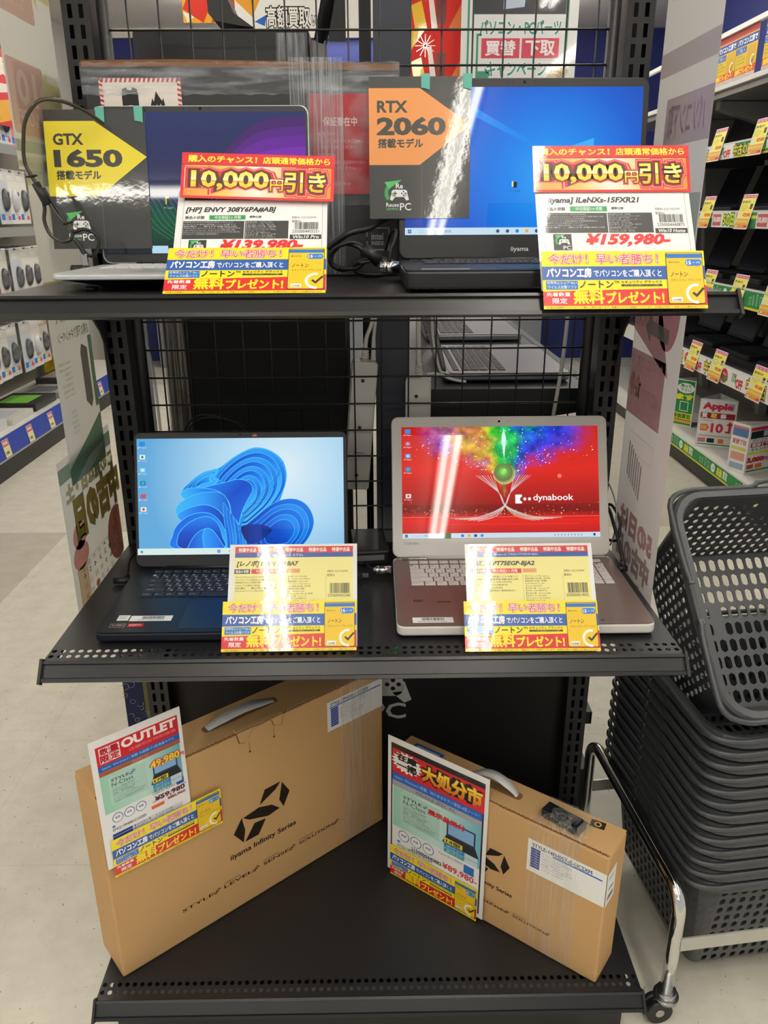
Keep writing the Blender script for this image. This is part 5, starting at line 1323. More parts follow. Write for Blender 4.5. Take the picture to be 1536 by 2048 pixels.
# ------------------------------------------------------------------ the two kraft laptop cartons on the bottom shelf
LOGO = [[(0.2814, 0.2024), (0.2942, 0.2302), (0.3281, 0.2307), (0.317, 0.2188)], [(0.3312, 0.2281), (0.3467, 0.2003), (0.3317, 0.1721), (0.3234, 0.192)],
        [(0.2466, 0.1934), (0.2798, 0.1985), (0.3068, 0.1896), (0.3232, 0.1735), (0.2985, 0.1693), (0.2583, 0.1833)], [(0.2437, 0.1951), (0.2489, 0.1655), (0.2439, 0.1403), (0.2253, 0.1685)], [(0.247, 0.1399), (0.2686, 0.17), (0.2927, 0.1667), (0.2756, 0.1398)]]
def infinity(P, x, y, s, c='241C14', L=1):
    """small mark: the faceted loop"""
    for q in LOGO: P.poly([(x + (a - 0.286) * s, y + (b - 0.185) * s) for a, b in q], c, L)
def carton_print(t, ox, oy, k):
    """logo, series name and the row of four line names, each printed piece a part"""
    c = '231B14'; M = Matrix.Rotation(PI / 2, 4, 'X') @ Matrix.Translation((0, 0, .0003))
    P = Print('box')
    for q in LOGO: P.poly([(ox + a * k, oy + b * k) for a, b in q], c, 1)
    P.build('printed_logo', t, M)
    P = Print('box'); P.text('iiyama Infinity Series', ox + .2155 * k, oy + .113 * k, ox + .3565 * k, oy + .1275 * k, c, 1, .02, res=3); P.build('printed_lettering', t, M)
    for s_, sub, a, A in (('STYLE', '', .1155, .176), ('LEVEL', 'GAMING BASE', .198, .257), ('SENSE', 'CREATIVE BASE', .281, .338), ('SOLUTION', 'BUSINESS BASE', .362, .443)):
        P = Print('box')
        P.text(s_, ox + a * k, oy + .063 * k, ox + A * k, oy + .0695 * k, c, 1, .012, res=3)
        if sub: P.text(sub, ox + a * k, oy + .0725 * k, ox + (a + .034) * k, oy + .0752 * k, c, 1)
        infinity(P, ox + (A + .0075) * k, oy + .067 * k, .115 * k, c)
        P.build('printed_lettering', t, M)
def kraft_box(name, label, loc, yaw, L, H, D):
    t = thing(name, label, 'cardboard box', loc, (0, 0, yaw), 'laptop cartons on the bottom shelf')
    m = MB(); m.box((0, 0, 0), (L, D, H - .003), M_KRAFT, bev=.0035); m.build('body', t)
    m = MB(); m.box((0.001, 0.004, H - .0028), (L - .001, D - .001, H), M_KRAFT, bev=.001)
    m.build('lid_flap', t)
    # corrugated cut edge along the front of the lid flap
    m = MB()
    n = int(L / .0042)
    for k in range(n):
        x = .002 + (L - .004) * k / n
        m.box((x, .0022, H - .0036 + .0006 * (k % 2)), (x + .0025, .0046, H - .0008 + .0006 * (k % 2)), M_EDGEGAP)
    m.build('flap_edge', t)
    return t
YA = math.radians(39.7)
ca = kraft_box('laptop_carton', 'larger kraft laptop carton standing aslant on the left of the bottom shelf', (-.415, -.407, ZB + .0004), YA, .575, .372, .086)
carton_print(ca, 0, 0, 1.0)
P = Print('box')
P.disc(.2705, .3250, .0022, '5A3E22', 1, n=12); P.disc(.321, .332, .0022, '5A3E22', 1, n=12); P.rect(.2700, .325, .2709, .345, '7A5A34', 1); P.rect(.3206, .332, .3214, .352, '7A5A34', 1)
P.build('tab_slits', ca, Matrix.Rotation(PI / 2, 4, 'X') @ Matrix.Translation((0, 0, .0003)))
m = MB(); m.prism([(.245, .3725), (.250, .3505), (.262, .3475), (.2715, .355), (.277, .3685), (.300, .3722), (.317, .3685), (.3205, .3550), (.338, .3500), (.344, .3725)], 0.0, .0009, M_EDGEGAP, mw=Matrix.Rotation(PI / 2, 4, 'X'))  # wider dark outline paints the shaded gap round the tab
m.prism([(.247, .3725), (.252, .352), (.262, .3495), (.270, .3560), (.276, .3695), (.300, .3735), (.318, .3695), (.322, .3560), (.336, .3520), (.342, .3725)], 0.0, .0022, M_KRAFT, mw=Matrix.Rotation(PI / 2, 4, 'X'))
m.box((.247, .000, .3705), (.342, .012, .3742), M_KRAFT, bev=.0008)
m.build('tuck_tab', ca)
def carry_handle(t, x0, x1, y, H, sag=.016, wd=.011):
    s = MB(); s.prism(rrect(x0 - .008, y - .009, x1 + .008, y + .009, .007), H + .0001, H + .0006, mat('slot_shade_board', (120, 88, 54), rough=.9)); s.build('handle_slot', t)  # raised patch on the lid; the slot's inner shade is put into its colour
    m = MB(); n = 16; rows = []
    for k in range(n + 1):
        f = k / n; x = x0 + (x1 - x0) * f; z = H + .0010 + sag * math.sin(PI * f) ** .8
        w_ = wd * (.55 + .45 * min(1, 4 * min(f, 1 - f)))
        rows.append([m.bm.verts.new((x, y - w_, z)), m.bm.verts.new((x, y + w_, z)), m.bm.verts.new((x, y + w_, z - .002)), m.bm.verts.new((x, y - w_, z - .002))])
    fs = []
    for a, b in zip(rows, rows[1:]):
        for k in range(4): fs.append(m.bm.faces.new((a[k], a[(k + 1) % 4], b[(k + 1) % 4], b[k])))
    m._done(fs, mat('milky_handle_plastic', (208, 208, 206), rough=.35), True)
    m.build('carry_handle', t)
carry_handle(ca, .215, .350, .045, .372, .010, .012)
# shipping label and clear tape
P = Print('paper'); P.panel(0, 0, .135, .064, .0002, ink('E8E8E6'))
P.rect(.006, .049, .130, .0515, '2A66C0', 1); P.text('STYLE-17FH045-C-UCSSM', .008, .053, .098, .060, '2A2A66', 1, .02)
for k in range(9): P.rect(.008, .008 + .0045 * k, .026, .0117 + .0045 * k, '2C46A0', 1)
P.lines(.030, .008, .095, .048, 8, '8A8C9A', 1, 2)
P.build('shipping_label', ca, Matrix.Translation((.4385, -.0006, .285)) @ Matrix.Rotation(PI / 2, 4, 'X'))
m = MB()
TA = film('packing_tape_brown_box', (240, 236, 228), a=.15, stretch=(260, 260, 5), strength=.8)
for x0, x1 in ((.470, .545),):
    n = 10
    v = [[m.bm.verts.new((x0 + (x1 - x0) * i / n, -.0013 - .0005 * (i % 2), z)) for i in range(n + 1)] for z in (.004, .19, .3735)]
    w2 = [[m.bm.verts.new((x0 + (x1 - x0) * i / n, yy, .3748 + .0004 * (i % 2))) for i in range(n + 1)] for yy in (-.0005, .045, .0865)]
    for g_ in (v, w2):
        for a, b in zip(g_, g_[1:]):
            for i in range(n): m._done([m.bm.faces.new((a[i], a[i + 1], b[i + 1], b[i]))], TA, True)
m.build('packing_tape', ca)

YB_ = math.radians(-37.5)
HB = .268
cb = kraft_box('laptop_carton', 'smaller kraft laptop carton standing aslant on the right of the bottom shelf', (.037, -.173, ZB + .0004), YB_, .426, HB, .073)
carton_print(cb, -.0005, 0, .745)
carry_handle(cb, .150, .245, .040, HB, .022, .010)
m = MB(); m.prism([(.150, HB + .0005), (.156, .252), (.170, .249), (.178, .258), (.205, .258), (.212, .249), (.226, .252), (.232, HB + .0005)], 0, .0016, M_KRAFT, mw=Matrix.Rotation(PI / 2, 4, 'X'))
m.build('tuck_tab', cb)
P = Print('paper'); P.panel(0, 0, .1365, .066, .0002, ink('EEEDEA'))
P.text('STYLE-14FH057-i5-UCSXM', .008, .053, .112, .0605, '33385A', 1, .02); P.rect(.045, .0495, .130, .0522, '2A6AC8', 1)
for k in range(8): P.rect(.006, .010 + .0052 * k, .023, .0145 + .0052 * k, '2C3E8C', 1)
P.lines(.027, .012, .090, .050, 7, '9A9CA6', 1, 3)
P.build('shipping_label', cb, Matrix.Translation((.2885, -.0006, .166)) @ Matrix.Rotation(PI / 2, 4, 'X'))
P = Print('paper'); P.panel(0, 0, .036, .066, .0002, ink('EEEDEA'))
P.text('14FH057', .008, .050, .028, .056, '5A5C66', 1, .0); P.bars(.006, .008, .030, .018, '33363C', 1, 20, 3); P.bars(.008, .028, .028, .033, '6A6C74', 1, 20, 5)
P.build('shipping_label', cb, Matrix.Translation((.4266, -.0006, .166)) @ Matrix.Rotation(PI / 2, 4, 'Z') @ Matrix.Rotation(PI / 2, 4, 'X'))
P = Print('box'); P.rect(0, 0, .024, .017, '2A221A', 1); P.disc(.012, .0085, .006, 'C89A60', 2, n=14); P.disc(.012, .0085, .0035, '2A221A', 3, n=12)
P.build('care_mark', cb, Matrix.Translation((.372, .046, HB + .0004)) @ Matrix.Rotation(.15, 4, 'Z'))
P = Print('box'); P.text('PRECISION', 0, .008, .034, .0125, '2A221A', 1, .01); P.text('EQUIPMENT', 0, .001, .034, .0055, '2A221A', 1, .01)
P.build('care_lettering', cb, Matrix.Translation((.368, .052, HB + .0004)) @ Matrix.Rotation(PI, 4, 'Z'))
P = Print('paper'); P.panel(0, 0, .062, .030, .0002, ink('2A56A8')); P.rect(.006, .005, .056, .025, 'A8C4E8', 1); P.text('INSIDE', .012, .010, .048, .020, '1E3E80', 2, .02)
P.build('inside_label', cb, Matrix.Translation((.085, .058, HB + .0006)) @ Matrix.Rotation(PI, 4, 'Z'))
m = MB()
TB = film('packing_tape_small_box', (240, 236, 228), a=.13, stretch=(260, 260, 5), strength=.8)
n = 12
v = [[m.bm.verts.new((.292 + .088 * i / n, -.0014 - .0005 * (i % 2), z)) for i in range(n + 1)] for z in (.004, .14, HB + .001)]
w2 = [[m.bm.verts.new((.292 + .088 * i / n, yy, HB + .0012 + zz * math.sin(PI * i / n))) for i in range(n + 1)] for yy, zz in ((-.0005, .004), (.012, .020), (.030, .023), (.048, .012), (.0735, .0))]
for g_ in (v, w2):
    for a, b in zip(g_, g_[1:]):
        for i in range(n): m._done([m.bm.faces.new((a[i], a[i + 1], b[i + 1], b[i]))], TB, True)
m.build('packing_tape', cb)
def on_box(M, x, y, z, rx=0, rz=0): return M @ Matrix.Translation((x, y, z)) @ Matrix.Rotation(rz, 4, 'Z') @ Matrix.Rotation(rx, 4, 'X')
bpy.context.view_layer.update()
MA, MBX = ca.matrix_world.copy(), cb.matrix_world.copy()
t = thing('battery_pack', 'small black device taped on top of the smaller kraft carton', 'battery', mw=MBX @ Matrix.Translation((.336, .026, HB + .0006)) @ Matrix.Rotation(-.12, 4, 'Z'))
MB().box((-.036, -.013, 0), (.030, .013, .017), mat('glossy_black_plastic', (22, 24, 28), rough=.18), bev=.003).build('body', t)
MB().box((.0300, -.012, .001), (.0345, .012, .016), mat('grey_end_cap', (120, 124, 128), rough=.3, metal=.5), bev=.001).build('end_cap', t)
MB().prism([(.012, -.002), (.017, 0), (.012, .003)], .0170, .0173, mat('red_print', (170, 70, 70))).build('red_mark', t)

# flyers
def flyer(P, w, h, outlet):
    P.clip = (0, 0, w, h)
    if outlet:
        P.rect(w * .06, h * .80, w * .96, h * .945, 'D22030', 1)
        P.rect(w * .09, h * .815, w * .31, h * .93, 'F2E4E4', 2); P.rect(w * .197, h * .815, w * .203, h * .93, 'D22030', 3); P.rect(w * .09, h * .870, w * .31, h * .874, 'D22030', 3)
        for k, s_ in enumerate('数量限定'): P.text(s_, w * (.10 + .108 * (k % 2)), h * (.878 - .056 * (k // 2)), w * (.19 + .108 * (k % 2)), h * (.924 - .056 * (k // 2)), 'C01E2C', 4, .04)
        P.text('OUTLET', w * .335, h * .868, w * .93, h * .93, 'FFF4F0', 2, .05, res=3); P.text('店舗限定特別価格', w * .4, h * .825, w * .93, h * .85, 'E8909A', 2, 0, res=1)
        P.rect(w * .06, h * .755, w * .96, h * .80, '2A62B8', 1); P.text('iiyama  Windows11 搭載 大画面17.3型液晶モデル', w * .10, h * .765, w * .90, h * .79, 'C8DAF2', 2, 0, res=1)
        P.rect(w * .06, h * .722, w * .96, h * .755, 'A85A3A', 1); P.text('ENTRY PC', w * .42, h * .728, w * .6, h * .748, 'D8A890', 2)
        top, mid = .722, .43
    else:
        P.rect(w * .035, h * .03, w * .965, h * .96, '2A1C3A', 1)
        P.rect(w * .05, h * .755, w * .965, h * .955, 'D8222A', 2); P.rect(w * .05, h * .925, w * .965, h * .96, '1E1414', 3)
        n = 18; st = []
        for k in range(2 * n):
            a = PI * k / n; r = 1.0 if k % 2 else .78
            st.append((w * .20 + w * .165 * r * math.cos(a), h * .85 + h * .075 * r * math.sin(a)))
        P._add(st + [(w * .20, h * .85)], [(k, (k + 1) % (2 * n), 2 * n) for k in range(2 * n)], 'F6F2EE', 4)
        P.text('在庫', w * .10, h * .857, w * .30, h * .905, '1A1412', 5, .05); P.text('一掃', w * .10, h * .80, w * .30, h * .848, '1A1412', 5, .05)
        gm = grad('fiery_lettering', [(0, 'D86A10'), (.45, 'F0A020'), (.7, 'FFD838'), (1, 'FFE860')], lo=h * .79, hi=h * .90)
        P.outlined('大処分市', w * .36, h * .79, w * .94, h * .90, [(.16, '1C100C'), (.06, 'C88A2A'), (.03, gm)], 5)
        P.rect(w * .05, h * .70, w * .95, h * .755, '2A66C0', 4); P.text('iiyama  Windows11搭載、持ち歩きやすい薄型14型ノート！', w * .08, h * .712, w * .92, h * .742, 'BFD6F4', 5, 0, res=1)
        P.rect(w * .05, h * .66, w * .95, h * .70, 'A8A8B0', 4); P.text('MIDDLE SPEC PC', w * .3, h * .668, w * .7, h * .69, '5A5A62', 5)
        P.rect(w * .05, h * .03, w * .95, h * .66, 'F0EFEC', 3)
        top, mid = .66, .36
    x0, x1 = w * .06, w * .95
    P.rect(x0, h * mid, x1, h * top, grad('teal_panel_%d' % outlet, [(0, '9AD0B8'), (.5, 'C4E4D8'), (1, '6AB0C0')], axis='X', lo=x0, hi=x1, kind='paper'), 4)
    P.rect(w * .14, h * (mid + .05), w * .55, h * (top - .02), 'B4D8CA', 5)
    P.text('STYLE', w * .17, h * (top - .065), w * .36, h * (top - .045), '3A4A4A', 6, .02); infinity(P, w * .40, h * (top - .055), .085, '2A5A9A', 6)
    P.text('N-Class', w * .17, h * (top - .105), w * .40, h * (top - .075), '5A4048', 6, .0, res=3)
    P.lines(w * .17, h * (mid + .06), w * .53, h * (top - .115), 9, '3E5450', 6, 4)
    # pictured notebook
    P.poly([(w * .62, h * (mid + .13)), (w * .90, h * (mid + .13)), (w * .90, h * (mid + .235)), (w * .62, h * (mid + .235))], '2A3A5A', 6); P.rect(w * .635, h * (mid + .14), w * .885, h * (mid + .225), '8AB4E0', 7)
    P.poly([(w * .58, h * (mid + .065)), (w * .94, h * (mid + .065)), (w * .90, h * (mid + .13)), (w * .62, h * (mid + .13))], '2A2A2E', 7)
    P.rect(w * .60, h * (mid + .07), w * .78, h * (mid + .105), 'E8D43A', 8); P.text('17型' if outlet else '14型', w * .62, h * (mid + .075), w * .76, h * (mid + .10), '2A2A22', 9, .03)
    for k in range(2):
        y = mid + .035 - .035 * k
        P.rect(w * .60, h * y, w * .80, h * (y + .03), ('2E86C0', '38A0AA')[k], 8); P.rect(w * .805, h * y, w * .93, h * (y + .03), 'C8DCE4', 8); P.text(('CPUスコア', 'GPUスコア')[k], w * .62, h * (y + .006), w * .78, h * (y + .024), 'EAF4F8', 9, res=1)
    if outlet:
        P.outlined('49,980', w * .60, h * .615, w * .93, h * .675, [(.12, 'C85A1E'), (.03, 'FFD84A')], 10); P.text('円', w * .94, h * .62, w * .985, h * .65, 'D8502A', 10, .03)
    else:
        P.text('展示品処分', w * .43, h * .565, w * .80, h * .61, 'D8222E', 10, .05)
    ym = mid - (.055 if outlet else .05)
    for k in range(3):
        cx, cy = w * (.18 + .13 * k), h * ym
        P.disc(cx, cy, w * .058, '3A6AB0', 6, ry=w * .058); P.disc(cx, cy, w * .051, 'F4F4F4', 7, ry=w * .051); P.text('8GB', cx - w * .025, cy - h * .004, cx + w * .025, cy + h * .012, '3A4A6A', 8, .02)
    P.rect(w * .11, h * (ym - .065), w * .14, h * (ym - .05), '2A6AC0', 6)
    P.text('STYLE-17FH045-C-UCSSM' if outlet else 'STYLE-14FH057-i5-UCSXM', w * .11, h * (ym - .095), w * .48, h * (ym - .075), '33333A', 6, .01)
    if outlet:
        P.text('Celeron 4205U', w * .58, h * (ym + .035), w * .84, h * (ym + .055), '6A6A72', 6); P.rr(w * .86, h * (ym + .03), w * .95, h * (ym + .08), .002, '2C5AA8', 6)
        P.text('¥59,980', w * .60, h * (ym - .025), w * .95, h * (ym + .018), '3A2A2E', 6, .03); P.line(w * .57, h * (ym - .02), w * .97, h * (ym + .022), h * .004, 'C02A38', 7)
        P.text('¥80,960', w * .74, h * (ym - .055), w * .95, h * (ym - .03), '8A2A3A', 6, .03); P.rect(w * .55, h * (ym - .07), w * .70, h * (ym - .045), 'E86A3A', 6)
    else:
        P.text('2150000440882', w * .26, h * (ym - .075), w * .58, h * (ym - .05), '2A2A30', 6, .02)
        P.text('Core i5-1135G7', w * .55, h * (ym + .015), w * .79, h * (ym + .033), '6A6A72', 6); P.rect(w * .80, h * (ym - .03), w * .90, h * (ym + .03), '2A72C0', 6)
        P.text('¥89,980-', w * .59, h * (ym - .085), w * .93, h * (ym - .035), 'D82A3A', 6, .02)
    for k in range(5): P.rect(w * .10, h * (ym - .135 - .022 * k), w * .32, h * (ym - .117 - .022 * k), '24408A', 6)
    for k in range(5): P.rect(w * .33, h * (ym - .135 - .022 * k), w * .90, h * (ym - .117 - .022 * k), ('D8D8E4', 'C8C8D6')[k % 2], 6)
    P.lines(w * .34, h * (ym - .225), w * .80, h * (ym - .115), 5, '5A5A6A', 7, 2, SPEC)
w, h = .148, .236
P = Print('paper'); P.panel(0, 0, w, h, .0006, ink('F2F0F0')); flyer(P, w, h, True)
def curl(x, y, z):
    k = max(0.0, (y - .09)); return (x, y - 0.6 * k * k, z + 1.3 * k * k * (.4 + x / .148 * .6))
o = P.build('sale_flyer', None); o.matrix_world = on_box(MA, .002, -.006, .236, PI / 2 - .018, 0)
tag(o, 'white and red outlet flyer stuck to the larger kraft carton', 'flyer', 'sale flyers on the kraft cartons')
strip('yellow and red gift strip at the foot of the outlet flyer', on_box(MA, .0105, -.0085, .217, PI / 2, 0) @ Matrix.Rotation(-.01, 4, 'Z'))
w, h = .212, .306
P = Print('lam'); P.panel(0, 0, w, h, .0008, ink('F0EEEA', 'lam')); flyer(P, w, h, False)
o = P.build('sale_flyer', None); o.matrix_world = on_box(MBX, .001, -.0065, .008, PI / 2 - .012, 0)
tag(o, 'laminated red clearance flyer leaning on the smaller kraft carton', 'flyer', 'sale flyers on the kraft cartons')
strip('yellow and red gift strip at the foot of the clearance flyer', on_box(MBX, .0105, -.0105, .001, PI / 2, 0))

# ------------------------------------------------------------------ stack of grey shopping baskets on a chrome trolley
M_BASKET = mat('charcoal_basket_plastic', (66, 68, 71), rough=.34)
BW, BD, BH = .47, .365, .225
IN = .032
def basket_parts():
    b = MB()
    RC = .05
    LX, LY, LC = BW - 2 * RC, BD - 2 * RC, PI * RC / 2
    PER = 2 * (LX + LY) + 4 * LC
    def ring(u, v):
        """point on the tapering wall: u runs round the rounded mouth, v from bottom to rim"""
        d = (u % 1.0) * PER; k = IN * (1 - v)
        for sx, sy, dx, dy, L, cx, cy, a in ((RC, 0, 1, 0, LX, BW - RC, RC, -PI / 2), (BW, RC, 0, 1, LY, BW - RC, BD - RC, 0), (BW - RC, BD, -1, 0, LX, RC, BD - RC, PI / 2), (0, BD - RC, 0, -1, LY, RC, RC, PI)):
            if d <= L: return (sx + dx * d - dy * k, sy + dy * d + dx * k, -BH + BH * v)
            d -= L
            if d <= LC:
                t = a + d / RC; return (cx + (RC - k) * math.cos(t), cy + (RC - k) * math.sin(t), -BH + BH * v)
            d -= LC
        return (RC, k, -BH + BH * v)
    def slot(i, j):
        s = .10; sh = .10
        d = .26 if (i + j) % 2 else .20
        q = [(.24, .30 - sh), (.5, .18), (.74, .20 + sh), (.78, .5), (.76, .74), (.5, .84), (.26, .80 - sh), (.22, .5)]
        return q
    NU, nv = 84, 10
    def skip(i, j):
        d = (i + .5) / NU * PER
        for L in (LX, LY, LX, LY):
            if d < L:
                f = d / L
                return j == nv - 1 or (j >= nv - 3 and .36 < f < .64)
            d -= L
            if d < LC: return True
            d -= LC
        return True
    b.perf(NU, nv, ring, slot, M_BASKET, skip)
    bmesh.ops.remove_doubles(b.bm, verts=b.bm.verts[:], dist=1e-5)
    OV = [(.16, .30), (.30, .10), (.70, .10), (.84, .30), (.84, .70), (.70, .90), (.30, .90), (.16, .70)]
    ov = lambda i, j: [(.18, .22), (.5, .10), (.82, .22), (.86, .5), (.82, .78), (.5, .90), (.18, .78), (.14, .5)]
    k = IN + .0055
    b.perf(20, 9, lambda u, v: (k + (BW - 2 * k) * u, k + (BD - 2 * k) * v, -BH), ov, M_BASKET, lambda i, j: (i, j) in ((5, 4), (14, 4), (5, 5), (14, 5)))
    # floor border joining the tapered wall to the holed bottom
    n_ = NU * 2; co = [Vector(ring(q / n_, 0.0)) for q in range(n_)]
    ci = [Vector((min(max(c.x, k), BW - k), min(max(c.y, k), BD - k), -BH)) for c in co]
    vo = [b.bm.verts.new(c) for c in co]; vi = [b.bm.verts.new(c) for c in ci]
    fs_ = []
    for q in range(n_):
        r_ = (q + 1) % n_
        if (co[q] - ci[q]).length < 1e-4 and (co[r_] - ci[r_]).length < 1e-4: continue
        fs_.append(b.bm.faces.new((vo[q], vo[r_], vi[r_], vi[q]) if (ci[q] - ci[r_]).length > 1e-6 else (vo[q], vo[r_], vi[q])))
    b._done(fs_, M_BASKET)
    bmesh.ops.remove_doubles(b.bm, verts=b.bm.verts[:], dist=1e-5)
    body = b.build('basket_body', None, solid=.0024)
    # rim: rolled flange around the mouth
    m = MB()
    path = [Vector((x, y, 0)) for x, y in rrect(-.004, -.004, BW + .004, BD + .004, .05, 6)]
    m.tube(path, .01, M_BASKET, closed=True, prof=[(-.0035, -.010), (-.002, -.010), (-.0015, .002), (.006, .003), (.010, -.001), (.0125, -.010), (.0145, -.009), (.012, .003), (.007, .0065), (-.0035, .0055)])
    rim = m.build('rim', None)
    hs = []
    for y0, sg in ((BD * .5 - .035, -1), (BD * .5 + .035, 1)):
        yy = -.016 if sg < 0 else BD + .016
        pts = [(-.012, y0, .004), (-.016, y0 + sg * .02, .004), (-.018, yy - sg * .06, .004), (-.012, yy - sg * .018, .004), (.020, yy - sg * .001, .004), (.06, yy, .004), (BW * .30, yy, .004), (BW * .36, yy + sg * .010, .005), (BW * .64, yy + sg * .010, .005), (BW * .70, yy, .004), (BW - .06, yy, .004), (BW - .020, yy - sg * .001, .004), (BW + .012, yy - sg * .018, .004), (BW + .018, yy - sg * .06, .004), (BW + .016, y0 + sg * .02, .004), (BW + .012, y0, .004)]
        m = MB(); m.tube(pts, .0048, M_BASKET, n=8, smooth_path=3)
        for xx in (-.012, BW + .012): m.box((xx - .006, y0 - .006, -.012), (xx + .006, y0 + .006, .008), M_BASKET, bev=.002)
        hs.append(m.build('handle', None))
    return body, rim, hs
body0, rim0, hs0 = basket_parts()
TH = math.radians(7)
STK = Matrix.Translation((.562, -.346, 0)) @ Matrix.Rotation(TH, 4, 'Z')
ORD = ['lowest', 'second', 'third', 'fourth', 'fifth', 'sixth', 'seventh', 'eighth', 'ninth', 'tenth', 'eleventh', 'twelfth', 'thirteenth']
NB = 13
root0 = None
for i in range(NB):
    lab = 'charcoal shopping basket, %s from the floor in the stack on the trolley' % ORD[i] if i else 'charcoal shopping basket at the bottom of the stack on the trolley'
    mw = STK @ Matrix.Translation((0, 0, .272 + .0247 * i))
    if root0 is None:
        root0 = thing('shopping_basket', lab, 'shopping basket', group='stacked shopping baskets', mw=mw)
        for p in (body0, rim0, *hs0): p.parent = root0
    else:
        dup(root0, lab, mw=mw)
dup(root0, 'charcoal shopping basket tilted up at the back on top of the stack', mw=STK @ Matrix.Translation((0.006, -.004, .618)) @ Matrix.Rotation(TI(47), 4, 'X'))
# trolley
tr = thing('basket_trolley', 'chrome tube trolley on casters carrying the shopping baskets', 'trolley', mw=Matrix.Translation((.524, -.377, 0)) @ Matrix.Rotation(TI(7), 4, 'Z'))
TW, TD, TZ = .565, .402, .278
for x in (0, TW):
    m = MB()
    RB = .042
    bend = [(x, RB - RB * math.cos(PI / 2 * q / 8), TZ - RB + RB * math.sin(PI / 2 * q / 8)) for q in range(9)]
    rear = [(x, TD - RB + RB * math.sin(PI / 2 * q / 8), TZ + .022 - RB + RB * math.cos(PI / 2 * q / 8)) for q in range(9)]
    m.tube([(x, 0, .062), (x, 0, .15)] + bend + rear + [(x, TD, .15), (x, TD, .062)], .0115, M_CHROME, n=16)
    m.build('side_frame', tr)
for y in (-.011, TD - .004):
    m = MB(); m.box((0.006, y, .165), (TW - .006, y + .003, .193), mat('satin_steel_bar', (196, 196, 188), rough=.35, metal=.55)); m.build('cross_bar', tr)
for x in (0, TW):
    for y in (0, TD):
        c = MB()
        c.cyl((x, y, .052), (x, y, .064), .017, M_STEEL, n=20); c.cyl((x, y, .046), (x, y, .053), .022, M_STEEL, n=20)
        o_ = .014 if y else -.014
        c.box((x + min(o_, 0) - .008, y - .003, .016), (x + max(o_, 0) + .008, y + .003, .048), M_STEEL, bev=.001)
        cc = c.build('caster', tr)
        for s_ in (-1, 1):
            c = MB(); c.cyl((x + o_, y + s_ * .0038, .0235), (x + o_, y + s_ * .014, .0235), .0235, mat('black_caster_rubber', (30, 30, 31), rough=.5), n=28); c.cyl((x + o_, y + s_ * .0038, .0235), (x + o_, y + s_ * .0145, .0235), .008, M_STEEL, n=14); c.build('wheel', cc)

# ------------------------------------------------------------------ the gondola behind the end cap
gd = thing('gondola_rack', 'black aisle gondola running away behind the end-of-aisle rack', 'shelf rack')
MB().box((.020, .068, 0), (.080, .110, 2.6), mat('slate_post', (58, 62, 72), rough=.5, metal=.2)).build('post', gd)
MB().box((.044, .11, .05), (.056, 3.2, 1.10), M_BLACKSTEEL).build('centre_board', gd)
def aisle_shelf(x0, x1, z, y0=.072, y1=3.2, lip=.030):
    m = MB()
    m.box((x0, y0, z - .004), (x1, y1, z), M_SHELF); m.box((x0, y0, z - lip), (x1, y0 + .003, z - .004), M_SHELF)
    m.box((x0 if x0 < -.1 else x1 - .004, y0, z - lip), (x0 + .004 if x0 < -.1 else x1, y1, z - .004), M_SHELF)
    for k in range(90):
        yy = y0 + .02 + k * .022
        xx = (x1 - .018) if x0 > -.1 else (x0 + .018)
        m.box((xx - .004, yy, z), (xx + .004, yy + .010, z + .0003), mat('hole_shade_steel', (12, 12, 13)))  # thin dark pads painted where shaded holes would be
    return m.build('shelf', gd)
aisle_shelf(.082, .436, 1.046); aisle_shelf(.082, .480, .345, y0=.055); aisle_shelf(.09, .50, .16, y0=.10, y1=3.2, lip=.15)
m = MB(); m.prism([(.085, 1.016), (.436, 1.016), (.436, 1.005), (.30, .985), (.085, .955)], .074, .077, M_BLACKSTEEL, mw=Matrix(((1, 0, 0, 0), (0, 0, 1, 0), (0, 1, 0, 0), (0, 0, 0, 1)))); m.build('bracket', gd)
M_GREYM = mat('grey_metal_shell', (132, 132, 136), rough=.35, metal=.6)
def screen_off(P): P.rect(0, 0, P.w, P.h, ink('0A0B0E', 'off'), 1)
for k, (yy, lab) in enumerate(((.305, 'grey laptop behind the grid, nearer of the two on the rear shelf'), (.83, 'grey laptop behind the grid, farther of the two on the rear shelf'))):
    laptop('laptop', lab, (.150, yy, 1.046), PI / 2, .355, .245, .019, .225, math.radians(14), M_GREYM, M_GREYM, M_GREYM, M_BEZ, mat('black_keycap', (22, 22, 24), rough=.5), (.006, .006, .018, .010), screen_off, (-.15, .15, -.125, -.02, ROWS_14), letters=False)
# left side of the gondola: wrapped black carton, leaflets, tall dark carton at the top
t = thing('carton', 'matt black carton behind the left half of the grid', 'box', (-.19, .075, .60))
MB().box((-.175, 0, 0), (.155, .30, .655), mat('matt_black_carton', (13, 13, 14), rough=.8), bev=.002).build('body', t)
m = MB()
v = [[m.bm.verts.new((-.179 + .042 * i / 12, -.0015 - .001 * (i % 2), .655 * j / 6)) for i in range(13)] for j in range(7)]
for j in range(6):
    for i in range(12): m._done([m.bm.faces.new((v[j][i], v[j][i + 1], v[j + 1][i + 1], v[j + 1][i]))], film('brown_tape', (170, 160, 145), a=.45, stretch=(260, 60, 4), strength=.9), True)
m.build('packing_tape', t)
MB().box((.0, .06, -.60), (.02, .24, 0), M_BLACKSTEEL).build('support', t)
P = Print('paper'); w, h = .040, .27
P.panel(0, 0, w, h, .0006, ink('DCDCD8')); P.rect(.004, .06, .030, .24, '2F8A62', 1); P.rect(.012, .02, .034, .10, '22346A', 1); P.rect(0, .245, .03, .268, 'D8C84A', 1); P.rect(0, .0, .03, .025, 'C83A3A', 1)
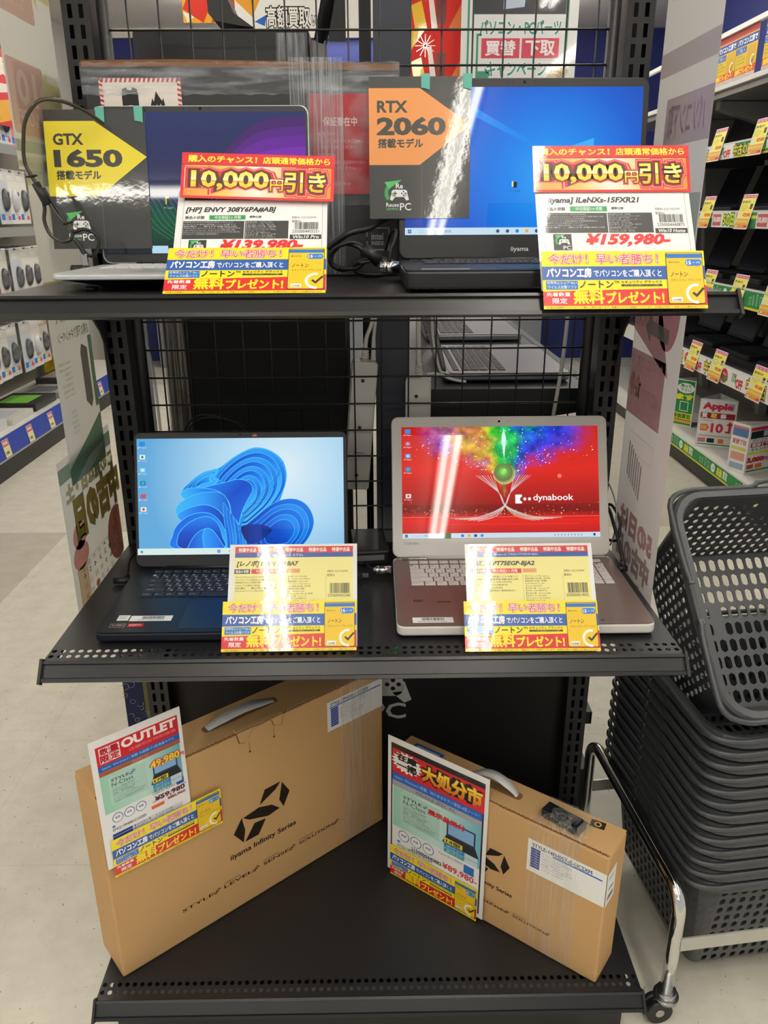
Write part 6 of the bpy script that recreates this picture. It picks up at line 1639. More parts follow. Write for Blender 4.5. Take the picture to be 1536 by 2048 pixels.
P.text('OFF', .006, .19, .028, .215, 'E8F0E8', 2, .03); P.text('3,000', .004, .005, .03, .018, 'F4E8E8', 2, .03); P.lines(.003, .10, .012, .24, 12, '8A8A88', 1, 2)
o = P.build('leaflet'); o.matrix_world = basis((-.440, .095, .955), (1, .35, 0), (0, 0, 1)); tag(o, 'white and green leaflet wedged behind the left upright', 'leaflet')
MB().tube([(-.395, .10, .95), (-.396, .10, 1.06), (-.402, .10, 1.12), (-.412, .10, 1.17), (-.42, .1, 1.21)], .003, film('leaflet_sleeve', a=.5), smooth_path=5).build('plastic_sleeve', None).parent = o
bpy.data.objects['plastic_sleeve'].matrix_parent_inverse = o.matrix_world.inverted()
P = Print('paper', flip=.09); P.panel(0, 0, .09, .22, .001, ink('22284E'))
rnd = random.Random(5)
P.clip = (0, 0, .09, .22)
for k in range(60):
    x, y = rnd.uniform(0, .09), rnd.uniform(0, .22); P.arc(x, y, rnd.uniform(.004, .009), .0012, rnd.uniform(0, 200), rnd.uniform(210, 420), ('7A86A8', '3E4A86', '9A9A5A')[k % 3], 2, n=8)
P.rect(.04, 0, .05, .22, '6A6A3A', 1)
o = P.build('patterned_cloth'); o.matrix_world = basis((-.520, .060, .28), (1, .2, 0), (0, 0, 1)); tag(o, 'navy paisley cloth hanging beside the lower left upright', 'cloth')
t = thing('carton', 'flat black carton wrapped in film seen through the upper grid', 'box', (-.25, .30, 1.258), group=None)
MB().box((-.175, 0, 0), (.152, .16, .414), mat('satin_black_carton', (28, 28, 31), rough=.45), bev=.003).build('body', t)
MB().box((-.165, -.0008, .30), (.142, 0, .392), mat('satin_black_panel', (22, 22, 25), rough=.35)).build('printed_panel', t)
m = MB(); m.box((.090, -.0015, .28), (.148, -.0012, .410), film('carton_film', a=.22, stretch=(160, 20, 8))); m.build('stretch_film', t)
MB().box((-.16, .085, -1.255), (.15, .155, 0), M_BLACKSTEEL).build('stand_column', t)
t = thing('monitor_stand', 'black angled monitor arm and pole seen through the upper grid', 'monitor arm', (0, 0, 0))
MB().cyl((-.078, .30, 1.650), (-.030, .30, 1.86), .0125, M_BLACKPLASTIC, n=14).build('arm', t)
MB().box((-.005, .26, 1.10), (.017, .30, 2.1), M_BLACKPLASTIC, bev=.003).build('pole', t)
MB().box((-.062, .30, 1.655), (-.030, .31, 1.90), M_BLACKPLASTIC).build('flat_bar', t)
MB().box((-.094, .29, 1.615), (-.066, .33, 1.655), mat('grey_clamp', (110, 110, 112), rough=.4, metal=.5), bev=.003).build('clamp', t)
MB().prism([(-.272, 1.688), (-.226, 1.680), (-.20, 1.677), (-.235, 1.70), (-.262, 1.76), (-.272, 1.80), (-.285, 1.80), (-.282, 1.70)], .30, .40, mat('dark_grey_hood', (56, 55, 54), rough=.6), mw=Matrix(((1, 0, 0, 0), (0, 0, 1, 0), (0, 1, 0, 0), (0, 0, 0, 1)))).build('hood', t)
MB().cyl((.006, .28, 0), (.006, .28, 1.12), .008, M_BLACKPLASTIC, n=10).build('foot_pole', t)

# ------------------------------------------------------------------ hanging banners and posters
P = Print('paper'); w, h = .92, .42; P.panel(0, 0, w, h, .002, ink('F2F0EA'))
P.poly([(.02, .16), (.10, .09), (.16, .20), (.08, .28)], 'E8A02A', 1); P.poly([(.11, .07), (.16, .05), (.17, .10)], '2A62C0', 1); P.poly([(.0, .30), (.08, .34), (.05, .42), (0, .42)], 'D83A2A', 1)
P.outlined('高額買取', .17, .045, .385, .135, [(.10, '2A2620'), (.02, 'F6F2EA')], 2); P.outlined('いたします', .395, .05, .53, .10, [(.10, '2A2620'), (.02, 'F6F2EA')], 2)
P.poly([(.6, .2), (.72, .24), (.66, .36)], 'C82A4A', 1)
o = P.build('hanging_banner'); o.matrix_world = facing((-.67, 3.2, 2.19)); tag(o, 'white banner with heavy black outlined lettering hanging from the ceiling', 'banner', 'banners hung from the shop ceiling')
P = Print('paper'); w, h = .26, .36; P.panel(0, 0, w, h, .002, ink('E8A81E')); P.poly([(.0, .06), (.10, .0), (.16, .12), (.06, .18)], 'D8301E', 1); P.poly([(.14, .0), (.26, .02), (.26, .2), (.18, .14)], 'B84A1A', 1); P.poly([(.02, .0), (.06, .03), (0, .05)], 'F4E8D0', 1); P.poly([(.08, .2), (.2, .18), (.2, .36), (.06, .36)], 'F4E0A0', 1)
o = P.build('hanging_banner'); o.matrix_world = facing((-.915, 3.2, 2.255)); tag(o, 'small orange and red banner hanging left of the white banner', 'banner', 'banners hung from the shop ceiling')
for k, yb in enumerate((1.955, 2.195)):
    P = Print('lam'); w, h = .25, .24; P.panel(0, 0, w, h, .002, ink('D83028'))
    P.poly([(0, .15), (.07, .24), (0, .24)], 'E8C020', 1); P.rect(.12, .02, .17, .14, '7A1414', 1); P.poly([(.02, 0), (.08, .0), (.05, .12), (0, .10)], 'F0C020', 1); P.poly([(.10, 0), (.13, 0), (.10, .17), (.08, .16)], 'F4E8E0', 2)
    P.poly([(.18, 0), (.25, 0), (.25, .12)], 'E87A20', 1)
    for a in range(6):
        P.line(.07 + .05 * math.cos(a * PI / 6), .17 + .05 * math.sin(a * PI / 6), .07 - .05 * math.cos(a * PI / 6), .17 - .05 * math.sin(a * PI / 6), .004, 'FFE8D8', 3)
    o = P.build('sale_poster'); o.matrix_world = facing((.215, 3.04, yb)); tag(o, ('lower' if k == 0 else 'upper') + ' red and yellow starburst poster right of the dark post', 'poster', 'starburst posters')
P = Print('lam'); w, h = .56, .60; P.panel(0, 0, w, h, .002, ink('E4E4E4', 'lam'))
P.frame(.03, .0, w - .045, h - .03, .010, '2F8A6A', 1)
P.rect(.055, .455, w - .05, .515, 'C82A4A', 2); P.text('パソコンの買替、下取りならパソコン工房', .07, .468, w - .065, .502, 'F6EEF0', 3, .02)
P.rect(.06, .30, w - .06, .445, '23252E', 2); P.poly([(.20, .32), (.30, .33), (.31, .43), (.20, .42)], 'B8C4D8', 3); P.rect(.33, .33, .44, .43, '15161C', 3); P.disc(.35, .38, .012, 'B84A5A', 4)
P.outlined('パソコン・PCパーツ', .09, .215, w - .08, .275, [(.09, 'F2F4F2'), (.03, '2F8A7A')], 3)
P.rect(.10, .115, .285, .200, 'C82A4A', 3); P.rect(.295, .115, .475, .200, 'C82A4A', 3); P.text('買替', .12, .127, .265, .190, 'F4ECEE', 4, .03); P.text('下取', .315, .127, .455, .190, 'F4ECEE', 4, .03)
P.outlined('キャンペーン', .13, .035, .42, .10, [(.09, 'F2F4F2'), (.03, '2F8A7A')], 3)
P.poly([(.075, .03), (.12, .03), (.12, .015), (.15, .045), (.12, .075), (.12, .06), (.085, .06), (.085, .21), (.10, .21), (.10, .22), (.075, .22)], '2F8A6A', 3)
P.poly([(.42, .03), (.47, .10), (.53, .06), (.50, .01)], 'C8B888', 4); P.text('10000', .445, .035, .505, .065, '8A7A4A', 5, .02, rot=-.5)
o = P.build('campaign_poster'); o.matrix_world = facing((.452, 2.98, 1.945)); tag(o, 'white and green trade-in poster with red boxes hanging behind the grid', 'poster')
for k in range(2):
    MB().cyl((.52 + .42 * k, 2.985, 2.545), (.52 + .42 * k, 2.985, CEIL), .0015, M_WHITE, n=6).build('hanging_wire', None).parent = o
for q in [q for q in bpy.data.objects if q.name.startswith('hanging_wire')]: q.matrix_parent_inverse = o.matrix_world.inverted()
MB_far = thing('wall_shelf', 'long white topped shelf along the far navy wall', 'shelf rack', (0, 0, 0))
MB().box((-2.0, 6.2, 0), (1.6, 6.55, 1.6), mat('pale_grey_panel', (120, 124, 132), rough=.6)).build('cabinet_front', MB_far); MB().box((-2.0, 6.15, 1.6), (1.6, 6.55, 1.64), M_WHITESTEEL).build('top_board', MB_far)
t = thing('strip_light', 'bright fluorescent strip high on the far wall', 'lamp', (0, 0, 0))
MB().box((-1.0, 6.50, 2.80), (1.2, 6.58, 2.86), M_WHITESTEEL).build('lamp_housing', t); MB().cyl((-.95, 6.46, 2.82), (1.15, 6.46, 2.82), .018, M_TUBE, n=10).build('lamp_tube', t)

# ------------------------------------------------------------------ right wall: rack of used laptops, price rails, folded card stands
XF = 1.75
rr_ = thing('wall_rack', 'long wall rack of used laptops along the right aisle', 'shelf rack')
M_DARKW = mat('dark_rack_steel', (44, 44, 46), rough=.5)
MB().box((2.50, 1.4, 0), (2.56, 5.2, 2.20), mat('grey_rack_back', (168, 166, 160), rough=.6)).build('back_panel', rr_)
LV = [(.156, .087), (.640, .555), (1.015, .930), (1.355, 1.285), (1.665, 1.600)]
for k, (zt, zb) in enumerate(LV):
    m = MB(); m.box((XF + .012, 1.4, zt - .03), (2.50, 5.2, zt), M_WHITESTEEL if k == 0 else M_DARKW); sh = m.build('shelf', rr_)
    m = MB(); m.box((XF + .008, 1.4, zb), (XF + .012, 5.2, zt + .008), M_WHITESTEEL); m.build('price_rail', sh)
MB().box((XF + .03, 1.4, 0), (2.50, 5.2, .087), mat('dark_plinth', (40, 40, 40))).build('plinth', rr_)
m = MB(); m.box((1.78, 1.4, 1.935), (2.50, 5.2, 1.955), M_WHITESTEEL); m.box((1.78, 1.4, 1.895), (1.80, 5.2, 1.935), mat('grey_light_rail', (150, 148, 142), rough=.4)); m.build('canopy', rr_)
for yy in (2.570, 3.490, 4.41):
    m = MB(); m.prism([(2.45, .10), (2.49, .10), (2.49, 1.93), (1.95, 1.93), (1.95, 1.89), (2.25, 1.80)], yy, yy + .06, M_WHITESTEEL, mw=Matrix(((1, 0, 0, 0), (0, 0, 1, 0), (0, 1, 0, 0), (0, 0, 0, 1)))); m.build('upright', rr_)
# canopy front: framed promotion posters
m = MB(); m.box((1.758, 1.4, 2.160), (1.78, 5.2, 2.182), M_WHITESTEEL); m.box((1.758, 1.4, 1.925), (1.78, 5.2, 1.945), M_WHITESTEEL); m.build('poster_frame', rr_)
P = Print('paper'); w, h = .225, .215; P.panel(0, 0, w, h, .001, ink('E0C02A'))
P.rect(0, h * .86, w, h, 'C8504A', 1); P.rect(0, h * .66, w, h * .84, '24489A', 1); P.text('パソコン工房で', .012, h * .69, w - .012, h * .81, 'F2F4FA', 2, .05)
P.rect(0, h * .52, w * .5, h * .64, '3A68B0', 1); P.text('ご購入', .01, h * .54, w * .45, h * .62, 'B8CCE8', 2); P.rect(w * .55, h * .24, w * .95, h * .62, 'D8A81E', 2); P.arc(w * .85, h * .32, .024, .007, 60, 280, 'FFFDF2', 3); P.poly([(w * .80, h * .32), (w * .84, h * .26), (w * .93, h * .42), (w * .84, h * .31)], '2A2620', 4)
P.lines(.01, h * .30, w * .5, h * .50, 3, '6A7A3A', 2, 1); P.rect(0, h * .10, w, h * .24, 'D84A1E', 1); P.text('無料プレゼント', .01, h * .115, w * .9, h * .225, 'FFD83A', 3, .06); P.rect(0, 0, w, h * .10, 'C8C0B8', 1); P.lines(.01, .002, w * .9, h * .09, 2, '8A8A88', 2, 1)
pc = None
ORDW = ['nearest', 'second nearest', 'third nearest', 'fourth nearest', 'fifth nearest', 'sixth nearest', 'seventh nearest']
YC = [2.175, 2.405, 2.70, 2.93, 3.225]
for k, yy in enumerate(YC):
    M = basis((1.772, yy + .225, 1.945), (0, -1, 0), (0, 0, 1)); lab = 'gift promotion poster on the right rack canopy, %s to the front' % ORDW[k]
    if pc is None:
        pc = P.build('canopy_poster'); pc.matrix_world = M; tag(pc, lab, 'poster', 'promotion posters on the right canopy')
    else: dup(pc, lab, mw=M)
# laptops standing open with dark screens
M_LAP = mat('aged_black_laptop', (26, 26, 28), rough=.45); M_SCR = mat('dark_glossy_screen', (12, 12, 14), rough=.28, spec=.7)
proto = None
ROWN = {1: 'lowest', 2: 'second', 3: 'third', 4: 'topmost'}
for r in (4, 3, 2, 1):
    for k, yy in enumerate((3.75, 3.29, 2.83, 2.37)):
        z = LV[r][0] + .0004
        M = Matrix.Translation((2.16, yy, z)) @ Matrix.Rotation(-PI / 2, 4, 'Z')
        lab = 'used black laptop on the right wall rack, %s row, %s from the back' % (ROWN[r], ('first', 'second', 'third', 'fourth')[k])
        if proto is None:
            proto = thing('laptop', lab, 'laptop', group='used laptops on the right wall rack', mw=M)
            MB().prism(rrect(-.175, -.235, .175, 0, .01), .001, .026, M_LAP, bev=.002).build('base', proto)
            m = MB()
            for rr2 in range(5):
                for cc in range(13): m.box((-.155 + .0238 * cc, -.035 - .022 * rr2 - .018, .026), (-.155 + .0238 * cc + .020, -.035 - .022 * rr2, .0275), M_KEYB)
            m.build('keyboard', proto)
            H = Matrix.Translation((0, -.004, .028)) @ Matrix.Rotation(PI / 2 - TI(20), 4, 'X')
            MB().prism(rrect(-.175, 0, .175, .235, .008), -.008, 0, M_LAP, bev=.0015).build('lid', proto, H)
            MB().box((-.163, .018, .0002), (.163, .222, .0010), M_SCR).build('display', proto, H)
        else: dup(proto, lab, mw=M)
# price cards and strips on the rails
P = Print('paper'); w, h = .108, .122; P.panel(0, 0, w, h, .0008, ink('F2EAE4'))
P.rect(.003, h - .014, w - .003, h - .003, 'D05A80', 1)
for k in range(4): P.text('特選', .006 + .025 * k, h - .012, .024 + .025 * k, h - .005, 'F8E8F0', 2, res=1)
P.rect(.003, .036, w - .003, h - .014, 'F4E86A', 1); P.text('[富士通] A574', .008, h - .032, .07, h - .022, '4A4430', 2, .03); P.lines(.008, .062, .064, h - .036, 4, '8A7E48', 2, 1); P.rect(.078, .070, .096, .088, '4A4A3A', 2)
P.text('¥29,800', .045, .042, .100, .056, 'D8422A', 2, .05); P.rect(.006, .040, .030, .056, 'D8DCE0', 2)
P.rect(.003, .003, w - .003, .036, 'D8A060', 1); P.rect(.003, .006, w - .003, .014, 'C83A2A', 2); P.rect(.003, .022, w - .003, .031, 'E8C04A', 2); P.text('無料プレゼント', .01, .006, .08, .014, 'F8E060', 3, .04, res=1)
pc = None
CARDS = [(4, 2.97), (4, 2.51), (3, 3.00), (3, 2.54), (2, 2.86), (2, 2.50), (2, 2.16), (1, 2.93), (1, 2.61), (1, 2.16)]
for r, yy in CARDS:
    same = sorted([c[1] for c in CARDS if c[0] == r]); n = same.index(yy)
    lab = 'yellow price card on the right wall rack, %s rail, %s to the front' % (ROWN[r], ORDW[n])
    M = basis((XF - .012, yy + .072, LV[r][1] - .004), (0, -1, 0), (.22, 0, 1)) @ Matrix.Diagonal((1.32, 1.28, 1, 1))
    if pc is None:
        pc = P.build('price_card'); pc.matrix_world = M; tag(pc, lab, 'price card', 'price cards on the right rails')
    else: dup(pc, lab, mw=M)
def rail_strip(r, y0, y1, fn, label, name='rail_strip'):
    zt, zb = LV[r]; w, h = y1 - y0, zt - zb - .002
    P = Print('paper'); P.panel(0, 0, w, h, .0008, ink('EFEDE8')); P.clip = (0, 0, w, h); fn(P, w, h)
    o = P.build(name); o.matrix_world = basis((XF + .0070, y1, zb + .001), (0, -1, 0), (0, 0, 1)); tag(o, label, 'shelf strip', 'printed strips on the right rails'); return o
def st_green(P, w, h):
    P.rect(0, 0, w, h, '2E8A48', 1); P.rect(0, 0, w, h * .12, 'E8D83A', 2)
    for k in range(int(w / .45) + 1):
        x = k * .45
        for q, (a, b) in enumerate(((.018, .4), (.008, .5), (.012, .6), (.022, .5))): P.frame(x + .03 + .035 * q, h * .3, x + .03 + .035 * q + a, h * (.3 + b), .002, 'E8F2E8', 3)
        P.disc(x + .205, h * .55, .026, 'EEF4EE', 3, ry=h * .34); P.text('下取', x + .19, h * .45, x + .22, h * .65, '2E8A48', 4)
        P.text('高価', x + .255, h * .25, x + .315, h * .85, 'E8E03A', 3, .05); P.text('買取', x + .325, h * .25, x + .38, h * .85, 'EEF4EE', 3, .03)
def st_used(P, w, h):
    for k in range(int(w / .5) + 1):
        x = k * .5
        P.outlined('中古の日', x + .03, h * .15, x + .22, h * .88, [(.11, '2A2A20'), (.03, 'F2E23A')], 2); P.disc(x + .285, h * .5, .038, 'C8323A', 2, ry=h * .42); P.text('今なら', x + .262, h * .50, x + .308, h * .70, 'F4E2D0', 3, .02); P.poly([(x + .26, h * .25), (x + .30, h * .25), (x + .30, h * .15), (x + .33, h * .35), (x + .30, h * .55), (x + .30, h * .42), (x + .26, h * .42)], '3A9A3A', 4)
        P.text('10%', x + .37, h * .35, x + .42, h * .85, '3A8A4A', 2, .03); P.text('OFF', x + .42, h * .1, x + .49, h * .6, 'D03038', 2, .05)
def st_mix(P, w, h):
    for k in range(int(w / .5) + 1):
        x = k * .5
        P.outlined('5の日', x + .02, h * .15, x + .14, h * .9, [(.14, '2E8A3A'), (.03, 'F2E83A')], 2); P.rect(x + .16, 0, x + .27, h, 'D89A3A', 1); P.disc(x + .21, h * .5, .04, 'C8323A', 2, ry=h * .4); P.rect(x + .28, 0, x + .38, h, '3A8A52', 1); P.rect(x + .28, h * .6, x + .38, h * .8, 'E0D83A', 2); P.rect(x + .39, h * .1, x + .49, h * .9, 'C85A6A', 1); P.text('30,800', x + .395, h * .3, x + .485, h * .7, 'F4E8E0', 2, .05)
rail_strip(0, 2.15, 3.6, st_green, 'green trade-in strip along the bottom edge of the right wall rack')
rail_strip(1, 1.8, 3.3, st_used, 'white strip with yellow lettering on the lowest rail of the right wall rack')
rail_strip(2, 1.8, 3.3, st_green, 'green strip on the second rail of the right wall rack')
rail_strip(3, 1.8, 3.3, st_mix, 'multicoloured strip on the third rail of the right wall rack')
rail_strip(4, 1.8, 2.76, st_green, 'green strip on the topmost rail of the right wall rack')
rail_strip(4, 2.77, 3.3, st_used, 'white and red strip on the topmost rail beside the green one')
# folded card stands on the white base
def pop_stand(label, A, B, Cc, h, fa, fb):
    t = thing('card_stand', label, 'card stand', (0, 0, LV[0][0] + .0004), group='folded card stands on the right rack base')
    for p, q, f in ((A, B, fa), (B, Cc, fb), (Cc, A, None)):
        p = Vector((*p, 0)); q = Vector((*q, 0)); w = (q - p).length
        P = Print('paper'); P.panel(0, 0, w, h, .0012, ink('ECEAE6'))
        P.clip = (0, 0, w, h)
        if f: f(P, w, h)
        P.build('card_face', t, basis(p, q - p, (0, 0, 1)))
    return t
def f_apple(P, w, h):
    P.frame(.003, .003, w - .003, h - .003, .0012, 'B8A8B8', 1)
    P.rect(w * .12, h * .84, w * .18, h * .88, '2A2A2A', 1); P.rect(w * .65, h * .78, w * .92, h * .92, '8AA0C8', 1)
    P.outlined('Apple', w * .10, h * .76, w * .88, h * .92, [(.10, 'F4F0F2'), (.06, 'C8284A')], 2)
    P.rect(w * .05, h * .60, w * .97, h * .72, '9A2030', 1)
    for k, s_ in enumerate('買取祭'): P.text(s_, w * (.08 + .25 * k), h * .615, w * (.24 + .25 * k), h * .705, ('FFFFFF', 'F2D84A', 'FFFFFF')[k], 2, .05)
    P.text('対象商品', w * .06, h * .545, w * .4, h * .575, 'B86A70', 2, res=1)
    P.poly([(w * .08, h * .34), (w * .26, h * .34), (w * .32, h * .41), (w * .26, h * .48), (w * .08, h * .48)], 'E8823A', 2); P.text('買取', w * .10, h * .37, w * .25, h * .45, 'F8E8D0', 3)
    P.outlined('10', w * .38, h * .32, w * .68, h * .50, [(.10, 'F2E4E4'), (.04, 'C8284A')], 3); P.poly([(w * .76, h * .32), (w * .90, h * .32), (w * .90, h * .48), (w * .97, h * .48), (w * .86, h * .56), (w * .76, h * .48), (w * .83, h * .48), (w * .83, h * .36), (w * .76, h * .36)], 'C8284A', 3)
    P.rect(w * .05, h * .22, w * .95, h * .26, 'C0C8C0', 1); P.rect(w * .30, h * .10, w * .5, h * .19, '2A2A2E', 1); P.rect(w * .6, h * .10, w * .75, h * .19, 'E8783A', 1); P.rect(w * .05, h * .10, w * .26, h * .19, 'C87A84', 1); P.rect(w * .05, h * .05, w * .95, h * .075, '3A9A5A', 1)
def f_camp(P, w, h):
    P.rect(w * .04, h * .88, w * .98, h * .95, 'C83A44', 1); P.rect(w * .06, h * .72, w * .96, h * .87, '23252C', 1); P.rect(w * .5, h * .75, w * .65, h * .86, 'B8C4D8', 2)
    P.text('パソコン・PC', w * .12, h * .64, w * .95, h * .71, '2F8A7A', 2, .04); P.rect(w * .10, h * .54, w * .5, h * .63, 'C82A4A', 1); P.text('買替', w * .14, h * .55, w * .46, h * .62, 'F4ECEE', 2, .03); P.rect(w * .54, h * .54, w * .95, h * .63, 'C82A4A', 1); P.text('下取', w * .58, h * .55, w * .91, h * .62, 'F4ECEE', 2, .03)
    P.text('キャンペーン', w * .14, h * .46, w * .95, h * .525, '2F8A7A', 2, .04); P.rect(w * .05, h * .40, w * .95, h * .445, 'E8E03A', 1)
    P.text('3,000', w * .06, h * .22, w * .62, h * .33, 'C8242E', 2, .08); P.text('円分', w * .64, h * .23, w * .88, h * .31, 'C8242E', 2, .05); P.rect(w * .06, h * .10, w * .3, h * .19, 'C85A4A', 1); P.rect(w * .36, h * .10, w * .6, h * .19, 'E87A3A', 1); P.rect(w * .05, h * .04, w * .95, h * .075, '3A9A5A', 1)
def f_side(P, w, h):
    P.rect(w * .06, h * .74, w * .94, h * .90, '5A78A8', 1); P.rect(w * .06, h * .90, w * .94, h * .95, 'C8787A', 1); P.text('買替下取', w * .1, h * .58, w * .9, h * .68, 'C8787A', 2, .04); P.rect(w * .08, h * .46, w * .92, h * .53, 'D8D070', 1); P.rect(w * .1, h * .26, w * .9, h * .42, 'D8A090', 1); P.rect(w * .1, h * .08, w * .9, h * .2, '9AB4C0', 1)
def f_green(P, w, h):
    P.rect(w * .05, h * .02, w * .95, h * .98, '2A8A4E', 1); P.disc(w * .55, h * .82, w * .40, 'F2F6F2', 2, ry=h * .11); P.text('売って', w * .3, h * .83, w * .8, h * .90, '2A8A4E', 3, .04); P.text('下さい', w * .3, h * .75, w * .8, h * .81, '2A8A4E', 3, .02)
    P.text('ます', w * .15, h * .57, w * .95, h * .68, 'F0E838', 2, .08); P.frame(w * .35, h * .32, w * .75, h * .53, .004, 'F2F6F2', 2); P.rect(w * .05, h * .14, w * .95, h * .28, 'E8E03A', 2); P.text('高価買取', w * .08, h * .16, w * .92, h * .26, '3A7A2A', 3, .04); P.rect(w * .05, h * .06, w * .95, h * .12, 'E8A83A', 2)
pop_stand('folded card stand with crimson lettering and a red arrow on the white base', (1.775, 2.80), (1.945, 2.72), (1.93, 2.92), .265, f_apple, f_side)
pop_stand('folded card stand with a campaign print, nearest on the white base', (1.767, 2.365), (1.813, 2.275), (1.99, 2.36), .245, f_side, f_camp)
pop_stand('green card stand with yellow lettering and a phone outline', (1.82, 3.31), (1.905, 3.20), (1.96, 3.33), .275, f_green, f_side)

# ------------------------------------------------------------------ left aisle: mouse wall with blue shelf edge
lw = thing('wall_rack', 'wall rack of blister packed mice with a blue shelf edge on the left aisle', 'shelf rack')
MB().box((-2.56, 1.6, 0), (-2.50, 5.4, 2.6), mat('grey_pegboard', (120, 114, 104), rough=.7)).build('pegboard', lw)
MB().box((-2.50, 1.6, .0), (-2.00, 5.4, .10), mat('dark_plinth', (40, 40, 40))).build('plinth', lw)
m = MB(); m.box((-2.50, 1.6, .10), (-1.996, 5.4, .215), M_WHITESTEEL); m.build('base_shelf', lw)
m = MB(); m.prism([(-1.976, .125), (-1.972, .125), (-1.988, .236), (-1.992, .236)], 1.6, 5.4, mat('blue_shelf_edge', (26, 60, 168), rough=.35), mw=Matrix(((1, 0, 0, 0), (0, 0, 1, 0), (0, 1, 0, 0), (0, 0, 0, 1)))); m.build('shelf_edge', lw)
for zz in (.80, 1.24, 1.70):
    MB().box((-2.14, 2.6, zz), (-2.135, 5.2, zz + .055), mat('clear_price_rail', (170, 168, 164), rough=.15, alpha=.75)).build('price_rail', lw)
ci = 0
tg = None
for k in range(7):
    yy = 2.45 + k * .32
    P = Print('paper'); P.panel(0, 0, .075, .095, .0006, ink('EDE6D8')); P.rect(.004, .058, .071, .092, 'C85A5A', 1); P.text('特価', .01, .066, .06, .086, 'F6E8E0', 2, .03); P.rect(.004, .004, .071, .052, 'EDE2A0', 1); P.text('1,980', .008, .012, .05, .03, '5A4A3A', 2, .04)
    M = basis((-1.9700, yy, .128), (0, 1, 0), (-.16, 0, 1)); lab = 'small red and cream price tag on the blue shelf edge, %s to the front' % ORDW[k]
    if tg is None:
        tg = P.build('price_tag'); tg.matrix_world = M; tag(tg, lab, 'price tag', 'price tags on the blue shelf edge')
    else: dup(tg, lab, mw=M)
# flat packages on the base shelf
for k, (x, y, sx, sy, sz, c, lab) in enumerate(((-2.20, 2.95, .22, .30, .05, (222, 222, 220), 'white flat keyboard package, nearest on the left base shelf'), (-2.20, 3.30, .24, .30, .035, (214, 212, 206), 'pale flat package behind the nearest one on the left base shelf'), (-2.22, 3.66, .28, .34, .05, (40, 40, 42), 'black flat package in the middle of the left base shelf'), (-2.20, 4.02, .26, .30, .04, (150, 150, 152), 'grey flat package wrapped in film on the left base shelf'), (-2.24, 4.40, .26, .34, .07, (60, 58, 58), 'dark package at the far end of the left base shelf'), (-2.36, 4.66, .16, .14, .16, (226, 190, 40), 'yellow package standing at the back of the left base shelf'), (-2.36, 4.86, .16, .14, .15, (196, 90, 150), 'pink package standing beside the yellow one'))):
    t = thing('flat_package', lab, 'box', (x, y, .2154), group='packages on the left base shelf')
    MB().box((-sx / 2, -sy / 2, 0), (sx / 2, sy / 2, sz), mat('package_%d' % k, c, rough=.35), bev=.003).build('box_body', t)
    MB().box((-sx / 2 + .03, -sy / 2 + .03, sz), (sx / 2 - .06, sy / 2 - .08, sz + .0006), mat('package_print_%d' % k, [(90, 92, 96), (196, 200, 208), (120, 190, 70), (90, 92, 96), (170, 168, 160), (60, 50, 30), (240, 220, 230)][k], rough=.3)).build('printed_panel', t)
COLS = [((226, 222, 214), 'white'), ((70, 110, 190), 'blue'), ((206, 130, 140), 'pink'), ((216, 206, 190), 'cream'), ((200, 204, 210), 'silver'), ((150, 70, 110), 'magenta')]
rnd = random.Random(3)
bodies = {}
ROWS_M = [(.42, .28, 'lowest'), (.86, .30, 'second lowest'), (1.31, .30, 'middle'), (1.76, .30, 'fourth'), (2.16, .28, 'topmost')]
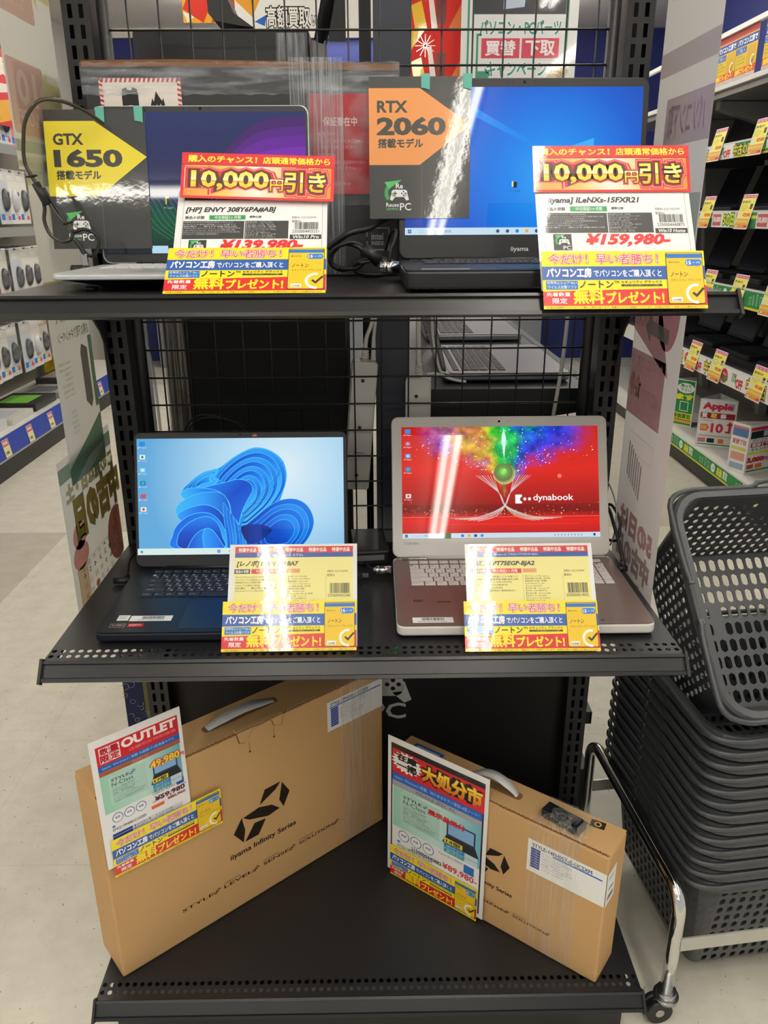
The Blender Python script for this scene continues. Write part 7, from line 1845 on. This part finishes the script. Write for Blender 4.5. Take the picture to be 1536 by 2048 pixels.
for ri, (z0, hh, rn) in enumerate(ROWS_M):
    for k in range(8):
        yy = 3.22 + .165 * k + .03 * (ri % 2)
        cname = rnd.choice((0, 0, 0, 0, 1, 2, 3, 3, 4, 4, 5)); c, cn = COLS[cname]
        lab = '%s blister pack with a mouse, %s from the front in the %s hook row' % (cn, ('first', 'second', 'third', 'fourth', 'fifth', 'sixth', 'seventh', 'eighth')[k], rn)
        M = basis((-2.20 - .01 * (k % 3), yy, z0), (0, 1, 0), (0, 0, 1)) @ Matrix.Scale(1.16, 4)
        dark = rnd.random() < .86
        key = (cname, dark)
        if key in bodies:
            dup(bodies[key], lab, mw=M); continue
        t = thing('mouse_pack', lab, 'mouse', group='mouse packs on the left wall', mw=M); bodies[key] = t
        P = Print('paper'); w, h = .135, .27
        P.panel(0, 0, w, h, .004, ink('%02X%02X%02X' % c)); P.rect(.0, h * .78, w, h * .93, ('D8D4CC', '2A4A9A', 'C85A6A', 'B8A88A')[cname % 4], 1); P.text('マウス', .02, h * .81, .085, h * .90, 'F2F2F0', 2, .03); P.rect(.01, .02, .05, .05, '3A78C0', 1); P.rect(.09, .02, .12, .04, 'D84A3A', 1); P.lines(.06, .02, .12, .07, 3, '8A8A88', 1, ri)
        P.rect(.05, h * .95, .085, h * .985, '4A463E', 1); P.build('backing_card', t)
        mm = mat('mouse_dark' if dark else 'mouse_pale', (34, 34, 37) if dark else (214, 216, 220), rough=.3)
        m = MB(); m.ball((w * .56, h * .44, .004), .038, mm, 3, (.82, 1.45, .62)); b_ = m.build('mouse', t)
        m = MB(); m.box((w * .56 - .0022, h * .44 + .020, .022), (w * .56 + .0022, h * .44 + .040, .0285), mat('mouse_wheel', (80, 80, 82)), bev=.001); m.build('scroll_wheel', b_)
        m = MB(); m.ball((w * .56, h * .44, .002), .043, film('blister_plastic', a=.12, stretch=(30, 30, 30), strength=.3, rough=.05), 3, (.86, 1.45, .78)); m.build('blister', t)
        MB().cyl((w * .5, h * .965, -.29), (w * .5, h * .965, .03), .0022, M_STEEL, n=6).build('hanging_hook', t)
P = Print('lam'); P.panel(0, 0, .30, .42, .002, ink('D8382A', 'lam')); P.poly([(0, 0), (.3, .05), (.3, .16), (0, .12)], 'F0B02A', 1); P.poly([(0, .16), (.3, .2), (.3, .24), (0, .22)], 'F6E8D8', 1); P.text('特価', .06, .28, .24, .38, 'F6E8D8', 1, .05)
o = P.build('aisle_sign'); o.matrix_world = basis((-2.16, 3.75, 1.86), (0, 1, 0), (0, 0, 1)); tag(o, 'red and orange sign above the mouse packs on the left aisle', 'sign')
